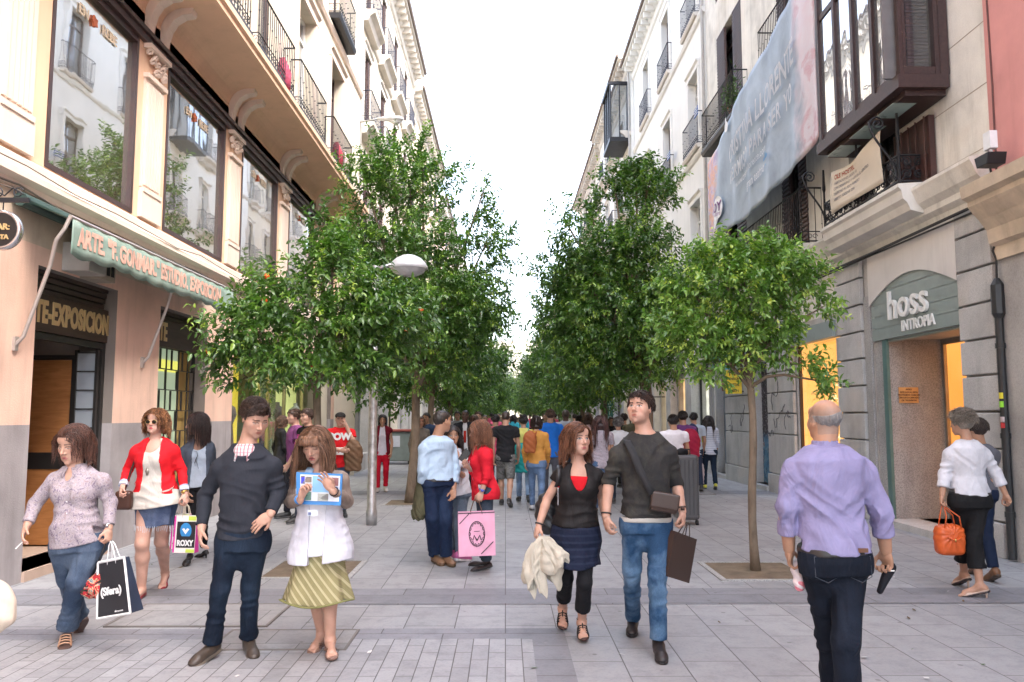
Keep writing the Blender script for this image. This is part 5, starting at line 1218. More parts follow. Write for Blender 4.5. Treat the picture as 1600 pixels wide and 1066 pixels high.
def cloth(name, c, kind='plain', c2=None, rough=.85, fold=.5, sheen=.0):
    if (name,) in MATS: return MATS[(name,)]
    t = NT(name); v = t.coord('Object'); c = list(c); n = t.noise(v, 9, 5, .6); base = t.ramp(n, [(.3, [x*.86 for x in c]), (.7, [min(1, x*1.1) for x in c])])
    if kind == 'denim':
        f = t.noise(v, 3.2, 4, .6); base = t.mix(t.ramp(f, [(.42, 0.0), (.72, 1.0)]), base, c2 or [min(1, x*2.2+.02) for x in c]); w = t.noise(t.coord('Object', scale=(1, 1, .3)), 260, 2); base = t.mix(.3, base, t.ramp(w, [(.35, (.5, .5, .55)), (.65, (1.3, 1.3, 1.35))]), 'MULTIPLY')
    elif kind == 'floral':
        vo = t.node('ShaderNodeTexVoronoi'); t.l.new(t.mix(.06, v, t.noise(v, 30, 3), 'ADD'), vo.inputs['Vector']); vo.inputs['Scale'].default_value = 34
        n2 = t.noise(v, 34, 5, .7, 1.5); base = t.ramp(n2, [(.38, c2), (.5, c), (.56, [x*.75 for x in c]), (.66, (.30, .20, .22))])
    elif kind in ('stripe', 'check', 'diag'):
        sx = t.node('ShaderNodeSeparateXYZ'); t.l.new(t.coord('Object', rot=(0, .7 if kind == 'diag' else 0, 0)), sx.inputs[0]); sc = {'stripe': 130, 'check': 260, 'diag': 150}[kind]
        s1 = t.math('SINE', t.math('MULTIPLY', sx.outputs[0 if kind != 'stripe' else 2], sc)); m_ = t.ramp(s1, [(.45, 0.0), (.6, 1.0)])
        base = t.mix(m_, base, c2)
        if kind == 'diag': s2 = t.math('SINE', t.math('MULTIPLY', sx.outputs[0], 600)); base = t.mix(t.math('MULTIPLY', t.ramp(s2, [(.4, 0.0), (.6, 1.0)]), .35), base, (.30, .32, .10))
        if kind == 'check': s2 = t.math('SINE', t.math('MULTIPLY', sx.outputs[2], sc)); base = t.mix(t.math('MULTIPLY', t.ramp(s2, [(.45, 0.0), (.6, 1.0)]), .6), base, (.45, .2, .25))
    elif kind == 'camo':
        n2 = t.noise(v, 9, 3, .5, 1); base = t.ramp(n2, [(.40, c), (.47, c2), (.56, (.16, .15, .15)), (.62, c)], 'CONSTANT')
    elif kind == 'multi':
        n2 = t.noise(v, 16, 3, .6, 1.5); base = t.ramp(n2, [(.35, (.02, .04, .03)), (.44, (.45, .03, .04)), (.52, c), (.6, c2), (.68, (.03, .03, .04))], 'CONSTANT')
    elif kind == 'worn':
        base = t.mix(t.ramp(t.noise(v, 7, 6, .75), [(.45, 0.0), (.7, 1.0)]), base, c2)
    t.color(base); t.p(rough=rough, sheen=sheen, spec=.18)
    w1 = t.noise(t.coord('Object', scale=(1, 1, .55)), 7.5, 3, .5, .9); w2 = t.noise(v, 420, 2); x = t.math('MULTIPLY_ADD', w2, .012, w1)
    t.bump(x, fold, .045); MATS[(name,)] = t.m; return t.m
def vcol(name='painted', rough=.5, spec=.5, bump=.15):
    if (name,) in MATS: return MATS[(name,)]
    t = NT(name); a = t.node('ShaderNodeAttribute'); a.attribute_name = 'Col'; n = t.noise(t.coord('Object'), 40, 4)
    t.color(t.mix(.3, a.outputs['Color'], t.ramp(n, [(.3, (.7, .7, .7)), (.7, (1.15, 1.15, 1.15))]), 'MULTIPLY')); t.p(rough=rough, spec=spec); t.bump(n, bump, .004); MATS[(name,)] = t.m; return t.m
LEATHER = lambda: vcol('leather', .42, .5, .3)
SK = {'fair': (.50, .295, .215), 'mid': (.43, .245, .165), 'tan': (.42, .235, .15), 'dark': (.09, .045, .03)}
# ---- the head, in its own frame: x to the person's left as we face them, y forward, z up; about 0.23 high
def rotm(yaw, pitch, roll, back):
    """head/body axes as columns; yaw 0 faces the camera (or away when back), + turns the face to the picture's right"""
    y = PI-math.radians(yaw) if back else math.radians(yaw); p = math.radians(pitch); r = math.radians(roll)
    f = V((math.sin(y)*math.cos(p), -math.cos(y)*math.cos(p), math.sin(p))); up0 = V((0, 0, 1)); x = up0.cross(f)*-1.0
    x.normalize(); u = x.cross(f).normalized()
    if u.z < 0: u = -u
    x = f.cross(u).normalized(); q = Matrix.Rotation(r, 3, f); x = q @ x; u = q @ u
    return np.array([list(x), list(f), list(u)], f32).T
def head(B):
    s, R, o = B['hs'], B['hR'], B['hd']; fem = B.get('fem'); h = B['hh']
    tp = lambda *p: o+R@(A3(*p)*s)
    sh = Sh(); E = lambda c, r, k=.012: sh.add(ell(tp(*c), A3(*r)*s, R), k*s)
    jw = .88 if fem else 1.0
    E((0, -.016, .030), (.074, .094, .082)); E((0, .020, -.025), (.066*jw+.003, .070, .080), .03); E((0, .032, -.076), (.051*jw, .042, .034), .03)
    sh.add(ell(tp(0, .068, -.100), A3(.019, .016, .015)*s, R), .02*s)
    for x in (-1, 1):
        E((x*.046, .046, -.022), (.022, .026, .024), .025); E((x*.028, .058, -.070), (.018, .018, .022), .02)
    E((0, .072, .052), (.048, .018, .030), .03)
    if not fem: sh.add(cap(tp(-.034, .080, .024), tp(.034, .080, .024), .008*s), .012*s)
    for x in (-1, 1): sh.sub(ell(tp(x*.031, .099, .002), A3(.017, .016, .0105)*s, R), .010*s); sh.add(ell(tp(x*.031, .0735, .0015), A3(.0135, .0115, .0120)*s, R), .003*s)
    nl = .9 if fem else 1.05
    sh.add(cap(tp(0, .082, .010), tp(0, .096+.008*nl, -.026), .0065*s, .0095*s), .010*s); sh.add(ell(tp(0, .098+.008*nl, -.031), A3(.0105, .010, .009)*s, R), .006*s)
    for x in (-1, 1): sh.add(ell(tp(x*.012, .092, -.035), A3(.0075, .010, .007)*s, R), .005*s)
    op = B.get('mouth', 0)
    sh.add(cap(tp(-.016, .0845, -.0595+op*.3), tp(.016, .0845, -.0595+op*.3), .0045*s), .006*s); sh.add(cap(tp(-.012, .0845, -.0700-op), tp(.012, .0845, -.0700-op), .0055*s), .006*s)
    if op: sh.sub(ell(tp(0, .096, -.065-op*.4), A3(.016, .010, .0012+op*.6)*s, R), .003*s)
    for x in (-1, 1):
        R2 = R@np.array(Matrix.Rotation(-x*.35, 3, 'Z'), f32); sh.add(ell(tp(x*.076, -.008, -.004), A3(.007, .018, .031)*s, R2), .006*s); sh.sub(ell(tp(x*.083, -.004, .0), A3(.005, .009, .017)*s, R2), .004*s)
    nr = B['nr']; nk = B['nk']; sh.add(cap(tp(0, -.022, -.055), nk+A3(0, 0, .01), nr*.97, nr*1.05), .022*s)
    # shoulders of the skin, so neckline and chest are one with the neck
    fw, X = B['fw'], B['X']
    if B.get('chest', True):
        sh.add(cap(nk-A3(0, 0, .02), B['sh'][0]+(B['nk']-B['sh'][0])*.25+A3(0, 0, -.005), nr*.85, nr*.66), .03); sh.add(cap(nk-A3(0, 0, .02), B['sh'][1]+(B['nk']-B['sh'][1])*.25+A3(0, 0, -.005), nr*.85, nr*.66), .03)
        sh.add(ell(nk-A3(0, 0, .14)+fw*.025, A3(B['cw']*.92, B['cd']*.86, .15), np.stack([X, fw, np.cross(X, fw)*-1], 1)), .05)
    v, q = sh.mesh(h)
    sk = np.array(SK[B['skin']] if isinstance(B['skin'], str) else B['skin'])
    def colf(v):
        p = ((v-o)@R)/s; x, y, z = p.T; c = np.repeat(sk[None], len(v), 0)*(1+.06*np.sin(v[:, :1]*40)*np.sin(v[:, 2:]*37)); fr = y > .045
        def bl(m, col, w=1.0):
            m = np.clip(m, 0, 1)[:, None]*w; return c*(1-m)+np.array(col)*m
        ax = np.abs(x); rd = sk*np.array((1.12, .72, .68))
        c = bl(np.clip(1-np.hypot((ax-.042)/.02, (z+.028)/.02), 0, 1)*fr, rd, .38); c = bl(np.clip(1.2-np.hypot(x/.014, (z+.032)/.013), 0, 1)*fr*(y > .09), rd, .3)
        if B.get('stubble'): c = bl(np.clip(1.15-np.hypot(x/.055, (z+.085)/.042), 0, 1)*(y > .01)*(z < -.045), sk*np.array((.62, .62, .66)), B['stubble'])
        lip = B.get('lip', sk*np.array((.78, .52, .52)) if not fem else (.44, .15, .14)); oz = z+.065+op*.35
        c = bl((1-np.hypot(x/(.0225-.006*(oz > 0)), oz/((.0085 if fem else .0072)+op*.9)) > 0)*1.0*(y > .070), lip); c = bl((np.hypot(x/.019, (z+.0655+op*.4)/(.0017+op*.6)) < 1)*1.0*(y > .07), (.09, .03, .03), .75)
        if B.get('teeth'): c = bl((np.hypot(x/.013, (z+.0615-op*.0)/.0035) < 1)*1.0*(y > .065), (.75, .72, .68))
        dx = ax-.031; lid = B.get('lid', 0)
        en = np.hypot(dx/.0152, (z-.0010+dx*dx*9)/.0066); eo = en < 1
        if B.get('eyes', True):
            if lid < .8:
                c = bl(((en < 1.5) & (z > 0))*1.0*fr, sk*.45, .55); c = bl(eo*1.0*fr, (.46, .43, .41)); g = B.get('gaze', 0)*.004
                c = bl((np.hypot(x-np.sign(x)*.031-g, z-.0018) < .0064)*1.0*fr*(en < 1.05), B.get('iris', (.06, .035, .02))); c = bl(((en > .86) & (en < 1.45) & (z > .001))*1.0*fr, (.03, .02, .018), .85)
                if lid: c = bl((eo & (z > .002-lid*.006))*1.0*fr, sk*.82)
            else: c = bl((np.hypot(dx/.0155, (z+.0035-dx*dx*12)/.0024) < 1)*1.0*fr, (.03, .02, .018), .9); c = bl((np.hypot(dx/.016, (z-.004)/.007) < 1)*1.0*fr, sk*.75, .4)
            bz = z-.0225+.0012*(dx/.018)+(dx/.022)**2*.004; bw_ = .0042 if not fem else .0026
            c = bl(((np.abs(bz) < bw_*(1-.35*(dx/.02))) & (np.abs(dx) < .0195))*1.0*fr, B.get('brow', (.05, .03, .02)), .85)
        if B.get('scalp') is not None: c = bl(B['scalp'](x, y, z), B.get('scalpcol', sk*.5), .8)
        return c
    return (v, q), colf
# ---- hair: a soft cap, long masses and many tapering locks
def tubes_np(paths, r0, r1, ns=4):
    """paths (n, m, 3) to one quad mesh of tapering tubes"""
    n, m, _ = paths.shape; T = np.gradient(paths, axis=1); T /= np.linalg.norm(T, axis=2)[..., None]+1e-9
    ref = np.array([.3, .2, 1.0]); U = np.cross(T, ref); U /= np.linalg.norm(U, axis=2)[..., None]+1e-9; W = np.cross(T, U); t = np.linspace(0, 1, m)
    prof = np.minimum(1, t*6+.35)*(1-t)**.38+.05; r = (r0[:, None]*prof[None])
    a = np.arange(ns)*2*PI/ns; Pv = paths[:, :, None, :]+r[:, :, None, None]*(U[:, :, None, :]*np.cos(a)[None, None, :, None]+W[:, :, None, :]*np.sin(a)[None, None, :, None]*r1)
    id_ = np.arange(n*m*ns).reshape(n, m, ns); A, Bq = id_[:, :-1], id_[:, 1:]; Q = np.stack([A, np.roll(A, -1, 2), np.roll(Bq, -1, 2), Bq], -1).reshape(-1, 4)
    return Pv.reshape(-1, 3).astype(f32), Q
def hair(B, parent, style='short', col='dark', n=None, L=None):
    s, R, o, h = B['hs'], B['hR'], B['hd'], B['hh']; rng = np.random.default_rng(B['seed']+5)
    tp = lambda p: o+(p*s)@R.T; tq = lambda *p: o+R@(A3(*p)*s)
    sh = Sh(); th = {'short': .011, 'crop': .004, 'long': .009, 'curly': .018, 'wavy': .012, 'bob': .011, 'pony': .006, 'bald': 0, 'greycurl': .020}[style]
    sh.add(ell(tq(0, -.016, .031), A3(.076+th, .096+th, .083+th)*s, R), .01)
    sh.add(ell(tq(0, .016, .056), A3(.068+th*.5, .073+th*.5, .052+th*.6)*s, R), .012*s) if style != 'bald' else None
    fr_ = B.get('fringe'); hl = B.get('hairline', .066)
    if style == 'bald': sh = Sh().add(ell(tq(0, -.016, .030), A3(.0775, .0975, .0855)*s, R), .01)
    cuts = []
    def face_cut(P):
        p = ((P-o)@R)/s; x, y, z = p[..., 0], p[..., 1], p[..., 2]
        lim = np.where(y > .03, hl-(np.abs(x)/.07)**3*.03, hl) if not fr_ else np.full(x.shape, .030-abs(0))
        d = np.minimum(y-(.022 if style in ('short', 'crop', 'bald') else .03)-np.maximum(0, z)*.25, lim-z)          # in front of and below the hairline
        low = (-.055 if style not in ('short', 'crop', 'bald') else -.035)-z-.0*y
        if style in ('short', 'crop', 'bald'): low = np.maximum(low, 0)*0+np.where(y > -.035, -.008-z, -.06-z)
        if style == 'bald': low = np.maximum(low, z-.035-.012*np.sin(x*30))
        if style == 'greycurl': low = np.maximum(-.075-z, np.where(y > -.02, -.03-z, -1))
        return np.maximum(d, low)*s
    v, q = sh.mesh(h, [face_cut], lambda P: .0018*np.sin(P[..., 0]*150+P[..., 2]*60)*np.sin(P[..., 1]*130))
    parts = [(v, q)]; nloc = -1
    N = n or {'short': 1100, 'crop': 0, 'long': 1100, 'curly': 1000, 'wavy': 1100, 'bob': 900, 'pony': 600, 'bald': 0, 'greycurl': 900}[style]; Ln = L or {'short': .038, 'long': .36, 'curly': .20, 'wavy': .30, 'bob': .17, 'pony': .08, 'greycurl': .055}.get(style, 0)
    if h > .007: N = int(N*.2)
    if N:
        d = rng.normal(size=(N*6, 3)); d[:, 2] = np.abs(d[:, 2]*1.2)-.75*(rng.random(N*6) < .55)*np.abs(d[:, 2]); d /= np.linalg.norm(d, axis=1)[:, None]
        root = d*np.array([.078+th*.8, .104+th*1.1, .089+th])+np.array([0, -.016, .031]); x, y, z = root.T
        ok = ~((y > .024+np.maximum(0, z)*.25) & (z < hl-.002)) & (z > (-.045 if style not in ('short',) else -.03) - (.03 if style == 'greycurl' else 0)) & ~((y > -.03) & (z < -.006)); root = root[ok][:N]; d = d[ok][:N]; nn = len(root); nloc = nn
        m = 12; P = np.zeros((nn, m, 3)); P[:, 0] = root; dirn = np.zeros((nn, 3)); st = Ln/(m-1)*rng.uniform(.75, 1.15, nn); part = B.get('part', .0)
        nv = d/np.array([.078, .098, .085]); nv /= np.linalg.norm(nv, axis=1)[:, None]; sgx = np.sign(root[:, 0]-part+1e-5)
        if style in ('short', 'greycurl'): dirn = np.stack([sgx*.3+B.get('sweep', .35), np.where(root[:, 1] > .035, .5, -.5), np.where((root[:, 2] < .07) & (root[:, 1] < .03), -1.1, .15)], 1)
        elif style == 'pony': dirn = np.stack([-root[:, 0]*4, np.full(nn, -1.), np.full(nn, .0)], 1)
        else: dirn = np.stack([sgx*.9, np.where(root[:, 1] > .02, -.35, -.5), np.full(nn, -.6)], 1)+np.array([0, -1.3, .35])*B.get('swept', 0)
        dirn = dirn+rng.normal(size=(nn, 3))*(.35 if style == 'greycurl' else .16); dirn -= nv*(dirn*nv).sum(1)[:, None]; dirn /= np.linalg.norm(dirn, axis=1)[:, None]; dirn += nv*{'short': .16, 'greycurl': .22, 'curly': .45, 'wavy': .12}.get(style, .04)
        dirn /= np.linalg.norm(dirn, axis=1)[:, None]; ph = rng.uniform(0, 6.28, nn); wv = {'curly': .011, 'wavy': .006, 'greycurl': .007, 'long': .0015, 'bob': .004}.get(style, 0)
        fq = {'curly': 1.5, 'wavy': .85, 'greycurl': 1.3}.get(style, .6); down = (A3(0, 0, -1)@R); el_ = np.array([.080+th, .100+th, .088+th])
        for k in range(1, m):
            g = .0 if style in ('short', 'greycurl', 'pony') else min(1, .16*k); dk = dirn*(1-g)+down[None]*g; p = P[:, k-1]+dk*st[:, None]; c0 = np.array([0, -.016, .031]); e = (p-c0)/el_; le = np.linalg.norm(e, axis=1); ins = le < 1
            zz_ = p[:, 2] < -.03; p = np.where((ins & ~zz_)[:, None], c0+e/np.maximum(le, 1e-6)[:, None]*el_, p)
            if style not in ('short', 'greycurl', 'pony'):
                f = (p[:, 1] > .035) & (np.abs(p[:, 0]) < .068) & (p[:, 2] < .05); p[f, 0] = np.sign(p[f, 0]+1e-6)*.077
                low = p[:, 2] < -.10; w_ = np.clip((-.10-p[:, 2])*2.0, 0, .3); p[:, 1] = p[:, 1]+np.where(low, B.get('hair_fwd', 0)*.01, 0)
            P[:, k] = p
        if wv:
            kk = np.arange(m)[None]; P[:, :, 0] += wv*np.sin(kk*fq+ph[:, None])*np.minimum(1, kk/3); P[:, :, 1] += wv*np.cos(kk*fq+ph[:, None])*np.minimum(1, kk/3)
        # keep long hair out of the shoulders
        Wd = tp(P.reshape(-1, 3)).reshape(P.shape)
        if style in ('long', 'wavy', 'curly', 'bob'):
            for a_, b_, r_ in ((B['nk'], B['sh'][0], .075), (B['nk'], B['sh'][1], .075), (B['nk']-A3(0, 0, .02), B['nk']-A3(0, 0, .4), B['cd']*1.0+.03)):
                ba = b_-a_; t = np.clip(((Wd-a_)@ba)/(ba@ba), 0, 1); q_ = a_+t[..., None]*ba; dv = Wd-q_; dl = np.linalg.norm(dv, axis=2); f = dl < r_; Wd = np.where(f[..., None], q_+dv/np.maximum(dl, 1e-5)[..., None]*r_, Wd)
        rr = rng.uniform(.0018, .0042, nn)*(1.15 if style in ('curly', 'wavy', 'long') else .85)*s*(2.6 if h > .0065 else 1); fly = rng.random(nn) < .07; rr[fly] *= .4; Wd[fly] += (rng.normal(size=(int(fly.sum()), 1, 3))*(.014 if style != 'short' else .004)+0)*np.linspace(0, 1, m)[None, :, None]; parts.append(tubes_np(Wd, rr, .55))
        if style in ('long', 'wavy', 'bob', 'curly'):                       # inner mass so nothing shows between the locks
            sb = Sh(); e = Ln*.8
            for x in (-1, 0, 1): a_ = tq(x*.05, -.045, .02); b_ = tq(x*.055, -.075, -.06); sb.add(cap(a_, b_, .045*s, .035*s), .03); sb.add(cap(b_, b_-A3(0, 0, max(.02, e-.12)), .035*s, .018*s), .03)
            for x in (-1, 1):
                if style != 'bob': sb.add(cap(tq(x*.074, -.02, .0), tq(x*.080, -.015, -.09), .022*s, .02*s), .02)
            parts.append(sb.mesh(max(h, .006)))
        if fr_:
            nf = 150; xs = rng.uniform(-.062, .062, nf); Pf = np.zeros((nf, 8, 3)); t = np.linspace(0, 1, 8)
            zt = .095; Pf[:, :, 0] = xs[:, None]*(1+.15*t)+.004*np.sin(t*3+xs[:, None]*90); Pf[:, :, 1] = .045+.058*np.sqrt(np.clip(1-(xs[:, None]/.085)**2, 0, 1))*np.sin(np.clip(t*1.3+.35, 0, 1.57))*1.0+.016; Pf[:, :, 2] = zt-(zt-fr_)*t**1.2
            parts.append(tubes_np(tp(Pf.reshape(-1, 3)).reshape(Pf.shape), np.full(nf, .0036*s), .8))
    def hc(v, i):
        if i == 0: return np.full((len(v), 3), .8)
        k = 48 if len(v) % 48 == 0 and len(v)//48 == nloc else 32; n_ = len(v)//k
        if len(v) % k or (k == 32 and n_ != 150): return np.full((len(v), 3), .7)
        c = np.repeat(rng.uniform(.45, 1.75, n_)[:, None]*np.array([1, 1, 1]), k, 0); return c
    return np_mesh('hair', parts, col, parent, hc)
# ---- hands
def hand(w, d, n, side, s=1.0, curl=.5, spread=.06, tcurl=.5, h=.003, curls=None):
    """w wrist, d finger direction, n the way the palm faces, side +1/-1 for the thumb's side (along d x n)"""
    w = np.asarray(w, f32); d = nrm(d); n = np.asarray(n, f32); n = nrm(n-d*(n@d)); t = np.cross(d, n)*side; R = np.stack([t, d, n], 1); sh = Sh()
    sh.add(ell(w+d*.052*s, A3(.040, .056, .0165)*s, R), .004); sh.add(cap(w-d*.02*s, w+d*.03*s, .021*s, .022*s), .02); sh.add(ell(w+(d*.035+t*.024+n*.008)*s, A3(.016, .03, .016)*s, R), .012)
    Ls = (.074, .082, .077, .060)
    for i, (off, L) in enumerate(zip((.028, .0095, -.0095, -.0275), Ls)):
        c = (curls[i] if curls else curl)*(1+.12*(i-1.5)*.6); p = w+(d*(.094-.006*abs(i-1.2))+t*off)*s; a = c*.9; dd = nrm(d*math.cos(a)+n*math.sin(a)+t*spread*(1.5-i)); r = .0085*s*(1 if i < 3 else .88)
        for f, da in ((.46, c*1.1), (.30, c*.8), (.24, 0)):
            q = p+dd*L*f*s; sh.add(cap(p, q, r, r*.93), .003); p = q; a += da; dd = nrm(d*math.cos(a)+n*math.sin(a)+t*spread*(1.5-i)*.7); r *= .93
    p = w+(d*.03+t*.03+n*.004)*s; a0 = nrm(d*.75+t*.62+n*(.25+.5*tcurl)); q = p+a0*.042*s; sh.add(cap(p, q, .0125*s, .0105*s), .008); a1 = nrm(d*.9+t*(.3-.6*tcurl)+n*(.25+.7*tcurl)); sh.add(cap(q, q+a1*.033*s, .0102*s, .0085*s), .003)
    return sh.mesh(h)
# ---- a dressed figure
SEC_M = [(-.32, .150, .090, 0), (-.12, .168, .108, -.012), (0, .168, .113, -.014), (.2, .158, .108, 0), (.4, .150, .104, .012), (.6, .160, .110, .014), (.78, .172, .113, .008), (.9, .160, .100, -.004), (1.0, .095, .070, -.008), (1.07, .05, .048, 0)]
SEC_F = [(-.32, .155, .095, 0), (-.12, .175, .115, -.014), (0, .168, .114, -.014), (.2, .148, .102, 0), (.42, .122, .090, .010), (.6, .132, .098, .012), (.78, .143, .100, .004), (.9, .132, .088, -.004), (1.0, .080, .060, -.006), (1.07, .045, .043, 0)]
def loft(B, off, t0, t1, flare=0, fl_t=.35, sec=None, wr=0, slope=0, hw=0):
    Sx = np.array(sec or (SEC_F if B.get('fem') else SEC_M)); p0, N = B['pel'], B['nk']; u = nrm(N-p0); S_ = float(np.linalg.norm(N-p0)); hX, sX, fw = B['hX'], B['X'], B['fw']; k = B['bs']; wf, df = B.get('wf', 1), B.get('df', 1); bel = B.get('belly', 0)
    def fn(P):
        q = P-p0; t = (q@u)/S_; a = np.interp(t, Sx[:, 0], Sx[:, 1]).astype(f32)*k*wf+off; b = np.interp(t, Sx[:, 0], Sx[:, 2]).astype(f32)*k*df+off; fo = np.interp(t, Sx[:, 0], Sx[:, 3]).astype(f32)*k
        if bel: g = np.exp(-((t-.25)/.25)**2); b = b+bel*g; a = a+bel*.6*g; fo = fo+bel*.7*g
        if flare: g = np.clip((fl_t-t)/fl_t, 0, 2); a = a+flare*g; b = b+flare*g
        w = np.clip(t, 0, 1)[..., None]; X = hX*(1-w)+sX*w; X = X/np.sqrt((X*X).sum(-1, keepdims=True)); F = np.cross(X, u)*-1.0; F = F*np.sign((F@fw))[..., None]
        r = q-t[..., None]*S_*u; x = (r*X).sum(-1)/a; y = ((r*F).sum(-1)-fo)/b; e = (np.abs(x)**2.3+np.abs(y)**2.3)**(1/2.3); d = (e-1)*np.minimum(a, b)
        if wr: an = np.arctan2(y, x); d = d-crease(P, an*2.2+t*S_*16+B['seed'], wr, B['seed'])-crease(P, t*S_*34-an, wr*.8*np.clip(1.2-np.abs(t-.25)*2.2, 0, 1), B['seed']+2)
        tl = t0+slope*(r*X).sum(-1)/S_+hw*np.sin(np.arctan2(y, x)*2+1); return np.maximum(d, np.maximum(t-t1, tl-t)*S_)
    m = .30*k+off+flare; a, b = p0+u*S_*t0, p0+u*S_*t1; return fn, np.minimum(a, b)-m*.9, np.maximum(a, b)+m*.9
def tpos(B, t): return B['pel']+(B['nk']-B['pel'])*t
def arm_pt(B, i, f):
    s, e, w = B['sh'][i], B['el'][i], B['wr'][i]; return s+(e-s)*f if f <= 1 else e+(w-e)*(f-1)
def top(B, parent, name, mat, sl=1.93, off=.014, hem=-.05, neck='crew', openw=None, flare=.0, loose=.012, wr=.0035, t1=1.02, cuff=0, shirtend=None, bust=True, sleevemat=None, shoulder=True, tail=None, slope=0):
    k = B['bs']; sh = Sh(); r0, r1, r2 = B['ar']; u = nrm(B['nk']-B['pel'])
    sh.add(loft(B, off, hem, t1, flare, wr=wr, slope=slope, hw=.022), .02)
    if B.get('fem') and bust:
        for i, x in enumerate((-1, 1)): sh.add(ell(tpos(B, .66)+B['X']*x*.068*k+B['fw']*(.062*k*B.get('df', 1)+.022), A3(.066, .062, .066)*k*B.get('bust', 1)), .045)
    if shoulder:
        for i in (0, 1):
            S_ = B['sh'][i]; nb = B['nk']+(S_-B['nk'])*.14-u*.006*k; sh.add(cap(nb, S_-u*.022*k, .036*k+off, r0*.72+off*.8), .03); sh.add(cap(S_-u*.035*k, tpos(B, .76)+(S_-B['nk'])*.5, r0*.86+off*.6, r0*1.1+off), .04)
            if sl > 0:
                f = min(sl, 1); e = arm_pt(B, i, f); re = r0+(r1-r0)*f; sh.add(cap(S_-u*.018*k, e, r0*.88+off*.7, re+loose, wr*1.1, 55, i), .03)
                if sl > 1: w = arm_pt(B, i, sl); sh.add(cap(B['el'][i], w, r1+loose, r1+(r2-r1)*(sl-1)+loose*.9, wr*1.6, 75, i+2), .015); e = w; re = r1+(r2-r1)*(sl-1)
                if cuff: d_ = nrm(arm_pt(B, i, sl)-arm_pt(B, i, sl-.1)); sh.add(cap(e-d_*.045, e+d_*.005, re+loose+cuff, re+loose+cuff*1.1), .002)
    nr = B['nr']; nk = B['nk']; fw = B['fw']; X = B['X']; Rm = np.stack([X, fw, u], 1)
    if neck == 'crew': sh.sub(ell(nk+u*.045+fw*.014, A3(nr+.018, nr+.020, .055), Rm), .004)
    elif neck == 'wide': sh.sub(ell(nk+u*.035+fw*.02, A3(nr+.035, nr+.035, .065), Rm), .004)
    elif neck == 'v': sh.sub(ell(nk+u*.04+fw*.012, A3(nr+.014, nr+.016, .055), Rm), .004); sh.sub(ell(nk-u*.075+fw*.10, A3(.050, .085, .10), Rm), .01)
    elif neck == 'smallv': sh.sub(ell(nk+u*.045+fw*.014, A3(nr+.022, nr+.022, .055), Rm), .004); sh.sub(ell(nk-u*.012+fw*.10, A3(.050, .085, .055), Rm), .01)
    elif neck == 'deepv': sh.sub(ell(nk+u*.03+fw*.012, A3(nr+.03, nr+.03, .055), Rm), .004); sh.sub(ell(nk-u*.07+fw*.11, A3(.062, .10, .13), Rm), .01)
    elif neck == 'scoop': sh.sub(ell(nk+u*.03+fw*.012, A3(nr+.03, nr+.03, .055), Rm), .004); sh.sub(ell(nk-u*.03+fw*.11, A3(.085, .10, .085), Rm), .01)
    elif neck == 'shirt': sh.sub(ell(nk+u*.05, A3(nr+.008, nr+.010, .05), Rm), .003); sh.sub(ell(nk-u*.03+fw*.10, A3(.030, .07, .07), Rm), .006)
    cuts = []; S_ = float(np.linalg.norm(nk-B['pel'])); p0 = B['pel']
    if sl > 0:
        for i in (0, 1):
            e = arm_pt(B, i, sl); d_ = nrm(arm_pt(B, i, sl)-arm_pt(B, i, sl-.1))
            cuts.append(lambda P, e=e, d_=d_: np.where((((P-e)**2).sum(-1) < .011+.0), ((P-e)@d_), -1.))
    if openw:
        w0, w1 = openw
        def oc(P):
            q = P-p0; t = (q@u)/S_; x = q@X; y = q@fw; w = w1+(w0-w1)*np.clip(t, 0, 1); return np.where(y > .0, w-np.abs(x-(B.get('openoff', 0))), -1)
        cuts.append(oc)
    v, q = sh.mesh(B['h'], cuts); return np_mesh(name, [(v, q)], mat, parent)
def collar(B, parent, mat, w=.034, spread=.5, tall=.03, name='collar'):
    nk, fw, X = B['nk'], B['fw'], B['X']; u = nrm(B['nk']-B['pel']); m = MB(); nr = B['nr']
    for sg in (-1, 1):
        for k in range(12):
            def P(a, j):
                th = a*PI*.93; r = nr+.006+(.016+.012*a if j else 0); y = -math.cos(th); x = math.sin(th)*sg; dz = (tall if not j else tall-w*(1+.9*a**3)); xx = x*r*1.05; yy = y*(r+.004)-(0 if not j else 0); fx = .0
                if j: xx += sg*.020*a**4; yy += .012*a**2
                return V(nk+X*xx+fw*(yy+.004+.022*a)+u*(dz-.030*a-.002))
            a, b = k/12, (k+1)/12; m.face([P(a, 0), P(b, 0), P(b, 1), P(a, 1)])
    o = m.build(name, mat, parent, smooth=True); md = o.modifiers.new('s', 'SOLIDIFY'); md.thickness = .003; return o
def belt(B, parent, mat, t=.04, w=.035, off=.02, name='belt', buckle=None):
    u = nrm(B['nk']-B['pel']); S_ = float(np.linalg.norm(B['nk']-B['pel'])); d = w/S_/2; sh = Sh().add(loft(B, off, t-d, t+d), .002); v, q = sh.mesh(min(B['h'], .009)); o = np_mesh(name, [(v, q)], mat, parent)
    return o
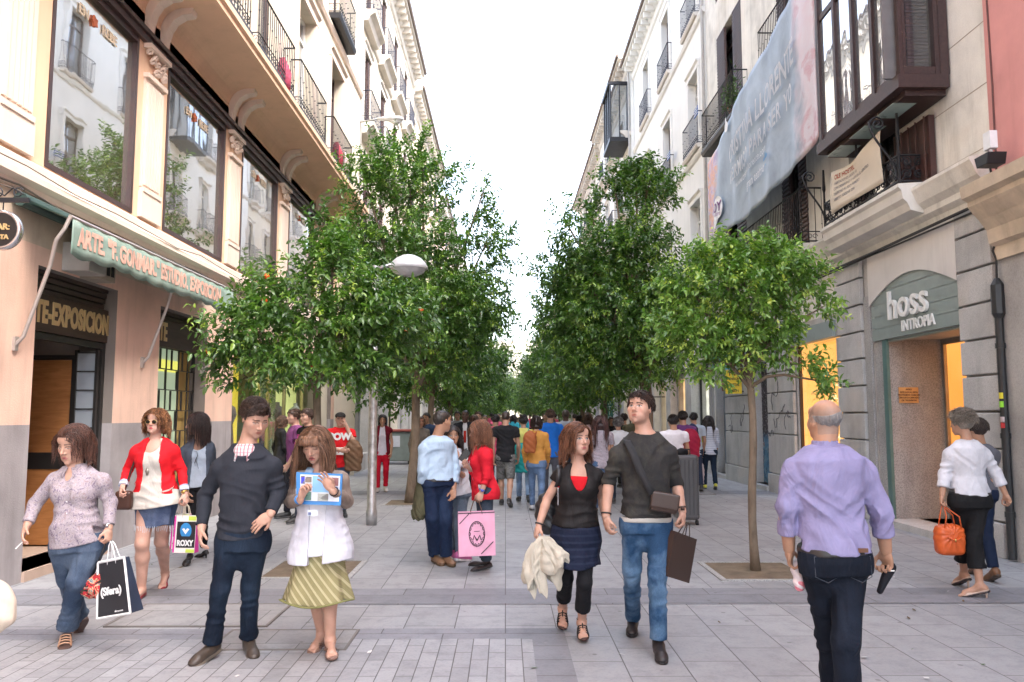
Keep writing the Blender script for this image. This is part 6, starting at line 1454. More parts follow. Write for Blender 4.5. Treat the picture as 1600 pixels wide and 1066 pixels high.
def pants(B, parent, mat, name='trousers', rt=.088, rk=.062, ra=.052, hem=.97, waist=.10, off=.008, wr=.004, fit=0, hemw=0, length2=None, seat=True):
    k = B['bs']; sh = Sh(); sh.add(loft(B, off, -.12, waist+.02), .03); wf = B.get('lf', 1)
    if seat: sh.add(ell(B['pel']-A3(0, 0, .10)*k, A3(.085, .075, .115)*k*B.get('wf', 1)), .045)
    for i in (0, 1):
        H, K, A_ = B['hip'][i], B['kn'][i], B['an'][i]; e = min(hem, 1)
        if hem > 1: e2 = K+(A_-K)*(hem-1); re = rk+(ra-rk)*(hem-1)
        if seat: sh.add(ell(H-B['fw']*.028*k-A3(0, 0, .01), A3(.092, .085, .10)*k*B.get('wf', 1)), .05)
        sh.add(cap(H-A3(0, 0, .02), H+(K-H)*e, rt*k*wf, (rt+(rk-rt)*e)*k*wf, wr*.8, 40, i*3), .02)
        if hem > 1: sh.add(cap(K, e2, rk*k*wf, re*k, wr*1.2, 42, i*3+1), .02)
        if hem > 1 and hemw: d_ = nrm(e2-K); sh.add(cap(e2-d_*.14, e2, re*k, (re+hemw)*k, wr, 70, i), .02)
    cuts = []; u = nrm(B['nk']-B['pel']); S_ = float(np.linalg.norm(B['nk']-B['pel'])); p0 = B['pel']; cuts.append(lambda P: (((P-p0)@u)/S_-waist)*S_)
    for i in (0, 1):
        if hem > 1: K, A_ = B['kn'][i], B['an'][i]; e = K+(A_-K)*(hem-1); d_ = nrm(A_-K)
        else: K, A_ = B['hip'][i], B['kn'][i]; e = K+(A_-K)*hem; d_ = nrm(A_-K)
        cuts.append(lambda P, e=e, d_=d_: np.where(((P-e)**2).sum(-1) < .020, ((P-e)@d_), -1.))
    v, q = sh.mesh(B['h']*1.1, cuts); return np_mesh(name, [(v, q)], mat, parent)
def skirt(B, parent, mat, name='skirt', hemz=.45, r1=(.24, .2), waist=.14, pleat=.006, c1=None, top_t=None, off=.012, nf=9):
    """a tube of cloth from the waist to hemz (height of the hem above the ground)"""
    p1 = tpos(B, waist); z1 = hemz; kx = (B['kn'][0]+B['kn'][1])/2; c = c1 if c1 is not None else A3(*(B['pel'][:2]*.5+kx[:2]*.5), z1); X, fw = B['hX'], B['fw']; X = nrm(A3(X[0], X[1], 0)); F = nrm(A3(fw[0], fw[1], 0)); Sx = np.array(SEC_F if B.get('fem') else SEC_M); k = B['bs']*B.get('wf', 1)
    def fn(P):
        t = np.clip((p1[2]-P[..., 2])/(p1[2]-z1), 0, 1); tt = waist-(p1[2]-P[..., 2])/max(.3, float(B['nk'][2]-B['pel'][2])); a0 = np.interp(tt, Sx[:, 0], Sx[:, 1])*k+off; b0 = np.interp(tt, Sx[:, 0], Sx[:, 2])*k*B.get('df', 1)+off
        a = np.maximum(a0 if r1[0] > .17 else a0*(1-t)+r1[0]*t, .13+(r1[0]-.13)*t); b = np.maximum(b0 if r1[1] > .15 else b0*(1-t)+r1[1]*t, .09+(r1[1]-.09)*t); ce = p1+(c-p1)*t[..., None]; x = ((P-ce)@X)/a; y = ((P-ce)@F+.012)/b; an = np.arctan2(y, x)
        d = (np.sqrt(x*x+y*y)-1)*np.minimum(a, b)+pleat*t*(np.sin(an*nf+B['seed'])+.5*np.sin(an*nf*1.7+2+t*3)); return np.maximum(d, np.maximum(P[..., 2]-p1[2], z1+.012*np.sin(an*3)-P[..., 2]))
    m = max(r1)+.06; lo = np.minimum(p1, c)-m; hi = np.maximum(p1, c)+m; lo[2] = z1-.04; hi[2] = p1[2]+.03; sh = Sh(); sh.o.append(((fn, lo, hi), .01, 'u')); v, q = sh.mesh(B['h']); return np_mesh(name, [(v, q)], mat, parent)
def foot_frame(B, i): a, t = B['an'][i], B['toe'][i]; d = nrm(t-a); return a, t, d
def shoe(B, parent, i, kind='sneaker', c=(.05, .04, .04), sole=(.03, .03, .03), k=1.0):
    a, t = B['an'][i], B['toe'][i]; s = .95*k*B['bs']; f = t-a; fh = nrm(A3(f[0], f[1], 0)); pitch = nrm(f+A3(0, 0, .055)*s)          # along the sole
    up = nrm(A3(0, 0, 1)-pitch*pitch[2]); sd = np.cross(pitch, up); R = np.stack([sd, pitch, up], 1); L = float(np.linalg.norm(f)); heel = a-up*.062*s-pitch*.035*s; ball = heel+pitch*(.17*s); tip = heel+pitch*.238*s; sh = Sh(); ex = []; h = min(B['h']*.55, .006)
    thick = kind in ('sneaker', 'dress')
    if thick:
        sh.add(cap(heel+up*.03*s, ball+up*.020*s, .035*s, .040*s), .02); sh.add(ell(ball+up*.022*s+pitch*.025*s, A3(.046, .06, .030)*s, R), .02); sh.add(cap(a-up*.02*s, heel+up*.055*s+pitch*.01*s, .036*s, .040*s), .03); sh.add(cap(a-up*.02*s+pitch*.02*s, ball+up*.03*s, .036*s, .026*s), .03)
    elif kind in ('flat', 'heel'):
        sh.add(ell(heel+up*.02*s+pitch*.02*s, A3(.031, .045, .030)*s, R), .01); sh.add(ell(ball+up*.008*s+pitch*.012*s, A3(.041, .062, .020)*s, R), .02); sh.add(cap(heel+up*.005*s, ball+up*.002*s, .027*s, .034*s), .02); sh.sub(ell(heel+up*.045*s+pitch*.062*s, A3(.031, .075, .036)*s, R), .006)
    cut = lambda P: (heel+up*(.0)*s-P)@up
    parts = []
    if thick or kind in ('flat', 'heel'): parts.append(sh.mesh(h, [cut]))
    so = Sh(); th = .010 if kind in ('flat', 'heel') else .013
    so.add(ell(heel+pitch*.022*s, A3(.036, .052, .03)*s, R), .01); so.add(ell(ball+pitch*.015*s, A3(.047, .066, .03)*s, R), .02); so.add(cap(heel, ball, .030*s, .038*s), .02)
    so_m = so.mesh(h, [lambda P: np.abs((P-heel+up*.004)@up)-th*s])
    parts.append(so_m); bs_ = len(parts)-1
    if kind == 'heel': hh = Sh(); hh.add(cap(heel, heel-up*.0+A3(0, 0, -max(.02, float(heel[2])-.004)), .014*s, .008*s)); parts.append(hh.mesh(h))
    if kind in ('sandal', 'flip', 'gladiator'):
        m = MB(); ctr = lambda f_, z: heel+pitch*f_*s+up*z*s
        if kind == 'flip': st = [[ctr(.185, .015), ctr(.15, .038)+sd*.03*s, ctr(.10, .012)+sd*.042*s], [ctr(.185, .015), ctr(.15, .038)-sd*.03*s, ctr(.10, .012)-sd*.042*s]]
        else:
            st = [[ctr(f_, .01)-sd*w_*s, ctr(f_, z_)-sd*w_*.75*s, ctr(f_, z_+.008), ctr(f_, z_)+sd*w_*.75*s, ctr(f_, .01)+sd*w_*s] for f_, z_, w_ in ((.19, .030, .045), (.165, .040, .045), (.14, .048, .043), (.115, .058, .041))]
            for z_ in (.075, .10) if kind == 'gladiator' else (.08,): st.append([a+(sd*math.cos(q)*.037+fh*math.sin(q)*.042)*s+up*(z_-.075)*s+pitch*.0 for q in [j*PI/5 for j in range(11)]])
            if kind == 'gladiator': st.append([ctr(.19, .036), ctr(.14, .060), ctr(.10, .072), a+pitch*.043*s+up*.01*s, a+pitch*.036*s+up*.05*s])
        for p in st: m.tube([V(x) for x in p], .0055*s, 6)
        vv = np.array(m.v, f32); ff = [q for q in m.f if len(q) == 4]; parts.append((vv, np.array(ff))); 
    def colf(v, j):
        cc = np.repeat(np.array([c if j != bs_ else sole]), len(v), 0).astype(float)
        if kind == 'sneaker' and j == 0: z = (v-heel)@up; cc[z < .012*s] = sole
        return cc
    return np_mesh('shoe', parts, LEATHER(), parent, colf)
def person(lab, Y, J, back=False, yaw=0, pitch=0, roll=0, skin='fair', fem=False, hairs=('short', (.03, .018, .012)), h=.008, hh=None, group=None, bs=1.0, hand0={}, hand1={}, legs='none', hands=(1, 1), cat='person', scale_head=1.0, **kw):
    g = lambda k: J[k] if isinstance(J[k], np.ndarray) else np.array(at(J[k][0], J[k][1], Y+(J[k][2] if len(J[k]) > 2 else 0)), f32)
    def gz(k):
        if isinstance(J[k], np.ndarray): return J[k]
        px, py, z = J[k]; d = ray(px, py); t = (z-CAMZ)/d[2]; return A3(d[0]*t, d[1]*t, z)
    B = dict(kw); B.update(fem=fem, skin=skin, h=h, hh=hh or h*.45, bs=bs, back=back)
    T, C = g('top'), g('chin'); B['hs'] = float(np.linalg.norm(T-C))/.232*scale_head; B['hR'] = rotm(yaw, pitch, roll, back); B['hd'] = (T+C)/2
    B['nk'] = g('nk'); B['sh'] = [g('s0'), g('s1')]; B['el'] = [g('e0'), g('e1')]; B['wr'] = [g('w0'), g('w1')]; B['hip'] = [g('h0'), g('h1')]; B['kn'] = [g('k0'), g('k1')]; B['an'] = [gz('a0'), gz('a1')]; B['toe'] = [gz('t0'), gz('t1')]
    B['pel'] = (B['hip'][0]+B['hip'][1])/2; B['X'] = nrm(B['sh'][1]-B['sh'][0]); B['hX'] = nrm(B['hip'][1]-B['hip'][0]); u = nrm(B['nk']-B['pel']); sg = -1 if back else 1; B['fw'] = nrm(np.cross(B['X'], u)*sg)
    B['nr'] = (.046 if fem else .057)*bs*B.get('nw', 1); B['cw'] = (.14 if fem else .17)*bs; B['cd'] = (.09 if fem else .105)*bs*B.get('df', 1); B.setdefault('seed', int(abs(J['top'][0]))); k_ = B.get('aw', 1)*bs
    B['ar'] = [x*k_ for x in ((.048, .036, .0245) if fem else (.056, .042, .029))]
    P = thing('person', lab, cat, (float(B['pel'][0]), float(B['pel'][1]), 0), group)
    hm, hcol = head(B); parts = [hm]; cols_ = [lambda v: hcol(v)]
    sk = np.array(SK[skin] if isinstance(skin, str) else skin); flat = lambda v: np.repeat(sk[None], len(v), 0)*(1+.05*np.sin(v[:, :1]*60+v[:, 2:]*45))
    for i in (0, 1):
        sh = Sh(); r0, r1, r2 = B['ar']; E, W_2 = B['el'][i], B['wr'][i]; sh.add(cap(B['sh'][i]-A3(0, 0, .02), E, r0*.84, r1*.92), .02); m_ = E+(W_2-E)*.28; sh.add(cap(E, m_, r1*.88, r1*.96), .008); sh.add(cap(m_, W_2, r1*.94, r2), .008); parts.append(sh.mesh(max(.005, h*.75))); cols_.append(flat)
        if hands[i]:
            hk = dict(hand0 if i == 0 else hand1); d = nrm(W_2-E); inward = B['X']*(1 if i == 0 else -1); hd_ = A3(*hk.pop('d')) if 'd' in hk else d; n_ = A3(*hk.pop('n')) if 'n' in hk else nrm(inward*.85-B['fw']*.35); side = hk.pop('side', None)
            if side is None: side = 1 if float(np.cross(nrm(hd_), n_)@B['fw']) > 0 else -1
            parts.append(hand(W_2, hd_, n_, side, (.89 if fem else .98)*bs, h=max(.003, h*.38), **hk)); cols_.append(flat)
    if legs != 'none':
        for i in (0, 1):
            H, K, A_ = B['hip'][i], B['kn'][i], B['an'][i]; sh = Sh(); w_ = B.get('lf', 1)*bs
            if legs in ('full', 'knee'): sh.add(cap(H, K, .080*w_, .054*w_), .02)
            cf = K+(A_-K)*.3-B['fw']*.012; sh.add(cap(K, cf, .051*w_, .054*w_), .03); sh.add(cap(cf, A_, .053*w_, .034*w_), .03); sh.add(ell(K+B['fw']*.012, A3(.042, .042, .05)*w_), .02)
            t = B['toe'][i]; f = t-A_; pt = nrm(f+A3(0, 0, .055)); up = nrm(A3(0, 0, 1)-pt*pt[2]); heel = A_-up*.055*bs-pt*.03*bs; ball = heel+pt*.17*bs; s_ = bs; sd = np.cross(pt, up)
            sh.add(cap(A_, heel+up*.025, .034*s_, .028*s_), .02); sh.add(cap(A_-up*.01, ball+up*.018, .030*s_, .020*s_), .03); sh.add(cap(heel+up*.022, ball+up*.014, .026*s_, .026*s_), .02)
            for q in range(5): r = (.012 if q == 0 else .0085)*s_; o_ = (-.026+.013*q)*s_*(1 if i == 0 else -1)*(1 if not back else -1); sh.add(cap(ball+sd*o_*.9+up*.009, ball+sd*o_+pt*(.052-.006*q)*s_+up*.007, r*1.2, r), .008)
            parts.append(sh.mesh(max(.0045, h*.65))); cols_.append(flat)
    np_mesh('body', parts, SKIN, P, lambda v, i: cols_[i](v))
    if hairs: B['hobj'] = hair(B, P, hairs[0], hair_mat('hair%.3f%.3f%.3f' % tuple(hairs[1]), hairs[1], hairs[2] if len(hairs) > 2 else None), *(hairs[3:] if len(hairs) > 3 else ()))
    B['P'] = P; return B
def tubeobj(name, pts, r, mat, parent, n=6, flat=1.0):
    m = MB(); m.tube([V(p) for p in pts], r, n, flat=flat); return m.build(name, mat, parent, smooth=True)
def strap(name, pts, w, nrmv, mat, parent, th=.004):
    """a flat band through pts; w its width across nrmv x direction"""
    pts = [V(p) for p in pts]; m = MB(); n = len(pts); nv = [V(q) for q in nrmv] if isinstance(nrmv, list) else [V(nrmv)]*n; q = []
    for i in range(n):
        t = (pts[min(i+1, n-1)]-pts[max(0, i-1)]).normalized(); s_ = t.cross(nv[i]).normalized()*w/2; q.append((pts[i]-s_, pts[i]+s_))
    for i in range(n-1): m.face([q[i][0], q[i][1], q[i+1][1], q[i+1][0]])
    o = m.build(name, mat, parent, smooth=True); md = o.modifiers.new('s', 'SOLIDIFY'); md.thickness = th; md.offset = 0; return o
def paper_bag(lab, c, ux, fwd, w, hgt, d, mats, handle=(.5, .45, .35), tilt=0, group=None, name='paper_bag', cat='bag', hl=.12, flare=.0, hr=.004):
    """open paper carrier; c is the middle of its top edge; ux along its width"""
    ux, fwd = V(ux).normalized(), V(fwd).normalized(); up = ux.cross(fwd).normalized(); up = up if up.z > 0 else -up; c = V(c); T = thing(name, lab, cat, tuple(c-up*hgt), group); m = MB()
    P = lambda x, y, z: c+ux*x*(1+flare*z/hgt)+fwd*y+up*z
    a = w/2; b = d/2; B_ = -hgt
    for s in (-1, 1):
        m.face([P(-a, s*b*.35, 0), P(a, s*b*.35, 0), P(a, s*b, B_), P(-a, s*b, B_)], 0)
        m.face([P(s*a, -b*.35, 0), P(s*a, 0, -.0), P(s*a*.985, 0, -hgt*.6), P(s*a, -b, B_)], 1); m.face([P(s*a, b*.35, 0), P(s*a, 0, -.0), P(s*a*.985, 0, -hgt*.6), P(s*a, b, B_)], 1); m.face([P(s*a*.985, 0, -hgt*.6), P(s*a, -b, B_), P(s*a, b, B_)], 1)
    m.face([P(-a, -b, B_), P(a, -b, B_), P(a, b, B_), P(-a, b, B_)], 1)
    o = m.build('carrier', mats, T); md = o.modifiers.new('s', 'SOLIDIFY'); md.thickness = .003; md.offset = 0
    for s in (-1, 1):
        pts = [P(-w*.16, s*b*.37, -.03), P(-w*.15, s*b*.37, .01), P(-w*.07, s*b*.2, hl*.8), P(0, s*b*.12, hl), P(w*.07, s*b*.2, hl*.8), P(w*.15, s*b*.37, .01), P(w*.16, s*b*.37, -.03)]
        mm = MB(); mm.tube(pts, hr, 6); mm.build('handle', plain('handle'+str(handle), handle, .6), T, smooth=True)
    return T, P
# ================================================================ THE PASSERS-BY, nearest first
def legs_pair(B, P, kind='sneaker', c=(.05, .04, .04), so=(.03, .03, .03), **k):
    for i in (0, 1): shoe(B, P, i, kind, c, so, **k)
SKN = lambda n: plain('acc'+str(n), n, .4)
def watch(B, i, mat, name='watch', f=1.93, r=None):
    a = arm_pt(B, i, f); d = nrm(B['wr'][i]-B['el'][i]); u_ = nrm(np.cross(d, A3(0, 1, .1))); w = np.cross(d, u_); rr = r or B['ar'][2]+.004; m = MB(); m.tube([V(a+(u_*math.cos(q)+w*math.sin(q))*rr) for q in [j*PI/7 for j in range(15)]], .006, 6)
    if name == 'watch': m.box(V(a-B['fw']*0-A3(.013, rr+.009, .013)), V(a+A3(.013, -rr+.002, .013)))
    return m.build(name, mat, B['P'], smooth=True)
# -- woman in the flowered blouse
WHITE_ = plain('pearl_button', (.6, .58, .6), .3)
B = person('curly haired woman in a lilac flowered blouse and jeans walking with a cigarette', 5.9, dict(top=(117, 666), chin=(113, 723), nk=(118, 730, .03), s0=(87, 746), s1=(160, 747), e0=(56, 786, .0), e1=(172, 786, .04), w0=(42, 822, -.10), w1=(170, 826, -.03), h0=(100, 848), h1=(143, 848), k0=(106, 905, .12), k1=(121, 908, -.06), a0=(124, 966, .11), a1=(104, 984, .1), t0=(120, 984, .02), t1=(101, 1010, .015)), yaw=-14, pitch=-14, skin='fair', fem=True, hairs=('wavy', (.045, .016, .009), None, 1000, .26), swept=2, wf=1.0, df=1.08, aw=1.08, lf=1.05, h=.0075, lid=.6, hairline=.07, hand0=dict(curl=.45), hand1=dict(curl=1.2), belly=.015, seed=3)
P = B['P']; BLO = cloth('flowered blouse', (.40, .35, .37), 'floral', (.17, .13, .19), fold=.6); top(B, P, 'blouse', BLO, sl=1.86, off=.011, hem=-.03, neck='shirt', wr=.005, loose=.009, flare=.012, cuff=.004); collar(B, P, BLO, .04)
m = MB(); [m.lathe([(0, -.005), (.006, -.003), (.006, .003), (0, .005)], tuple(tpos(B, t)+B['fw']*(.135-.02*abs(t-.5))), 8) for t in (.1, .25, .4, .55, .7)]; m.build('buttons', WHITE_, P)
pants(B, P, cloth('blue jeans', (.035, .055, .095), 'denim', (.12, .16, .22)), rt=.098, rk=.068, ra=.058, hem=1.92, hemw=.018, wr=.005)
legs_pair(B, P, 'sandal', (.42, .24, .15), (.10, .06, .05)); watch(B, 1, plain('silver', (.5, .5, .52), .25, .9), f=1.86)
f = MB(); w = B['wr'][0]; c0 = V(w+A3(-.005, -.03, -.105)); f.tube([c0, c0+V((-.03, -.03, -.045))], .004, 6); o = f.build('cigarette', plain('cigarette_paper', (.75, .73, .7), .7)); tag(o, 'lit cigarette between the fingers of the woman in the flowered blouse', 'cigarette')
# straps and her bags: black carrier with white edges, and a printed cloth bag
BLK = plain('black_card', (.018, .018, .022), .45, bump=.05); WHT = plain('white_card', (.74, .73, .72), .6); w = V(B['wr'][1]); c = w+V((.07, -.05, -.21))
T, PP = paper_bag('black paper carrier edged in white with Sfera-style lettering beside the blue jeans'.replace('Sfera-style ', 'white '), c, (.86, -.35, .20), (.3, .9, .0), .25, .38, .12, [BLK, plain('navy_card', (.02, .03, .055), .45)], (.7, .7, .7), hl=.13, flare=-.25)
e = MB(); a_, b_, H_ = .125, .06, .38
for A_, C_ in (((-a_, -b_*.4, 0), (a_, -b_*.4, 0)), ((-a_, -b_*.4, 0), (-a_, -b_, -H_)), ((a_, -b_*.4, 0), (a_, -b_, -H_)), ((-a_, -b_, -H_), (a_, -b_, -H_)), ((-a_, -b_, -H_), (-a_, b_, -H_)), ((-a_, b_*.4, 0), (-a_, b_, -H_))): e.tube([PP(*A_), PP(*C_)], .009, 4)
e.build('white_edge', WHT, T)
t = MB(); o_ = PP(0, -b_*.78-.012, -H_*.55); ux = (PP(.1, -b_, -H_*.5)-PP(-.1, -b_, -H_*.5)).normalized(); uy = (PP(0, -b_*.4, 0)-PP(0, -b_, -H_)).normalized(); add_text(t, '(Sfera)', .075, o_, ux, uy, 0, depth=.003, bold=.0025); add_text(t, 'sfera.com', .02, PP(.05, -b_*.97-.01, -H_*.92), ux, uy, 0, depth=.002); uz = (PP(-a_, b_, -H_)-PP(-a_, -b_, -H_)).normalized(); add_text(t, '(Sfera', .05, PP(-a_*1.15-.008, 0, -H_*.5), -uy, -uz, 0, depth=.002, bold=.001); t.build('lettering', WHT, T)
sb = Sh(); c2 = np.array(w+V((-.07, .0, -.42)), f32); sb.add(ell(c2, A3(.11, .07, .075))); sb.add(ell(c2+A3(.03, 0, .07), A3(.07, .05, .05)), .03); T = thing('cloth_bag', 'knotted patterned cloth bag hanging behind the black carrier', 'bag', tuple(c2)); v, q = sb.mesh(.006, warp=lambda P: .006*np.sin(P[..., 0]*60+P[..., 2]*40)); np_mesh('bag_body', [(v, q)], cloth('patterned scarf cloth', (.55, .33, .2), 'multi', (.12, .20, .22)), T); tubeobj('strap', [c2+A3(-.03, 0, .08), c2+A3(.02, 0, .22), np.array(w+V((0, 0, -.06)))], .007, BLK, T)
# -- woman in the red jacket
B = person('woman with sunglasses, short auburn curls and a red jacket over a white lace top', 7.5, dict(top=(245, 641), chin=(242, 678), nk=(243, 688, .02), s0=(215, 703), s1=(269, 702), e0=(200, 734, .05), e1=(284, 735, .05), w0=(191, 764, -.14), w1=(289, 772, -.02), h0=(230, 782), h1=(259, 782), k0=(222, 850, -.1), k1=(252, 846, .12), a0=(221, 920, .085), a1=(258, 894, .13), t0=(212, 937, .015), t1=(254, 916, .02)), yaw=-4, pitch=4, skin=(.54, .32, .245), fem=True, hairs=('curly', (.075, .026, .010), (.34, .15, .06), 1000, .20), wf=1.06, lf=1.1, df=1.08, aw=.95, h=.008, hairline=.076, legs='full', eyes=False, lip=(.5, .06, .08), hand0=dict(curl=1.1), hand1=dict(curl=1.1))
P = B['P']; RED = cloth('scarlet jacket', (.62, .012, .020), rough=.8); top(B, P, 'lace_top', cloth('cream lace', (.56, .52, .47), 'worn', (.44, .40, .35)), sl=0, off=.022, hem=-.10, neck='scoop', flare=.03, shoulder=False, wr=.006)
top(B, P, 'jacket', RED, sl=1.72, off=.030, hem=.02, neck='v', openw=(.055, .10), wr=.004, loose=.010, flare=.015); top_c = cloth('pinstripe cuff', (.6, .62, .72), 'stripe', (.3, .35, .5))
for i in (0, 1): d = nrm(arm_pt(B, i, 1.8)-arm_pt(B, i, 1.6)); e = arm_pt(B, i, 1.74); v, q = Sh().add(cap(e-d*.03, e+d*.018, .040, .042), .002).mesh(.005, [lambda P_, e=e, d=d: np.abs((P_-e)@d)-.026]); np_mesh('cuff', [(v, q)], top_c, P)
skirt(B, P, cloth('denim skirt', (.055, .08, .15), 'denim', (.16, .2, .3)), hemz=.655, r1=(.165, .14), waist=.06, off=.016)
m = MB(); rr = random.Random(2)
for k in range(60): a = k/60*2*PI; x = float(B['pel'][0])+.185*math.cos(a); y = float(B['pel'][1])+.155*math.sin(a)-.0; m.tube([(x, y, .665), (x+rr.uniform(-.01, .01), y, .62+rr.uniform(-.015, .01))], .0022, 3)
m.build('frayed_hem', plain('fray', (.5, .52, .56), .9), P)
legs_pair(B, P, 'flat', (.33, .012, .03), (.12, .03, .03)); hs_c, hR, s = B['hd'], B['hR'], B['hs']
m = MB()
for x in (-1, 1):
    c = hs_c+hR@(A3(x*.031, .093, -.003)*s); n_ = 12; ux, uy = hR[:, 0], hR[:, 2]; m.face([V(c+(ux*.023*math.cos(2*PI*k/n_)+uy*(.019*math.sin(2*PI*k/n_)-.002))*s) for k in range(n_)])
o = m.build('sunglasses', facade_glass('sunglass', (.012, .010, .008), .10, .0), P); md = o.modifiers.new('s', 'SOLIDIFY'); md.thickness = .003
m = MB()
for x in (-1, 1): m.tube([V(hs_c+hR@(A3(x*(.031+.0235*math.cos(a)), .0945, -.004+.0195*math.sin(a))*s)) for a in [k*PI/8 for k in range(17)]], .0012, 4); m.tube([V(hs_c+hR@(A3(x*.053, .092, .003)*s)), V(hs_c+hR@(A3(x*.076, .0, .004)*s))], .0014, 4)
m.build('frame', plain('gold_wire', (.6, .42, .15), .3, .9), o)
nk, fw, X = B['nk'], B['fw'], B['X']; tubeobj('necklace', [nk-X*.05+A3(0, 0, .01), nk-X*.04+fw*.11-A3(0, 0, .10), nk+fw*.135-A3(0, 0, .24), nk+X*.04+fw*.11-A3(0, 0, .10), nk+X*.05+A3(0, 0, .01)], .003, plain('antique_silver', (.3, .28, .24), .35, .8), P); tubeobj('pendant', [nk+fw*.145-A3(0, 0, .25), nk+fw*.15-A3(0, 0, .28), nk+fw*.145-A3(0, 0, .32)], [.006, .020, .008], plain('antique_silver', (.3, .28, .24), .35, .8), P, 8, .5); watch(B, 1, plain('gold_watch', (.55, .36, .1), .3, .9), f=1.9)
w = V(B['wr'][0]); T = thing('handbag', 'small dark brown leather shoulder bag under the red jacket sleeve', 'bag', tuple(w)); c = np.array(w+V((.03, -.02, -.10)), f32); v, q = Sh().add(box_(c, A3(.075, .04, .085), None, .03)).mesh(.006); np_mesh('bag_body', [(v, q)], LEATHER(), T, lambda v, i: np.repeat(np.array([[.055, .02, .012]]), len(v), 0)); strap('strap', [c+A3(0, 0, .07), B['el'][0]+A3(.06, -.07, 0), B['sh'][0]+A3(.05, -.085, .0), B['sh'][0]+A3(.045, .02, .07)], .016, (0, -1, 0), plain('brown_strap', (.05, .02, .015), .5), T)
w = V(B['wr'][1]); sx = 0
for k, (dx, dy, wd, hg, lab) in enumerate(((-.06, .10, .17, .32, 'narrow ROXY-lettered carrier'), (.04, -.04, .21, .33, 'wider carrier'))):
    lab = ('narrower white surf-shop carrier with a blue badge behind its twin', 'wider white surf-shop carrier with a black panel and blue oval badge')[k]
    c = w+V((dx, dy, -.19)); T, PP = paper_bag(lab, c, (1, -.12, 0), (.1, 1, 0), wd, hg, .08, [plain('surf_card', (.72, .68, .62), .6), plain('magenta_card', (.5, .03, .25), .6)], (.55, .48, .36), group='surf-shop carriers held by the woman in red', hl=.10, hr=.003)
    def pq(x0, x1, z0, z1, y=-.004, m=None, mm=None): b0 = lambda z: -.04*(.35+.65*(-z)/hg)+y; mm.face([PP(x0, b0(z0), z0), PP(x1, b0(z0), z0), PP(x1, b0(z1), z1), PP(x0, b0(z1), z1)], m or 0)
    m = MB(); h2 = wd/2; pq(-h2*.72, h2*.98, -hg*.86, -hg*.16, mm=m); m.build('black_panel', plain('print_black', (.015, .014, .015), .5), T)
    m = MB(); pq(h2*.3, h2*.99, -hg*.13, -.005, mm=m); pq(h2*.2, h2*.99, -hg*.99, -hg*.9, mm=m); m.build('lime_patch', plain('print_lime', (.5, .62, .08), .5), T)
    m = MB(); pq(-h2*.99, -h2*.84, -hg*.99, -.005, mm=m); m.build('pink_stripe', plain('print_pink', (.6, .04, .3), .5), T)
    m = MB(); m.face([PP(h2*.12+.055*math.cos(a), -.04*(.35+.65*.4)-.008, -hg*.40+.07*math.sin(a)) for a in [q*PI/10 for q in range(20)]]); m.build('blue_badge', plain('print_blue', (.03, .22, .5), .5), T)
    m = MB(); y_ = -.04*(.35+.65*.4)-.011; cx = h2*.12; m.face([PP(cx-.035, y_, -hg*.36), PP(cx, y_, -hg*.50), PP(cx+.035, y_, -hg*.36), PP(cx+.015, y_, -hg*.33), PP(cx, y_, -hg*.39), PP(cx-.015, y_, -hg*.33)])
    add_text(m, 'ROXY', .07, PP(h2*.12, -.04*(.35+.65*.75)-.010, -hg*.74), (1, -.12, 0), (0, 0, 1), 0, depth=.003, bold=.003, scx=.8); m.build('lettering', WHT, T)
# -- dark haired woman behind
B = person('woman in profile with long straight dark hair and grey cardigan over bird print tee', 9.2, dict(top=(310, 645), chin=(305, 679), nk=(312, 688, .02), s0=(291, 703), s1=(326, 703, .05), e0=(287, 738, .0), e1=(334, 736, .1), w0=(292, 770, -.12), w1=(330, 768, .0), h0=(300, 757), h1=(323, 757), k0=(300, 810, -.1), k1=(318, 808, .1), a0=(296, 863, .13), a1=(318, 858, .1), t0=(290, 881, .03), t1=(312, 868, .02)), yaw=-68, pitch=-5, skin='mid', fem=True, hairs=('long', (.012, .007, .006), (.05, .022, .016), 900, .34), h=.0095, hairline=.08, seed=8)
P = B['P']; top(B, P, 'tee', cloth('pale blue tee', (.45, .52, .60)), sl=0, off=.016, hem=-.05, neck='scoop', shoulder=False); top(B, P, 'cardigan', cloth('blue grey cardigan', (.085, .10, .13)), sl=1.9, off=.03, hem=-.06, neck='v', openw=(.06, .09), loose=.014)
pants(B, P, cloth('black leggings', (.012, .012, .014)), rt=.08, rk=.055, ra=.042, hem=1.9); legs_pair(B, P, 'heel', (.015, .013, .013), (.02, .015, .015))
m = MB(); c = B['nk']+B['fw']*.155-A3(0, 0, .2); X, u = B['X'], nrm(B['nk']-B['pel']); pt = lambda x, z: V(c+X*x+u*z); m.tube([pt(-.03, -.08), pt(-.01, -.02), pt(.01, .03), pt(.0, .07), pt(-.04, .075)], [.012, .034, .02, .012, .003], 8, flat=.15); m.tube([pt(.02, -.12), pt(0, -.04)], .006, 5, flat=.3); m.build('bird_print', plain('print_grey', (.06, .06, .07), .8), P, smooth=True)
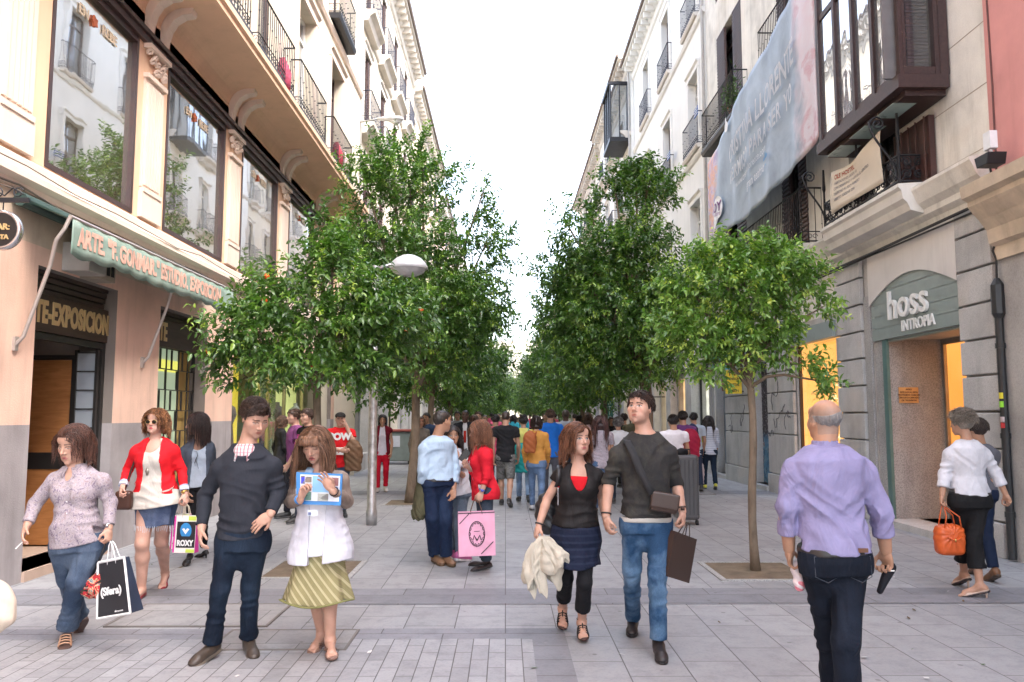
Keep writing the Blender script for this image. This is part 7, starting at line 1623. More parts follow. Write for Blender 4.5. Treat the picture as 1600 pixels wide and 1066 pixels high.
# -- young man in the charcoal jumper
B = person('young man in a charcoal jumper and check collar looking down, hand at pocket', 5.65, dict(top=(395, 624), chin=(403, 683), nk=(387, 696, .03), s0=(345, 726), s1=(427, 724), e0=(321, 774, .05), e1=(435, 768, .04), w0=(315, 826, -.04), w1=(422, 804, -.10), h0=(357, 843), h1=(400, 843), k0=(344, 922, -.06), k1=(391, 915, .06), a0=(331, 1007, .1), a1=(389, 999, .09), t0=(306, 1036, .015), t1=(394, 1022, .015)), yaw=42, pitch=-24, skin='fair', hairs=('short', (.020, .011, .008), (.06, .032, .02)), stubble=.3, lid=.6, h=.0075, hh=.0029, scale_head=.93, hand0=dict(curl=.55), hand1=dict(curl=.3, d=(-.75, -.25, -.6), n=(.1, 1, -.2)), df=1.02, sweep=.8, hairline=.06, seed=4)
P = B['P']; top(B, P, 'jumper', cloth('charcoal knit', (.026, .029, .038), fold=.35), hem=.02, off=.012, neck='smallv', wr=.0055, loose=.012, sl=1.9); CHK = cloth('check shirt', (.68, .66, .66), 'check', (.42, .18, .20)); collar(B, P, CHK, .060, tall=.034)
v, q = Sh().add(ell(B['nk']-A3(0, 0, .05)+B['fw']*.03, A3(.088, .092, .085), np.stack([B['X'], B['fw'], np.cross(B['X'], B['fw'])*-1], 1))).sub(ell(B['nk']+A3(0, 0, .05)+B['fw']*.02, A3(.068, .072, .085))).mesh(.007); np_mesh('shirt', [(v, q)], CHK, P)
pants(B, P, cloth('dark indigo jeans', (.006, .011, .022), 'denim', (.018, .032, .055)), rt=.086, rk=.064, ra=.054, hem=1.96, hemw=.012, wr=.005); legs_pair(B, P, 'sneaker', (.055, .04, .03), (.16, .13, .10))
# -- woman with the binder
B = person('woman with brown fringe, white tabard and striped skirt showing a blue folder', 5.75, dict(top=(496, 667), chin=(489, 722), nk=(500, 737, .05), s0=(469, 744), s1=(532, 744), e0=(456, 784, .02), e1=(541, 783, .02), w0=(470, 780, -.31), w1=(519, 766, -.31), h0=(482, 848), h1=(519, 848), k0=(489, 915, .05), k1=(514, 912, -.06), a0=(503, 990, .09), a1=(516, 1000, .10), t0=(486, 1019, .01), t1=(521, 1033, .03)), yaw=-10, pitch=-22, skin='fair', fem=True, hairs=('long', (.075, .032, .018), (.24, .125, .07), 1200, .40), fringe=.034, lid=1, mouth=.007, h=.0075, hh=.0029, scale_head=.95, legs='calf', lip=(.42, .12, .11), hand0=dict(curl=.9, d=(.15, -.15, 1), n=(.75, -.2, .1), side=1), hand1=dict(curl=.35, d=(-.55, -.1, .85), n=(-.2, -1, .1), spread=.12), hair_fwd=.5, seed=6, nofr=1)
P = B['P']; top(B, P, 'jumper', cloth('taupe knit', (.235, .185, .155)), sl=1.8, off=.014, hem=.1, neck='scoop', loose=.012); top(B, P, 'tee', cloth('white tee', (.72, .72, .76)), sl=0, off=.020, hem=-.16, neck='scoop', shoulder=False, flare=.01, bust=True)
top(B, P, 'tabard', cloth('white tabard', (.60, .60, .66), rough=.7), sl=0, off=.034, hem=-.27, neck='deepv', openw=(.06, .05), flare=.018, shoulder=False, wr=.003, t1=.95); m_ = cloth('blue grey yoke', (.30, .40, .52))
for sg in (0, 1): a = B['sh'][sg]*.45+B['nk']*.55; strap('tabard_strap', [a+B['fw']*.105-A3(0, 0, .11), a+B['fw']*.085+A3(0, 0, -.0), a+A3(0, 0, .045), a-B['fw']*.10-A3(0, 0, .05)], .055, [(0, -1, .2), (0, -1, .5), (0, 0, 1), (0, 1, .5)], m_, P)
skirt(B, P, cloth('diagonal striped skirt', (.25, .215, .115), 'diag', (.42, .37, .23), fold=.35), hemz=.375, r1=(.245, .19), waist=.02, pleat=.012, off=.02, nf=5, c1=A3(*(B['pel'][:2]+A3(-.012, -.01)), .375)); z = .37
c = A3(*(B['pel'][:2]+A3(-.012, -.01)), .39); m = MB(); m.tube([V(c+A3(.248*math.cos(a), -.0+.193*math.sin(a), -.012-.012*math.sin(3*math.atan2(math.sin(a), math.cos(a))))) for a in [k*PI/24 for k in range(49)]], .016, 6, flat=.4); m.build('hem_band', cloth('olive hem', (.21, .21, .085)), P, smooth=True)
legs_pair(B, P, 'flip', (.20, .11, .07), (.22, .13, .10)); m = MB(); watch(B, 1, plain('dark_band', (.02, .02, .022), .5), 'bracelet', 1.88)
for f_ in (1.84, 1.90): watch(B, 0, plain('blue_band', (.04, .22, .55), .5), 'wristband', f_)
BI = thing('folder', 'open blue display folder with photographs held against the white tabard', 'folder', (-1.3, 5.35, 1.2)); q4 = [at(463, 738, 5.53), at(535, 741, 5.53), at(532, 790, 5.50), at(463, 788, 5.50)]; m = MB(); bk = V((0, .02, 0)); m.prism([0, 1, 2, 3], lambda i: q4[i], lambda i: q4[i]+bk); m.build('cover', plain('folder_blue', (.025, .19, .48), .35), BI)
fq = lambda u, v, d=-.003: q4[0].lerp(q4[1], u).lerp(q4[3].lerp(q4[2], u), v)+V((0, d, 0))
def patch(m, u0, u1, v0, v1, d=-.004, mi=0): m.face([fq(u0, v1, d), fq(u1, v1, d), fq(u1, v0, d), fq(u0, v0, d)], mi)
m = MB(); patch(m, .09, .96, .06, .88); m.build('page', plain('page_white', (.6, .63, .68), .3, coat=.4), BI); m = MB(); patch(m, .36, .73, .09, .60, -.006); m.build('blue_page', plain('page_blue', (.20, .42, .68), .4), BI)
for k, (u0, u1, v0, v1) in enumerate(((.11, .19, .1, .35), (.2, .34, .12, .3), (.2, .34, .34, .56), (.12, .34, .6, .86), (.48, .72, .64, .87), (.76, .93, .12, .38), (.76, .93, .42, .62))):
    cc = [(.05, .06, .5), (.45, .35, .28), (.30, .12, .10), (.12, .22, .18), (.35, .36, .33), (.25, .12, .12), (.06, .15, .5)][k]; m = MB(); patch(m, u0, u1, v0, v1, -.008); m.build('photograph', cloth('photo%d' % k, cc, 'camo', [x*.5 for x in cc], fold=0, rough=.3), BI)
m = MB(); a, b = at(481, 797, 5.50), at(497, 806, 5.50); m.box((a.x, 5.49, b.z), (b.x, 5.493, a.z)); o = m.build('badge', plain('badge_white', (.62, .68, .74), .3), P); m = MB(); m.box((a.x+.006, 5.487, b.z+.006), (a.x+.025, 5.49, a.z-.014)); m.build('badge_photo', plain('badge_ph', (.1, .12, .25), .4), o)
# -- the couple holding hands
B = person('tall man in a dark grey long-sleeved top with cross-body bag glancing up to one side', 5.8, dict(top=(1005, 613), chin=(995, 664), nk=(1007, 677, .03), s0=(966, 706), s1=(1044, 704), e0=(951, 752, .06), e1=(1057, 756, .06), w0=(947, 806, .0), w1=(1066, 799, -.02), h0=(990, 816), h1=(1030, 816), k0=(987, 888, .08), k1=(1027, 897, -.12), a0=(989, 968, .09), a1=(1029, 1004, .095), t0=(986, 997, .015), t1=(1036, 1036, .015)), yaw=-34, pitch=12, skin='fair', hairs=('short', (.022, .011, .008), (.055, .028, .018)), stubble=.75, mouth=.002, h=.0075, hh=.0029, hand0=dict(curl=.7, d=(.1, 0, -1), n=(.9, .3, 0)), hand1=dict(curl=1.1, d=(.05, -.1, -1)), hairline=.062, sweep=-.2, scale_head=.98, seed=9)
P = B['P']; TOPG = cloth('washed grey jersey', (.030, .029, .029), 'worn', (.060, .056, .046)); top(B, P, 'jersey', TOPG, sl=1.12, off=.016, hem=.04, neck='wide', wr=.0055, loose=.010, slope=-.1)
belt(B, P, plain('pale_belt', (.42, .40, .36), .5), t=.03, off=.018); pants(B, P, cloth('washed blue jeans', (.022, .060, .125), 'denim', (.16, .27, .40)), rt=.087, rk=.068, ra=.058, hem=1.95, wr=.004, waist=.05); legs_pair(B, P, 'dress', (.022, .018, .018), (.015, .012, .012))
watch(B, 1, plain('brown_band', (.06, .03, .02), .5), f=1.88); watch(B, 0, plain('dark_band', (.02, .02, .022), .5), 'bracelet', 1.93)
nk, fw, X, sh_ = B['nk'], B['fw'], B['X'], B['sh']; T = thing('messenger_bag', 'small brown flap bag on a wide black strap across the grey top', 'bag', tuple(tpos(B, .1))); c = at(1038, 785, 5.64); R3 = np.stack([A3(.98, -.1, -.16), A3(.1, .99, 0), A3(.16, 0, .98)], 1)
v, q = Sh().add(box_(np.array(c, f32), A3(.095, .035, .068), R3, .02)).add(box_(np.array(c, f32)+A3(0, -.03, .012), A3(.098, .012, .055), R3, .01), .001).mesh(.005); np_mesh('bag_body', [(v, q)], LEATHER(), T, lambda v, i: np.repeat(np.array([[.045, .025, .018]]), len(v), 0))
g = lambda px, py, Y_: np.array(at(px, py, Y_)); strap('strap', [g(979, 684, 5.86), g(980, 690, 5.72), g(988, 705, 5.64), g(1000, 735, 5.61), g(1012, 758, 5.61), g(1019, 772, 5.61)], .050, [(0, 0, 1), (0, -.7, .7), (0, -1, .2), (0, -1, 0), (0, -1, 0), (0, -1, 0)], plain('webbing', (.018, .018, .02), .8, bump=.3, bscale=300), T)
strap('strap', [g(1019, 772, 5.61), g(1040, 775, 5.62), g(1056, 782, 5.66)], .02, (0, -1, 0), plain('webbing', (.018, .018, .02), .8), T)
c = V(B['wr'][1])+V((.01, .0, -.165)); BR = plain('brown_card', (.040, .022, .016), .4); T, PP = paper_bag('plain dark brown paper carrier swinging from the hand of the tall man', c, (.70, .62, -.30), (-.6, .8, .1), .27, .31, .10, [BR, BR], (.06, .04, .03), hl=.09)
for k in (0,): B6 = B
B = person('auburn haired woman in a black V-neck blouse, navy skirt and cropped leggings', 6.05, dict(top=(898, 662), chin=(907, 711), nk=(903, 726, .03), s0=(876, 740), s1=(932, 740), e0=(855, 780, .02), e1=(940, 776, .08), w0=(842, 821, -.04), w1=(946, 811, .0), h0=(880, 833), h1=(918, 833), k0=(884, 903, .1), k1=(913, 910, -.1), a0=(879, 950, .14), a1=(909, 972, .11), t0=(879, 986, .02), t1=(916, 1018, .02)), yaw=26, pitch=4, skin='fair', fem=True, hairs=('wavy', (.055, .020, .010), (.19, .075, .035), 1200, .25), h=.0075, hh=.0029, wf=1.05, df=1.12, bust=1.15, legs='calf', lf=.88, part=-.03, hand0=dict(curl=1.0), hand1=dict(curl=.7, d=(.1, -.2, -1), n=(.9, .1, 0)), hairline=.078, iris=(.06, .07, .07), seed=5)
P = B['P']; v, q = Sh().add(loft(B, .013, .62, .83)).mesh(.008); np_mesh('camisole', [(v, q)], cloth('red camisole', (.55, .012, .02)), P); top(B, P, 'blouse', cloth('black viscose', (.014, .012, .012), rough=.6), sl=.32, off=.018, hem=.10, neck='deepv', wr=.005, loose=.014)
skirt(B, P, cloth('navy cotton skirt', (.010, .014, .032), 'stripe', (.016, .022, .045)), hemz=.555, r1=(.19, .185), waist=.18, pleat=.004, off=.014); pants(B, P, cloth('black leggings', (.012, .012, .014)), 'leggings', rt=.070, rk=.064, ra=.058, hem=1.66, waist=-.02, wr=.001, seat=False, off=-.01); legs_pair(B, P, 'gladiator', (.016, .013, .012), (.05, .02, .015)); watch(B, 0, plain('dark_band', (.02, .02, .022), .5), 'bracelet', 1.95)
T = thing('shoulder_bag', 'large slouchy black shoulder bag with chain at the side of the auburn haired woman', 'bag', tuple(B['pel'])); c = np.array(at(856, 800, 6.22), f32); v, q = Sh().add(ell(c, A3(.10, .09, .16))).add(ell(c+A3(.04, -.02, -.10), A3(.10, .085, .07)), .04).mesh(.007, warp=lambda P: .005*np.sin(P[..., 2]*70+P[..., 0]*50)); np_mesh('bag_body', [(v, q)], LEATHER(), T, lambda v, i: np.repeat(np.array([[.016, .014, .015]]), len(v), 0)); strap('strap', [c+A3(.04, -.06, .13), g(872, 755, 5.96), g(873, 735, 5.95), g(874, 727, 6.05)], .035, [(0, -1, 0), (0, -1, 0), (0, -1, .3), (0, 0, 1)], plain('bag_strap', (.018, .016, .017), .45), T); tubeobj('chain', [g(872, 762, 5.93)+A3(0, .004*(k % 2), -.012*k) for k in range(12)], .006, plain('nickel', (.4, .4, .42), .25, .9), T)
T = thing('jacket', 'crumpled cream cotton jacket carried over the hand beside the navy skirt', 'jacket', tuple(at(852, 880, 5.93))); w = B['wr'][0]
def drape(cx, top_, bot, w0, w1, dp, nf, sd_, y0):
    """cloth gathered at the hand and falling in deep folds"""
    nu, nv = 120, 34; u = np.linspace(0, 2*PI, nu, endpoint=False)[None]; v = np.linspace(0, 1, nv)[:, None]; a, b = np.array(at(cx[0], top_, y0), f32), np.array(at(cx[1], bot, y0), f32)
    g = w0+(w1-w0)*np.sin(np.minimum(v*1.25, 1)*PI/2)**.8*(1-.25*v**3); fo = 1+(.10+.20*v)*np.sin(u*nf+sd_+1.4*np.sin(v*3+sd_))+.09*np.sin(u*(nf*2+1)-v*5+sd_*2)+.05*np.sin(v*21+u*3)
    en = 1+.22*np.sin(u*2+sd_)*v+.08*np.sin(u*5+sd_); c = a[None, None]+(b-a)[None, None]*(v*en)[..., None]; P_ = c.copy(); P_[..., 0] += g*fo*np.cos(u)+.02*np.sin(v*4+sd_); P_[..., 1] += g*dp*fo*np.sin(u)
    idq = np.arange(nu*nv).reshape(nv, nu); Q = np.stack([idq[:-1], np.roll(idq[:-1], -1, 1), np.roll(idq[1:], -1, 1), idq[1:]], -1).reshape(-1, 4); return P_.reshape(-1, 3).astype(f32), Q[:, ::-1]
o = np_mesh('folded_cloth', [drape((846, 850), 838, 905, .035, .135, .62, 5, 1.0, 5.93), drape((836, 838), 848, 918, .02, .065, .6, 4, 3.1, 5.90), drape((858, 868), 842, 884, .03, .085, .6, 4, 5.2, 5.88)], cloth('cream cotton', (.50, .455, .37), fold=.8), T); md = o.modifiers.new('s', 'SOLIDIFY'); md.thickness = .004
# -- man in the lilac shirt, seen from behind
B = person('balding grey haired man in a lilac shirt and dark jeans walking away', 4.15, dict(top=(1286, 624), chin=(1290, 691), nk=(1289, 700, -.02), s0=(1243, 732, -.0), s1=(1347, 731, 0), e0=(1229, 792, .0), e1=(1376, 798, 0), w0=(1233, 857, .08), w1=(1384, 860, .05), h0=(1278, 872), h1=(1327, 872), k0=(1296, 990, .16), k1=(1322, 1000, -.1), a0=(1303, 1096, .13), a1=(1328, 1140, .09), t0=(1303, 1110, .02), t1=(1328, 1150, .01)), back=True, yaw=-10, pitch=-2, skin='tan', hairs=None, h=.007, hh=.0034, hand0=dict(curl=.9), hand1=dict(curl=1.15), df=1.08, wf=.98, aw=1.05, hs=1, seed=12,
  scalp=lambda x, y, z: ((z < .078-.0*y) & (z > -.075) & (y < .03) & ~((y > -.03) & (z < -.012)))*1.0*np.clip((.085-z)/.06, .15, .7), scalpcol=(.20, .17, .15))
P = B['P']; hair(B, P, 'bald', hair_mat('grey_hair', (.13, .125, .12), (.38, .36, .35))); LIL = cloth('lilac poplin', (.26, .24, .40), rough=.6, fold=.7)
top(B, P, 'shirt', LIL, sl=1.62, off=.020, hem=.08, neck='shirt', wr=.007, loose=.012, cuff=.006, flare=.004)
v, q = Sh().add(cap(B['nk']-A3(0, 0, .012), B['nk']+A3(0, .0, .022), B['nr']+.014, B['nr']+.009), .002).sub(cap(B['nk']+A3(0, 0, .02), B['nk']+A3(0, 0, .09), B['nr']+.004)).mesh(.004); np_mesh('collar', [(v, q)], LIL, P)
belt(B, P, plain('black_belt', (.02, .018, .018), .35), t=.09, off=.017, w=.04); JN = cloth('black blue jeans', (.006, .009, .016), 'denim', (.014, .02, .034)); pants(B, P, JN, rt=.088, rk=.07, ra=.058, hem=1.95, wr=.005, waist=.09, off=.010)
m = MB(); u = nrm(B['nk']-B['pel'])
for x in (-.085, .085):
    c = B['pel']+B['X']*x-B['fw']*.125+u*.0; pts = [V(c+B['X']*a+u*b+B['fw']*.012*abs(a)/.05) for a, b in ((-.055, .03), (-.055, -.07), (0, -.095), (.055, -.07), (.055, .03), (-.055, .03))]; m.tube(pts, .0022, 4)
m.build('pocket_stitching', plain('stitching', (.05, .06, .08), .8), P); m = MB(); m.box(tuple(V(B['pel']+B['X']*.07-B['fw']*.142+u*.055)), tuple(V(B['pel']+B['X']*.12-B['fw']*.134+u*.075))); m.build('label_patch', plain('brown_patch', (.12, .05, .025), .6), P)
legs_pair(B, P, 'dress', (.03, .025, .02)); w = B['wr'][1]
T = thing('pouch', 'black folded pouch gripped in the right hand of the man in the lilac shirt', 'pouch', tuple(w)); c = w+A3(.0, .02, -.135); v, q = Sh().add(cap(c+A3(.028, 0, .045), c+A3(-.03, 0, -.075), .030, .016)).mesh(.005); np_mesh('pouch_body', [(v, q)], cloth('black neoprene', (.012, .012, .016), rough=.6), T); m = MB(); m.box(tuple(c+A3(.0, -.033, .03)), tuple(c+A3(.035, -.030, .036))); m.build('white_line', WHT, T)
w = B['wr'][0]; T = thing('plastic_bottle', 'crumpled clear and pink plastic cup held by the man in the lilac shirt', 'cup', tuple(w)); c = w+A3(.05, .03, -.15); v, q = Sh().add(cap(c+A3(0, 0, .05), c+A3(.01, 0, -.04), .034, .028)).mesh(.005, warp=lambda P: .004*np.sin(P[..., 2]*120+P[..., 0]*90)); np_mesh('cup', [(v, q)], plain('milky_plastic', (.62, .55, .57), .25, coat=.5, var=.3), T); v, q = Sh().add(cap(c+A3(.01, 0, -.035), c+A3(.01, 0, -.05), .031, .026)).mesh(.005); np_mesh('cup_base', [(v, q)], plain('pink_plastic', (.65, .2, .25), .3), T)
# -- woman in the white shirt with the orange bag
B = person('grey curly haired woman in a white shirt and black cropped trousers seen from behind', 7.6, dict(top=(1502, 642), chin=(1502, 680), nk=(1511, 690, -.03), s0=(1484, 707), s1=(1538, 707, -.04), e0=(1476, 740, .03), e1=(1555, 738, -.02), w0=(1472, 775, .0), w1=(1571, 772, -.05), h0=(1499, 780), h1=(1529, 780), k0=(1504, 838, .12), k1=(1521, 846, -.08), a0=(1506, 897, .13), a1=(1531, 915, .11), t0=(1493, 911, .02), t1=(1508, 929, .02)), back=True, yaw=-25, pitch=-3, skin='mid', fem=True, hairs=('greycurl', (.13, .11, .09), (.40, .35, .29)), h=.009, df=1.1, wf=1.05, legs='calf', hand0=dict(curl=1.2), hand1=dict(curl=1.0), seed=14, lf=.9)
P = B['P']; WS = cloth('white cotton', (.60, .60, .64), rough=.6, fold=.6); top(B, P, 'shirt', WS, sl=1.62, off=.018, hem=.10, neck='shirt', wr=.005, loose=.02, cuff=.006); belt(B, P, plain('black_belt', (.02, .018, .018), .35), t=.11, off=.016, w=.03); pants(B, P, cloth('black trousers', (.012, .012, .013)), rt=.098, rk=.078, ra=.078, hem=1.62, wr=.004, waist=.11, off=.010); legs_pair(B, P, 'heel', (.50, .36, .28), (.03, .02, .02))
w = B['wr'][0]; c = w+A3(.015, -.06, -.34); T = thing('handbag', 'bright orange leather handbag with two long handles carried by the grey haired woman', 'bag', tuple(c)); sh = Sh().add(ell(c+A3(0, 0, -.05), A3(.135, .085, .14))).add(box_(c+A3(0, 0, -.06), A3(.125, .075, .135), None, .05), .03); v, q = sh.mesh(.007, warp=lambda P, c=c: .006*np.sin(np.arctan2(P[..., 2]-c[2], P[..., 0]-c[0])*14)*np.exp(-(((P-c)**2).sum(-1))*55)); OR = (.58, .10, .018); np_mesh('bag_body', [(v, q)], LEATHER(), T, lambda v, i: np.repeat(np.array([OR]), len(v), 0))
om = plain('orange_strap', OR, .4); [tubeobj('handle', [c+A3(-.07, y, .06), c+A3(-.05, y, .16), w+A3(.0, y*.3, -.09), c+A3(.07, y, .16), c+A3(.085, y, .06)], .009, om, T, 6, .6) for y in (-.06, .05)]; tubeobj('bow', [c+A3(-.06, -.085, -.02), c+A3(-.02, -.10, -.045), c+A3(.0, -.10, -.045), c+A3(.02, -.10, -.045), c+A3(.06, -.085, -.02)], [.022, .012, .008, .012, .022], om, T, 6, .5); tubeobj('clasp', [c+A3(0, -.105, -.035), c+A3(0, -.105, -.06)], .008, plain('gold_metal', (.6, .42, .15), .3, .9), T)
g = lambda px, py, Y_: np.array(at(px, py, Y_), f32)
B = person('man in navy trousers and brown shoes mostly hidden behind the grey haired woman', 8.25, dict(top=(1524, 655), chin=(1525, 690), nk=(1530, 695), s0=(1510, 708), s1=(1552, 708), e0=(1508, 738), e1=(1549, 738), w0=(1512, 762, -.1), w1=(1548, 765, -.05), h0=(1516, 770), h1=(1540, 770), k0=(1522, 826, .1), k1=(1540, 826, -.06), a0=(1526, 882, .12), a1=(1553, 892, .12), t0=(1520, 894, .02), t1=(1545, 905, .02)), back=True, yaw=-20, skin='tan', hairs=('short', (.03, .02, .016)), h=.010, seed=41)
P = B['P']; top(B, P, 'shirt', cloth('grey stripe shirt', (.12, .12, .14)), sl=1.3, off=.014); pants(B, P, cloth('navy chinos', (.012, .02, .045)), hem=1.93, rk=.066); legs_pair(B, P, 'dress', (.16, .07, .03), (.05, .03, .02))
# -- group of three in the middle
B = person('man in a pale blue shirt and navy jeans, back half turned, by the leaning tree', 8.95, dict(top=(688, 642), chin=(694, 675), nk=(684, 683), s0=(663, 698, -.1), s1=(704, 698, .12), e0=(661, 736, -.13), e1=(711, 733, .06), w0=(660, 760, -.05), w1=(709, 764, -.02), h0=(671, 750, -.04), h1=(697, 750, .05), k0=(675, 808, -.03), k1=(696, 808, .04), a0=(680, 868, .09), a1=(697, 870, .09), t0=(692, 882, .02), t1=(714, 886, .02)), back=True, yaw=48, pitch=0, skin='tan', hairs=('crop', (.02, .014, .010)), h=.009, df=1.12, belly=.02, seed=15)
P = B['P']; top(B, P, 'shirt', cloth('pale blue cotton', (.40, .52, .64), rough=.65), sl=1.7, off=.020, hem=.02, neck='shirt', wr=.006, loose=.02, cuff=.005); belt(B, P, plain('black_belt', (.02, .018, .018), .35), t=.02, off=.018, w=.04); pants(B, P, cloth('navy jeans', (.012, .022, .052), 'denim', (.03, .05, .10)), rt=.095, rk=.078, ra=.074, hem=1.96, wr=.005, waist=.03, off=.012); legs_pair(B, P, 'dress', (.20, .11, .06), (.10, .06, .03))
T = thing('coat', 'olive green coat hanging over the arm of the man in the pale blue shirt', 'coat', tuple(g(655, 775, 8.9))); sh = Sh().add(cap(g(660, 745, 8.92), g(656, 803, 8.92), .06, .075)).add(cap(g(652, 765, 8.95), g(648, 806, 8.97), .03, .045), .03); v, q = sh.mesh(.009, warp=lambda P: -crease(P, P[..., 0]*40+P[..., 2]*3, .008, 2.)); np_mesh('folded_cloth', [(v, q)], cloth('olive cloth', (.085, .08, .045), fold=.8), T)
B = person('dark haired woman in white blouse half hidden behind the man in pale blue', 9.55, dict(top=(707, 666), chin=(707, 696), nk=(709, 703), s0=(694, 714), s1=(722, 716, .05), e0=(692, 742), e1=(726, 745), w0=(705, 736, -.2), w1=(716, 737, -.22), h0=(704, 769), h1=(722, 769), k0=(706, 820), k1=(717, 822, -.1), a0=(708, 862, .09), a1=(718, 866, .09), t0=(712, 872, .02), t1=(727, 874, .02)), yaw=12, skin='tan', fem=True, hairs=('long', (.018, .010, .008)), h=.010, seed=16)
P = B['P']; top(B, P, 'blouse', cloth('white blouse', (.68, .66, .70)), sl=1.3, off=.018, hem=-.06, neck='v'); pants(B, P, cloth('grey blue jeans', (.10, .13, .17), 'denim', (.2, .24, .3)), hem=1.95); legs_pair(B, P, 'sneaker', (.55, .12, .30), (.7, .65, .65))
B = person('woman in a long red cardigan with straight auburn hair holding a pink carrier', 8.84, dict(top=(751, 657), chin=(746, 690), nk=(752, 698), s0=(749, 710, .17), s1=(759, 711, -.17), e0=(744, 742, .14), e1=(761, 744, -.2), w0=(730, 728, .02), w1=(752, 770, -.24), h0=(755, 765, .09), h1=(759, 765, -.09), k0=(756, 825, .09), k1=(759, 826, -.09), a0=(757, 872, .09), a1=(760, 877, .09), t0=(740, 881, .02), t1=(741, 890, .015)), yaw=-78, pitch=-12, skin='fair', fem=True, hairs=('long', (.085, .032, .015), (.24, .10, .05), 900, .34), h=.009, seed=17, hand0=dict(curl=.8), hand1=dict(curl=1.2))
P = B['P']; top(B, P, 'top', cloth('white cotton vest', (.7, .68, .7)), sl=0, off=.016, hem=-.1, neck='v', shoulder=False); top(B, P, 'cardigan', cloth('crimson knit', (.55, .014, .028)), sl=1.55, off=.028, hem=-.22, neck='v', openw=(.02, .05), loose=.014, wr=.004, flare=.01); pants(B, P, cloth('dark jeans', (.03, .045, .065), 'denim', (.07, .09, .12)), hem=1.96, ra=.06); legs_pair(B, P, 'flat', (.03, .02, .02)); watch(B, 1, plain('blue_watch', (.08, .12, .5), .3), f=1.85)
T = thing('phone', 'black phone in the hand of the woman in the red cardigan', 'phone', tuple(g(727, 712, 8.8))); m = MB(); m.T = Matrix.Translation(V(g(726, 712, 8.82))) @ Matrix.Rotation(.6, 4, 'Y'); m.box((-.04, -.006, -.07), (.04, .006, .07)); m.T = None; m.build('handset', plain('phone_black', (.015, .014, .016), .25), T, bevel=.004)
PK = plain('pink_card', (.72, .35, .48), .5); T, PP = paper_bag('pink paper carrier with a black oval lace emblem and corner ribbons', V(g(744, 799, 8.5)), (1, .12, .02), (-.12, 1, 0), .38, .45, .13, [PK, plain('pink_card_side', (.66, .30, .42), .5)], (.12, .06, .04), hl=.13); m = MB(); yb = lambda z: -.065*(.35+.65*(-z)/.45)-.007
el2 = lambda a, r, z0=-.225: PP(r*.082*math.cos(a), yb(z0+r*.125*math.sin(a)), z0+r*.125*math.sin(a))
m.tube([el2(k*PI/16, 1) for k in range(33)], .0045, 4)
for k in range(14): a = k*2*PI/14; m.tube([el2(a-.16, .93), el2(a, .80), el2(a+.16, .93)], .0038, 4)
for (x0, z0, x1, z1) in ((-.18, -.12, -.07, -.012), (.04, -.43, .17, -.31)): m.tube([PP(x0, yb(z0), z0), PP(x1, yb(z1), z1)], .0045, 4)
for z in (-.29,): [m.tube([el2(-PI/2, .55), PP(x*.03, yb(z+.03), z+.05), PP(x*.045, yb(z), z)], .006, 4) for x in (-1, 1)]
m.tube([PP(-.03, yb(-.2), -.2), PP(.03, yb(-.2), -.2)], .003, 4); m.tube([PP(-.19, yb(0)-.0, -.012), PP(.19, yb(0), -.012)], .005, 4); m.build('emblem', plain('print_black', (.015, .014, .015), .5), T)
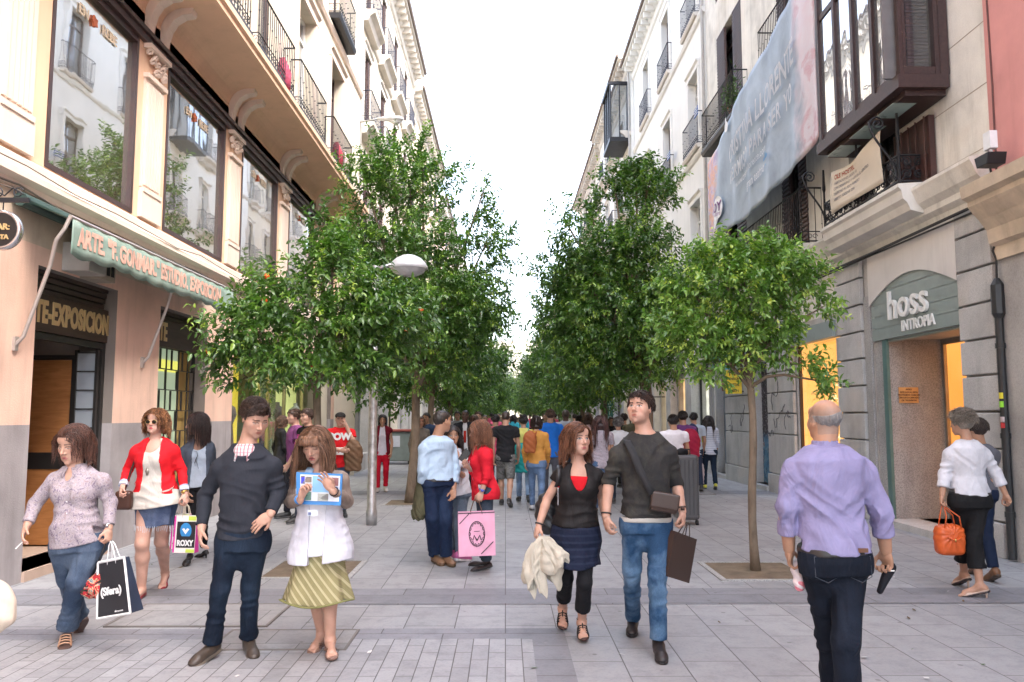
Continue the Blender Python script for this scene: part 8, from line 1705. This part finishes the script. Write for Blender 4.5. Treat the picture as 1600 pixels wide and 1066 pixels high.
# -- everyone further down the street, from a common stance turned and dressed one by one
def crowd(lab, px, Y, H, phi, fem, hr, skin, tc, pc, sl=.5, step=.22, h=.013, kind='plain', c2=None, shorts=False, arms=None, cap_c=None, dx=0, hem=-.12, pkind='plain', shoec=(.03, .03, .03), group='people further down the street', out=None, openj=None, swing=.08, hs=1.0, seed=None, skirt_c=None):
    x0 = at(px, 650, Y)[0]; f = math.radians(phi); fw = A3(math.sin(f), -math.cos(f), 0); back = math.cos(f) < -1e-6; X = A3(fw[1], -fw[0], 0) if back else A3(-fw[1], fw[0], 0); o = A3(x0, Y, 0); k = H/1.74; sw = (.165 if fem else .19)*k; hw = .088*k
    Z = lambda x, y, z: (o+X*x+fw*y+A3(0, 0, z)).astype(f32)
    J = dict(top=Z(0, .02, H), chin=Z(0, .045, H-.232*k*hs), nk=Z(0, -.01, H*.845), s0=Z(-sw, 0, H*.815), s1=Z(sw, 0, H*.815), e0=Z(-sw-.05, -swing*.6-.02, H*.64), e1=Z(sw+.05, swing*.6-.02, H*.64), w0=Z(-sw-.035, -swing+.06, H*.505), w1=Z(sw+.035, swing+.08, H*.505), h0=Z(-hw, 0, H*.515), h1=Z(hw, 0, H*.515), k0=Z(-hw*1.05, step*.45+.03, H*.285), k1=Z(hw*1.05, -step*.35+.03, H*.285), a0=Z(-hw, step*.8, .085*k), a1=Z(hw, -step, .10*k+step*.15), t0=Z(-hw*1.3, step*.8+.2, .02), t1=Z(hw*1.3, -step+.16, .02))
    if arms: J.update({a: Z(*b) for a, b in arms.items()})
    sd = seed or int(px*7+Y); B = person(lab, Y, J, back=back, yaw=phi if not back else math.degrees(math.asin(max(-1, min(1, math.sin(f))))), skin=skin, fem=fem, hairs=hr, h=h, hh=max(.005, h*.55), group=group, bs=k, legs='full' if (shorts or skirt_c) else 'none', seed=sd, chest=True); P = B['P']; nm = 'c%d' % sd
    if out: top(B, P, 'tee', cloth(nm+'under', out), sl=0, off=.012, hem=-.1, neck='crew', shoulder=False)
    top(B, P, 'top', cloth(nm+'top', tc, kind, c2), sl=sl, off=.018 if not out else .03, hem=hem, neck='crew' if not out else 'v', wr=.005, loose=.015 if sl < 1 else .018, openw=openj)
    if skirt_c: skirt(B, P, cloth(nm+'skirt', skirt_c), hemz=.5*H/1.7, r1=(.2, .17), waist=.05)
    else: pants(B, P, cloth(nm+'legs', pc, pkind, [min(1, x*2.2) for x in pc] if pkind == 'denim' else [.16, .16, .15]), hem=.97 if shorts else 1.95, rk=.085 if shorts else .062, rt=.095, wr=.004)
    legs_pair(B, P, 'sneaker', shoec, (.1, .1, .1))
    if cap_c: v, q = Sh().add(ell(B['hd']+B['hR']@A3(0, -.01, .055), A3(.088, .105, .062), B['hR'])).add(ell(B['hd']+B['hR']@A3(0, .11, .045), A3(.065, .06, .010), B['hR']), .004).mesh(.007); np_mesh('cap', [(v, q)], cloth(nm+'cap', cap_c), P)
    return B
def blobbag(lab, c, r, colr, B, name='bag', cat='bag', top_=None, kind=None, warp=None):
    T = thing(name, lab, cat, tuple(c)); v, q = Sh().add(ell(A3(*c), A3(*r))).add(box_(A3(*c)-A3(0, 0, r[2]*.2), A3(*r)*.82, None, min(r)*.4), .02).mesh(max(.008, B['h']*.8), warp=lambda P: .004*np.sin(P[..., 2]*60+P[..., 0]*50)); np_mesh('bag_body', [(v, q)], cloth('bag'+lab[:14], colr, rough=.6), T)
    if top_ is not None:
        for s in (-1, 1): tubeobj('strap', [A3(*c)+A3(s*r[0]*.5, 0, r[2]*.7), (A3(*c)+top_)/2+A3(s*.03, -.02, 0), top_], .011, cloth('strap'+lab[:14], colr), T)
    return T
BKH, BRH, DBR = (.014, .010, .009), (.05, .025, .014), (.025, .014, .010); JE = (.045, .075, .13)
B = crowd('man in a black tee and camouflage shorts walking away in the middle', 790, 14.9, 1.74, 176, False, ('crop', (.03, .02, .015)), 'mid', (.016, .016, .018), (.10, .10, .095), .5, .3, .011, shorts=True, pkind='camo', shoec=(.02, .02, .02))
B = crowd('woman in a yellow top with a teal bag on her back', 818, 15.6, 1.66, 180, True, ('short', BKH), 'mid', (.62, .58, .16), (.16, .24, .36), .4, .2, .012, pkind='denim'); c = at(815, 715, 15.3); blobbag('teal cloth bag hanging at the hip of the woman in yellow', c, (.24, .09, .28), (.02, .30, .29), B, top_=B['nk']+A3(.1, -.06, 0))
B = crowd('woman with dark curls in a mustard jacket and jeans walking away', 838, 14.0, 1.64, 176, True, ('curly', DBR, None, 500, .12), 'mid', (.50, .24, .055), (.07, .11, .18), 1.9, .3, .011, pkind='denim', shoec=(.5, .5, .52), hem=.0); c = at(828, 690, 13.75); blobbag('tan brown leather backpack on the woman in the mustard jacket', c, (.12, .09, .19), (.30, .09, .03), B, 'backpack', 'backpack', top_=B['nk']+A3(0, -.1, 0))
crowd('man in a bright blue polo shirt walking away', 860, 16.2, 1.78, 182, False, ('short', BRH), 'mid', (.02, .16, .60), (.10, .10, .12), .55, .2, .012)
B = crowd('grey shirted balding man with a diagonal strap', 884, 18.5, 1.80, 180, False, ('crop', (.05, .035, .03)), 'dark', (.34, .36, .40), (.05, .06, .08), .5, .2, .013)
crowd('woman with very long dark hair in a patterned top and denim skirt', 938, 13.6, 1.66, 178, True, ('long', (.020, .009, .007), (.09, .035, .03), 500, .48), 'mid', (.38, .34, .38), JE, .6, .22, .012, kind='floral', c2=(.2, .18, .2), pkind='denim')
crowd('grey haired woman in a white top just behind the couple', 966, 15.2, 1.62, 184, True, ('greycurl', (.10, .09, .085), (.25, .23, .22)), 'mid', (.66, .67, .70), (.04, .05, .07), .6, .2, .013)
B = crowd('black haired man in a white tee pulling the grey suitcase', 1052, 13.3, 1.67, 178, False, ('short', BKH), 'tan', (.72, .70, .74), (.04, .05, .08), .45, .15, .011)
T = thing('suitcase', 'tall dark grey ribbed suitcase standing behind the man of the couple', 'suitcase', (2.7, 12.5, 0)); c = at(1072, 764, 12.45); m = MB(); m.box((c.x-.17, 12.28, .08), (c.x+.17, 12.66, 1.06)); m.build('shell', plain('suitcase_grey', (.085, .083, .088), .45), T, bevel=.045)
m = MB(); [m.box((c.x-.13+.065*k, 12.272, .16), (c.x-.105+.065*k, 12.282, .99)) for k in range(5)]; m.build('ribs', plain('suitcase_rib', (.06, .06, .065), .5), T)
for dx in (-.13, .13):
    m = MB(); m.tube([(c.x+dx-.02, 12.33, .04), (c.x+dx+.02, 12.33, .04)], .04, 12); m.build('wheel', plain('rubber', (.02, .02, .02), .7), T)
m = MB(); m.tube([(c.x-.08, 12.5, 1.05), (c.x-.08, 12.5, 1.14), (c.x+.08, 12.5, 1.14), (c.x+.08, 12.5, 1.05)], .012, 6); m.build('handle', plain('rubber', (.02, .02, .02), .7), T); blobbag('black cloth bundle lying on top of the grey suitcase', (c.x-.05, 12.45, 1.11), (.1, .07, .05), (.015, .015, .017), B)
B = crowd('person in a purple hoodie with a maroon backpack', 1067, 15.4, 1.74, 180, False, ('short', BKH), 'mid', (.14, .05, .17), (.03, .04, .06), 1.9, .2, .012); blobbag('maroon and red backpack on the purple hoodie', at(1078, 692, 15.1), (.2, .12, .27), (.30, .015, .045), B, 'backpack', 'backpack', top_=B['nk'])
B = crowd('person in a pale blue shirt with a navy rucksack beside the granite wall', 1084, 17.8, 1.72, 180, False, ('short', BKH), 'mid', (.42, .48, .56), (.03, .04, .07), .6, .2, .013); blobbag('navy rucksack on the pale blue shirt by the wall', at(1082, 676, 17.5), (.13, .1, .2), (.02, .03, .08), B, 'backpack', 'backpack')
B = crowd('woman with long black hair in striped shirt and skinny jeans with yellow bag', 1107, 18.2, 1.66, 178, True, ('long', BKH, None, 500, .42), 'mid', (.55, .56, .62), (.015, .025, .045), 1.5, .18, .012, kind='stripe', c2=(.38, .4, .48), shoec=(.6, .55, .06), hem=-.1); blobbag('limp yellow bag on the shoulder of the black haired woman', at(1092, 694, 18.0), (.1, .07, .24), (.62, .60, .04), B, top_=B['sh'][0]+A3(0, 0, .05)); blobbag('white printed carrier held low beside the skinny jeans', at(1093, 738, 18.0), (.11, .05, .26), (.55, .45, .45), B, top_=B['wr'][0]-A3(0, 0, .08))
# left-hand side
B = crowd('man in a black tee with pink lettering looking over his shoulder', 482, 12.6, 1.76, -42, False, ('short', (.05, .028, .02)), 'fair', (.016, .015, .017), (.05, .06, .09), .45, .1, .0095, seed=301); m = MB(); c = B['nk']+B['fw']*.155-A3(0, 0, .16); ux = tuple(B['X']); [add_text(m, t_, .10, tuple(c-A3(0, 0, .12*i)), ux, (0, 0, 1), 0, depth=.003, bold=.006) for i, t_ in enumerate(('DC', 'SKATE'))]; m.build('lettering', plain('print_pink', (.6, .04, .3), .5), B['P'])
crowd('man in a purple polo shirt with his arm hanging beside the black tee', 462, 13.2, 1.76, -60, False, ('short', BRH), 'fair', (.20, .06, .17), (.03, .03, .04), .5, .1, .010, seed=303)
AR = dict(e0=(-.22, .08, 1.12), w0=(.02, .25, 1.10), e1=(.24, .10, 1.17), w1=(.10, .10, 1.50))
B = crowd('man in a red lettered tee and dark cap leaning with one hand to his ear', 532, 13.4, 1.72, 10, False, ('crop', BRH), 'fair', (.60, .015, .02), (.06, .09, .15), .45, .0, .0095, arms=AR, cap_c=(.03, .028, .026), seed=305); m = MB(); c = B['nk']+B['fw']*.15; ux = tuple(B['X']); [add_text(m, t_, .15, tuple(c-A3(0, 0, z)), ux, (0, 0, 1), 0, depth=.003, bold=.010) for z, t_ in ((.14, 'POW'), (.38, 'IBIZA'))]; m.build('lettering', WHT, B['P'])
blobbag('large bronze brown handbag beside the man in the red tee', at(552, 711, 13.3), (.16, .09, .26), (.14, .08, .045), B)
crowd('dark clothed passer-by standing in front of the mirror panel of the shop', 440, 15.4, 1.66, 120, True, ('bob', BRH), 'mid', (.02, .02, .022), (.02, .02, .022), 1.9, .1, .011)
crowd('woman in a maroon waistcoat, white sleeves and bright red trousers behind the lamp post', 598, 17.7, 1.68, 8, True, ('bob', BKH), 'tan', (.15, .008, .018), (.55, .01, .03), 0, .06, .012, out=(.66, .62, .70), openj=(.05, .1), shoec=(.6, .55, .5), seed=309)
crowd('woman in a speckled grey jumper by the dark shop doors', 657, 17.6, 1.64, 20, True, ('wavy', BRH, None, 400, .2), 'mid', (.22, .19, .16), (.03, .03, .035), 1.9, .1, .013)
crowd('man in a dark blue jacket standing behind the grey jumper', 667, 18.8, 1.72, -20, False, ('short', BKH), 'tan', (.03, .05, .10), (.04, .04, .05), 1.9, .1, .013)
B = crowd('man in a black suit and red tie coming down the street', 727, 17.4, 1.78, 0, False, ('crop', BKH), 'dark', (.016, .016, .02), (.016, .016, .02), 1.9, .2, .012, out=(.7, .7, .72), openj=(.035, .07)); strap('tie', [B['nk']+B['fw']*.085-A3(0, 0, .02), B['nk']+B['fw']*.15-A3(0, 0, .2), B['nk']+B['fw']*.155-A3(0, 0, .42)], .055, (0, -1, 0), cloth('red tie', (.5, .03, .02)), B['P'])
FAR = [('person in a rose pink shirt', 774, 17.0, 176, (.60, .10, .18), 0), ('woman in white beside the suited man', 741, 18.2, 178, (.7, .68, .68), 1), ('man in a grey tee near the trees on the left', 715, 24, 0, (.25, .25, .26), 0), ('woman in a turquoise top far off', 703, 30, 0, (.05, .4, .5), 1), ('man with headphones in a black jacket', 747, 21, 2, (.03, .03, .035), 0), ('man with grey hair in a brown coat', 758, 24, 0, (.12, .08, .06), 0),
 ('woman in a beige top past the blue polo', 905, 21, 178, (.5, .42, .36), 1), ('person in a pink blouse by the right trees', 918, 17.5, 182, (.55, .38, .38), 1), ('man in a black top near the optician sign', 975, 18.5, 180, (.02, .02, .022), 0), ('man in an olive top behind the tall man', 992, 16.6, 178, (.12, .11, .07), 0), ('woman in black by the right-hand shop windows', 955, 22, 0, (.03, .03, .03), 1), ('person in a dark green coat at the right trees', 898, 26, 176, (.05, .08, .05), 0)]
for k, (lab, px, Y, phi, c, fm) in enumerate(FAR): crowd(lab, px, Y, 1.62+.13*((k*37) % 5)/5+(.06 if not fm else 0), phi, bool(fm), ((('bob', 'wavy')[k % 2]) if fm else ('short', 'crop')[k % 2], [BKH, BRH, DBR][k % 3]), 'mid', c, [(.03, .04, .06), (.06, .09, .15), (.02, .02, .02)][k % 3], (.5, 1.9)[k % 2], .2, .016)
# the most distant walkers: copies of a few figures, each standing apart
src_ = [o for o in col.objects if o.get('group') == 'people further down the street' and o.parent is None][-12:]
rr = random.Random(21); k = 0
for Y in (27, 30, 33, 36, 40, 44, 48, 53, 58, 64, 70, 77):
    for j in range(3):
        s = src_[(k*5+j) % 12]; c = copy_tree(s); x = rr.uniform(-1.9, 2.5); y = Y+rr.uniform(-1.2, 1.2); old = V(s.location); c.location = (x, y, 0); c.rotation_euler = (0, 0, rr.choice([0, PI])+rr.uniform(-.4, .4)); q = rr.uniform(.95, 1.06); c.scale = (q, q, q)
        c['group'] = 'distant walkers filling the end of the street'; c['label'] = 'small far-off walker among the distant crowd under the trees'; k += 1
# passer-by at the very edge whose cream bag swings into view
T = thing('tote_bag', 'pale cream bag swinging into view at the lower left edge', 'bag', (-2.8, 4.4, .6)); c = g(-8, 948, 4.4); v, q = Sh().add(ell(c, A3(.10, .06, .14))).add(ell(c+A3(.03, 0, -.03), A3(.085, .05, .09)), .03).mesh(.007, warp=lambda P: .004*np.sin(P[..., 2]*50+P[..., 0]*40)); np_mesh('bag_body', [(v, q)], cloth('cream leather', (.62, .52, .42), rough=.4, fold=.3), T); tubeobj('strap', [c+A3(-.04, 0, .13), c+A3(-.10, .02, .42), c+A3(-.16, .02, .62)], .012, plain('cream_strap', (.6, .5, .4), .5), T)
